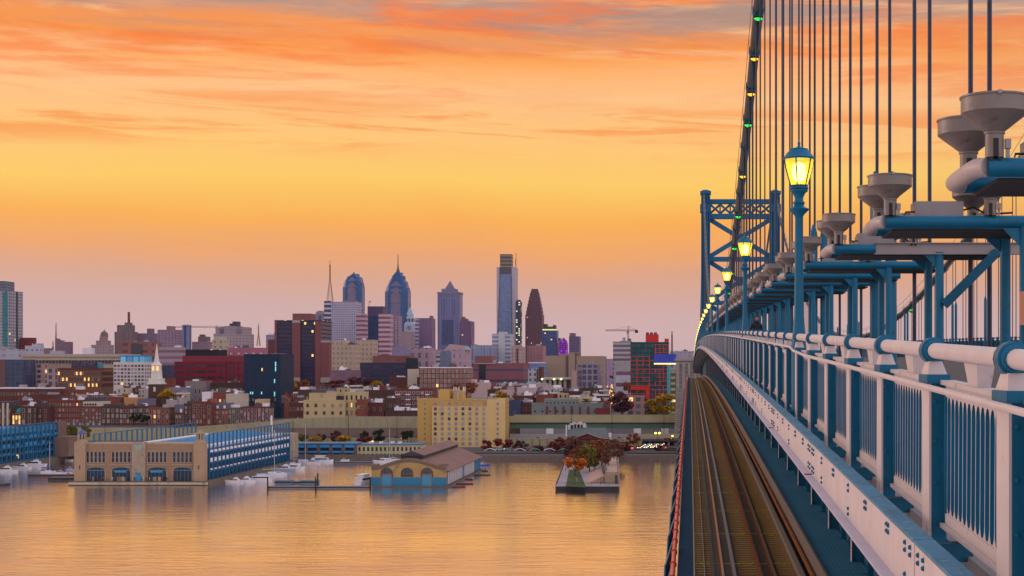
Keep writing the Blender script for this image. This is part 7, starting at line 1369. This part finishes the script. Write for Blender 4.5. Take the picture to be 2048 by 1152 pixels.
def crane(label, px, Y, ybase, yjib, xa, xb, rise=5):
    t = thing('tower_crane', label, 'crane', (wx(px, Y), Y, wz(ybase, Y))); o = t.location; zj = wz(yjib, Y); CR = paint('crane_steel', (.26, .15, .13), .6)
    def tr_(p, q, w, nm, n):
        m = MB(); p, q = Vector(p), Vector(q); d = (q-p)/n; up = Vector((0, 0, w)) if abs((q-p).x) > abs((q-p).z) else Vector((w, 0, 0))
        for i in range(n):
            a, b = p+d*i, p+d*(i+1)
            for s in (0, 1): m.beam(a+up*s, b+up*s, .42, .42)
            m.beam(a, b+up, .25, .25); m.beam(a+up, a, .25, .25)
        put(m, nm, CR, t)
    tr_((o.x, Y, o.z), (o.x, Y, zj), 1.4, 'mast', 10); tr_((wx(xa, Y), Y, zj), (wx(xb, Y), Y, zj), 1.3, 'jib', 22)
    put(MB().beam((o.x+.7, Y, zj), (o.x+.7, Y, zj+rise), .8, .8).box(o.x-.9, o.x+1.6, Y-1.2, Y+1.2, zj-2.4, zj), 'cab', CR, t)
    put(MB().beam((o.x+.7, Y, zj+rise), (wx(xa+(px-xa)*.3, Y), Y, zj+1.3), .2, .2).beam((o.x+.7, Y, zj+rise), (wx(xb, Y), Y, zj+1.3), .2, .2), 'tie_rod', CR, t)
    e = wx(xb, Y) if abs(xb-px) < abs(xa-px) else wx(xa, Y); put(MB().box(e-1.6, e+1.6, Y-.8, Y+.8, zj-2.0, zj+1.0), 'counterweight', DARK, t)
crane('tower crane with long thin jib standing over the balcony slab tower', 1255, 1500, 690, 662, 1211, 1273); crane('far tower crane whose jib bridges the blue striped tower and the turreted block', 432, 2120, 690, 655, 340, 446, 3)
t = thing('tower_crane', 'slim vertical crane mast clamped on the right edge of the tallest skyscraper', 'crane', (wx(1031.5, 3215), 3215, wz(640, 3215))); m = MB(); h = wz(517, 3215)-wz(640, 3215)
for i in range(26): a, b = h*i/26, h*(i+1)/26; m.beam((-.9, 0, a), (-.9, 0, b), .5, .5); m.beam((.9, 0, a), (.9, 0, b), .5, .5); m.beam((-.9, 0, a), (.9, 0, b), .35, .35)
m.build('mast', paint('crane_dark', (.13, .08, .07), .6), t); MB().beam((0, 0, h-16), (.8, 0, h+12), .9, .9).build('jib', MATS['crane_dark'], t)
# ------------------------------------------------------------------ people
SKIN = paint('skin', (.32, .19, .13), .6); CLO = paint('dark_jacket', (.014, .016, .035), .85, 0, .2, 6, bump=.3); TRO = paint('trousers', (.02, .02, .028), .85, 0, .2, 6)
def person(label, loc, rz=0, hood=True, cloth=None, height=1.75, group=None):
    t = thing('person', label, 'person', loc, rz, group); k = height/1.75
    J = {'pel': (0, 0, .93), 'wai': (0, -.01, 1.08), 'che': (0, -.02, 1.28), 'sho': (0, -.02, 1.42), 'nec': (0, -.035, 1.52), 'hea': (0, -.06, 1.62), 'top': (0, -.05, 1.73),
         'hl': (-.10, 0, .90), 'kl': (-.115, -.10, .50), 'al': (-.12, -.02, .09), 'tl': (-.125, -.17, .03), 'hr': (.10, 0, .90), 'kr': (.11, .02, .49), 'ar': (.115, .20, .11), 'tr': (.115, .08, .02),
         'sl': (-.185, -.02, 1.40), 'el': (-.25, .06, 1.14), 'wl': (-.23, -.10, .93), 'sr': (.185, -.02, 1.40), 'er': (.25, .04, 1.14), 'wr': (.23, -.12, .95)}
    RD = dict(pel=.155, wai=.15, che=.165, sho=.12, nec=.062, hea=.10, top=.07, hl=.095, kl=.062, al=.045, tl=.04, hr=.095, kr=.062, ar=.045, tr=.04, sl=.075, el=.052, wl=.034, sr=.075, er=.052, wr=.034)
    E = [('pel','wai'),('wai','che'),('che','sho'),('sho','nec'),('nec','hea'),('hea','top'),('pel','hl'),('hl','kl'),('kl','al'),('al','tl'),('pel','hr'),('hr','kr'),('kr','ar'),('ar','tr'),('sho','sl'),('sl','el'),('el','wl'),('sho','sr'),('sr','er'),('er','wr')]
    for s, n in ((-1, 'l'), (1, 'r')):                                # five short unequal fingers and a thumb on each hand
        w = J['w'+n]; J['p'+n] = (w[0], w[1]-.02, w[2]-.07); RD['p'+n] = .03; E.append(('w'+n, 'p'+n))
        for f, (dy, ln) in enumerate(((-.034, .075), (-.012, .085), (.010, .08), (.030, .062))):
            a, b = f'f{n}{f}', f'g{n}{f}'; p = J['p'+n]; J[a] = (p[0], p[1]+dy, p[2]-.045); J[b] = (p[0]-s*.02, p[1]+dy-.012, p[2]-.045-ln*.7); RD[a] = .0095; RD[b] = .0075; E += [('p'+n, a), (a, b)]
        p = J['w'+n]; J['h'+n+'t'] = (p[0]-s*.02, p[1]-.06, p[2]-.06); RD['h'+n+'t'] = .010; E.append(('w'+n, 'h'+n+'t'))
    names = list(J); me = bpy.data.meshes.new('body'); me.from_pydata([tuple(c*k for c in J[n]) for n in names], [(names.index(a), names.index(b)) for a, b in E], [])
    o = link(me, 'body', t); sk = o.modifiers.new('skin', 'SKIN'); o.modifiers.new('sub', 'SUBSURF').levels = 1; o.modifiers['sub'].render_levels = 2
    lay = me.skin_vertices[0] if me.skin_vertices else None
    if lay is None:
        import bmesh
        bm = bmesh.new(); bm.from_mesh(me); bm.verts.layers.skin.verify(); bm.to_mesh(me); bm.free(); lay = me.skin_vertices[0]
    for i, n in enumerate(names): r = RD[n]*k; lay.data[i].radius = (r, r); lay.data[i].use_root = (n == 'pel')
    me.materials.append(cloth or CLO)
    m = MB(); m.lathe([(.0, -.13), (.055, -.115), (.082, -.06), (.088, 0), (.078, .07), (.0, .115)], (0, -.075, 1.64), 14); m.lathe([(.012, -.03), (.016, -.01), (.0, .03)], (0, -.165, 1.63), 6)
    for s in (-1, 1): m.lathe([(.0, -.02), (.014, 0), (0, .025)], (s*.089, -.06, 1.64), 6)
    m.v = [tuple(c*k for c in v) for v in m.v]; m.build('head', SKIN, t)
    m = MB()
    if hood: m.lathe([(.14, -.17), (.125, -.1), (.118, 0), (.105, .08), (.06, .135), (0, .15)], (0, -.03, 1.65), 16)
    else: m.lathe([(.10, -.02), (.10, .05), (.07, .11), (0, .13)], (0, -.06, 1.65), 14)
    m.v = [tuple(c*k for c in v) for v in m.v]; m.build('hood' if hood else 'hair', cloth or CLO, t)
    m = MB()
    for s in (-1, 1): m.lathe([(.0, -.012), (.011, 0), (0, .012)], (s*.032, -.150, 1.655), 6)
    m.box(-.025, .025, -.158, -.15, 1.575, 1.583); m.v = [tuple(c*k for c in v) for v in m.v]; m.build('face', DARK, t)
    return t
person('person in a dark hooded jacket walking along the walkway', (3.02, 66, D(66, -1.27)), 0.1, height=1.82)
PC = [paint('coat_'+n, c, .85) for n, c in (('white', (.5, .5, .5)), ('red', (.30, .03, .03)), ('navy', (.02, .03, .10)), ('brown', (.12, .07, .05)), ('black', (.015, .015, .02)))]
pn = ('white', 'red', 'navy', 'brown', 'black'); pw = ('before the first arch', 'before the second arch', 'beside the blue door', 'before the third arch', 'before the fourth arch')
for k, (x, i) in enumerate(((186, 0), (207, 1), (224, 0), (228, 3), (237, 1), (246, 0), (256, 4), (265, 0), (270, 2), (283, 3), (287, 0), (292, 1), (298, 0), (313, 4), (319, 0), (330, 2), (333, 4), (360, 3), (387, 0))):
    w = pw[0 if x < 216 else 1 if x < 262 else 2 if x < 292 else 3 if x < 340 else 4]; person(f'person in {pn[i]} coat at the stone pier edge {w}, {ordinal(k)} from left', (wx(x, 554.6), 554.6+R.uniform(-.4, .6), zq), R.uniform(0, 6), i > 2, PC[i], R.uniform(1.6, 1.85), 'people on the edge of the stone pier')
for k, (x, y, i) in enumerate(((1188, 953, 4), (1191, 951, 2), (1206, 959, 4), (1213, 958, 4), (1134, 938, 2), (1131, 943, 1))): Y = 2900*(CZ-2.0)/(y-CY); person(f'tiny {pn[i]} coated person on the park pier, {("on the upper steps", "beside the upper steps", "at the foot of the dark ramp wall", "behind the end wall", "on the left promenade", "on the left promenade nearer the river")[k]}', (wx(x, Y), Y, 2.0 if k > 3 else 4.4), R.uniform(0, 6), True, PC[i], 1.75, 'people on the park pier')

# ------------------------------------------------------------------ evening haze
def haze(density):
    m = bpy.data.materials.new('haze'); m.use_nodes = True; nt = m.node_tree; nt.nodes.clear()
    v = nt.nodes.new('ShaderNodeVolumePrincipled'); v.inputs['Color'].default_value = (.90, .86, .95, 1); v.inputs['Density'].default_value = density; v.inputs['Anisotropy'].default_value = .2
    o = nt.nodes.new('ShaderNodeOutputMaterial'); nt.links.new(v.outputs[0], o.inputs['Volume'])
    b = MB().box(-7100, 7100, -950, 9100, -9, 420).build('haze', m); b['kind'] = 'stuff'
haze(.000010)
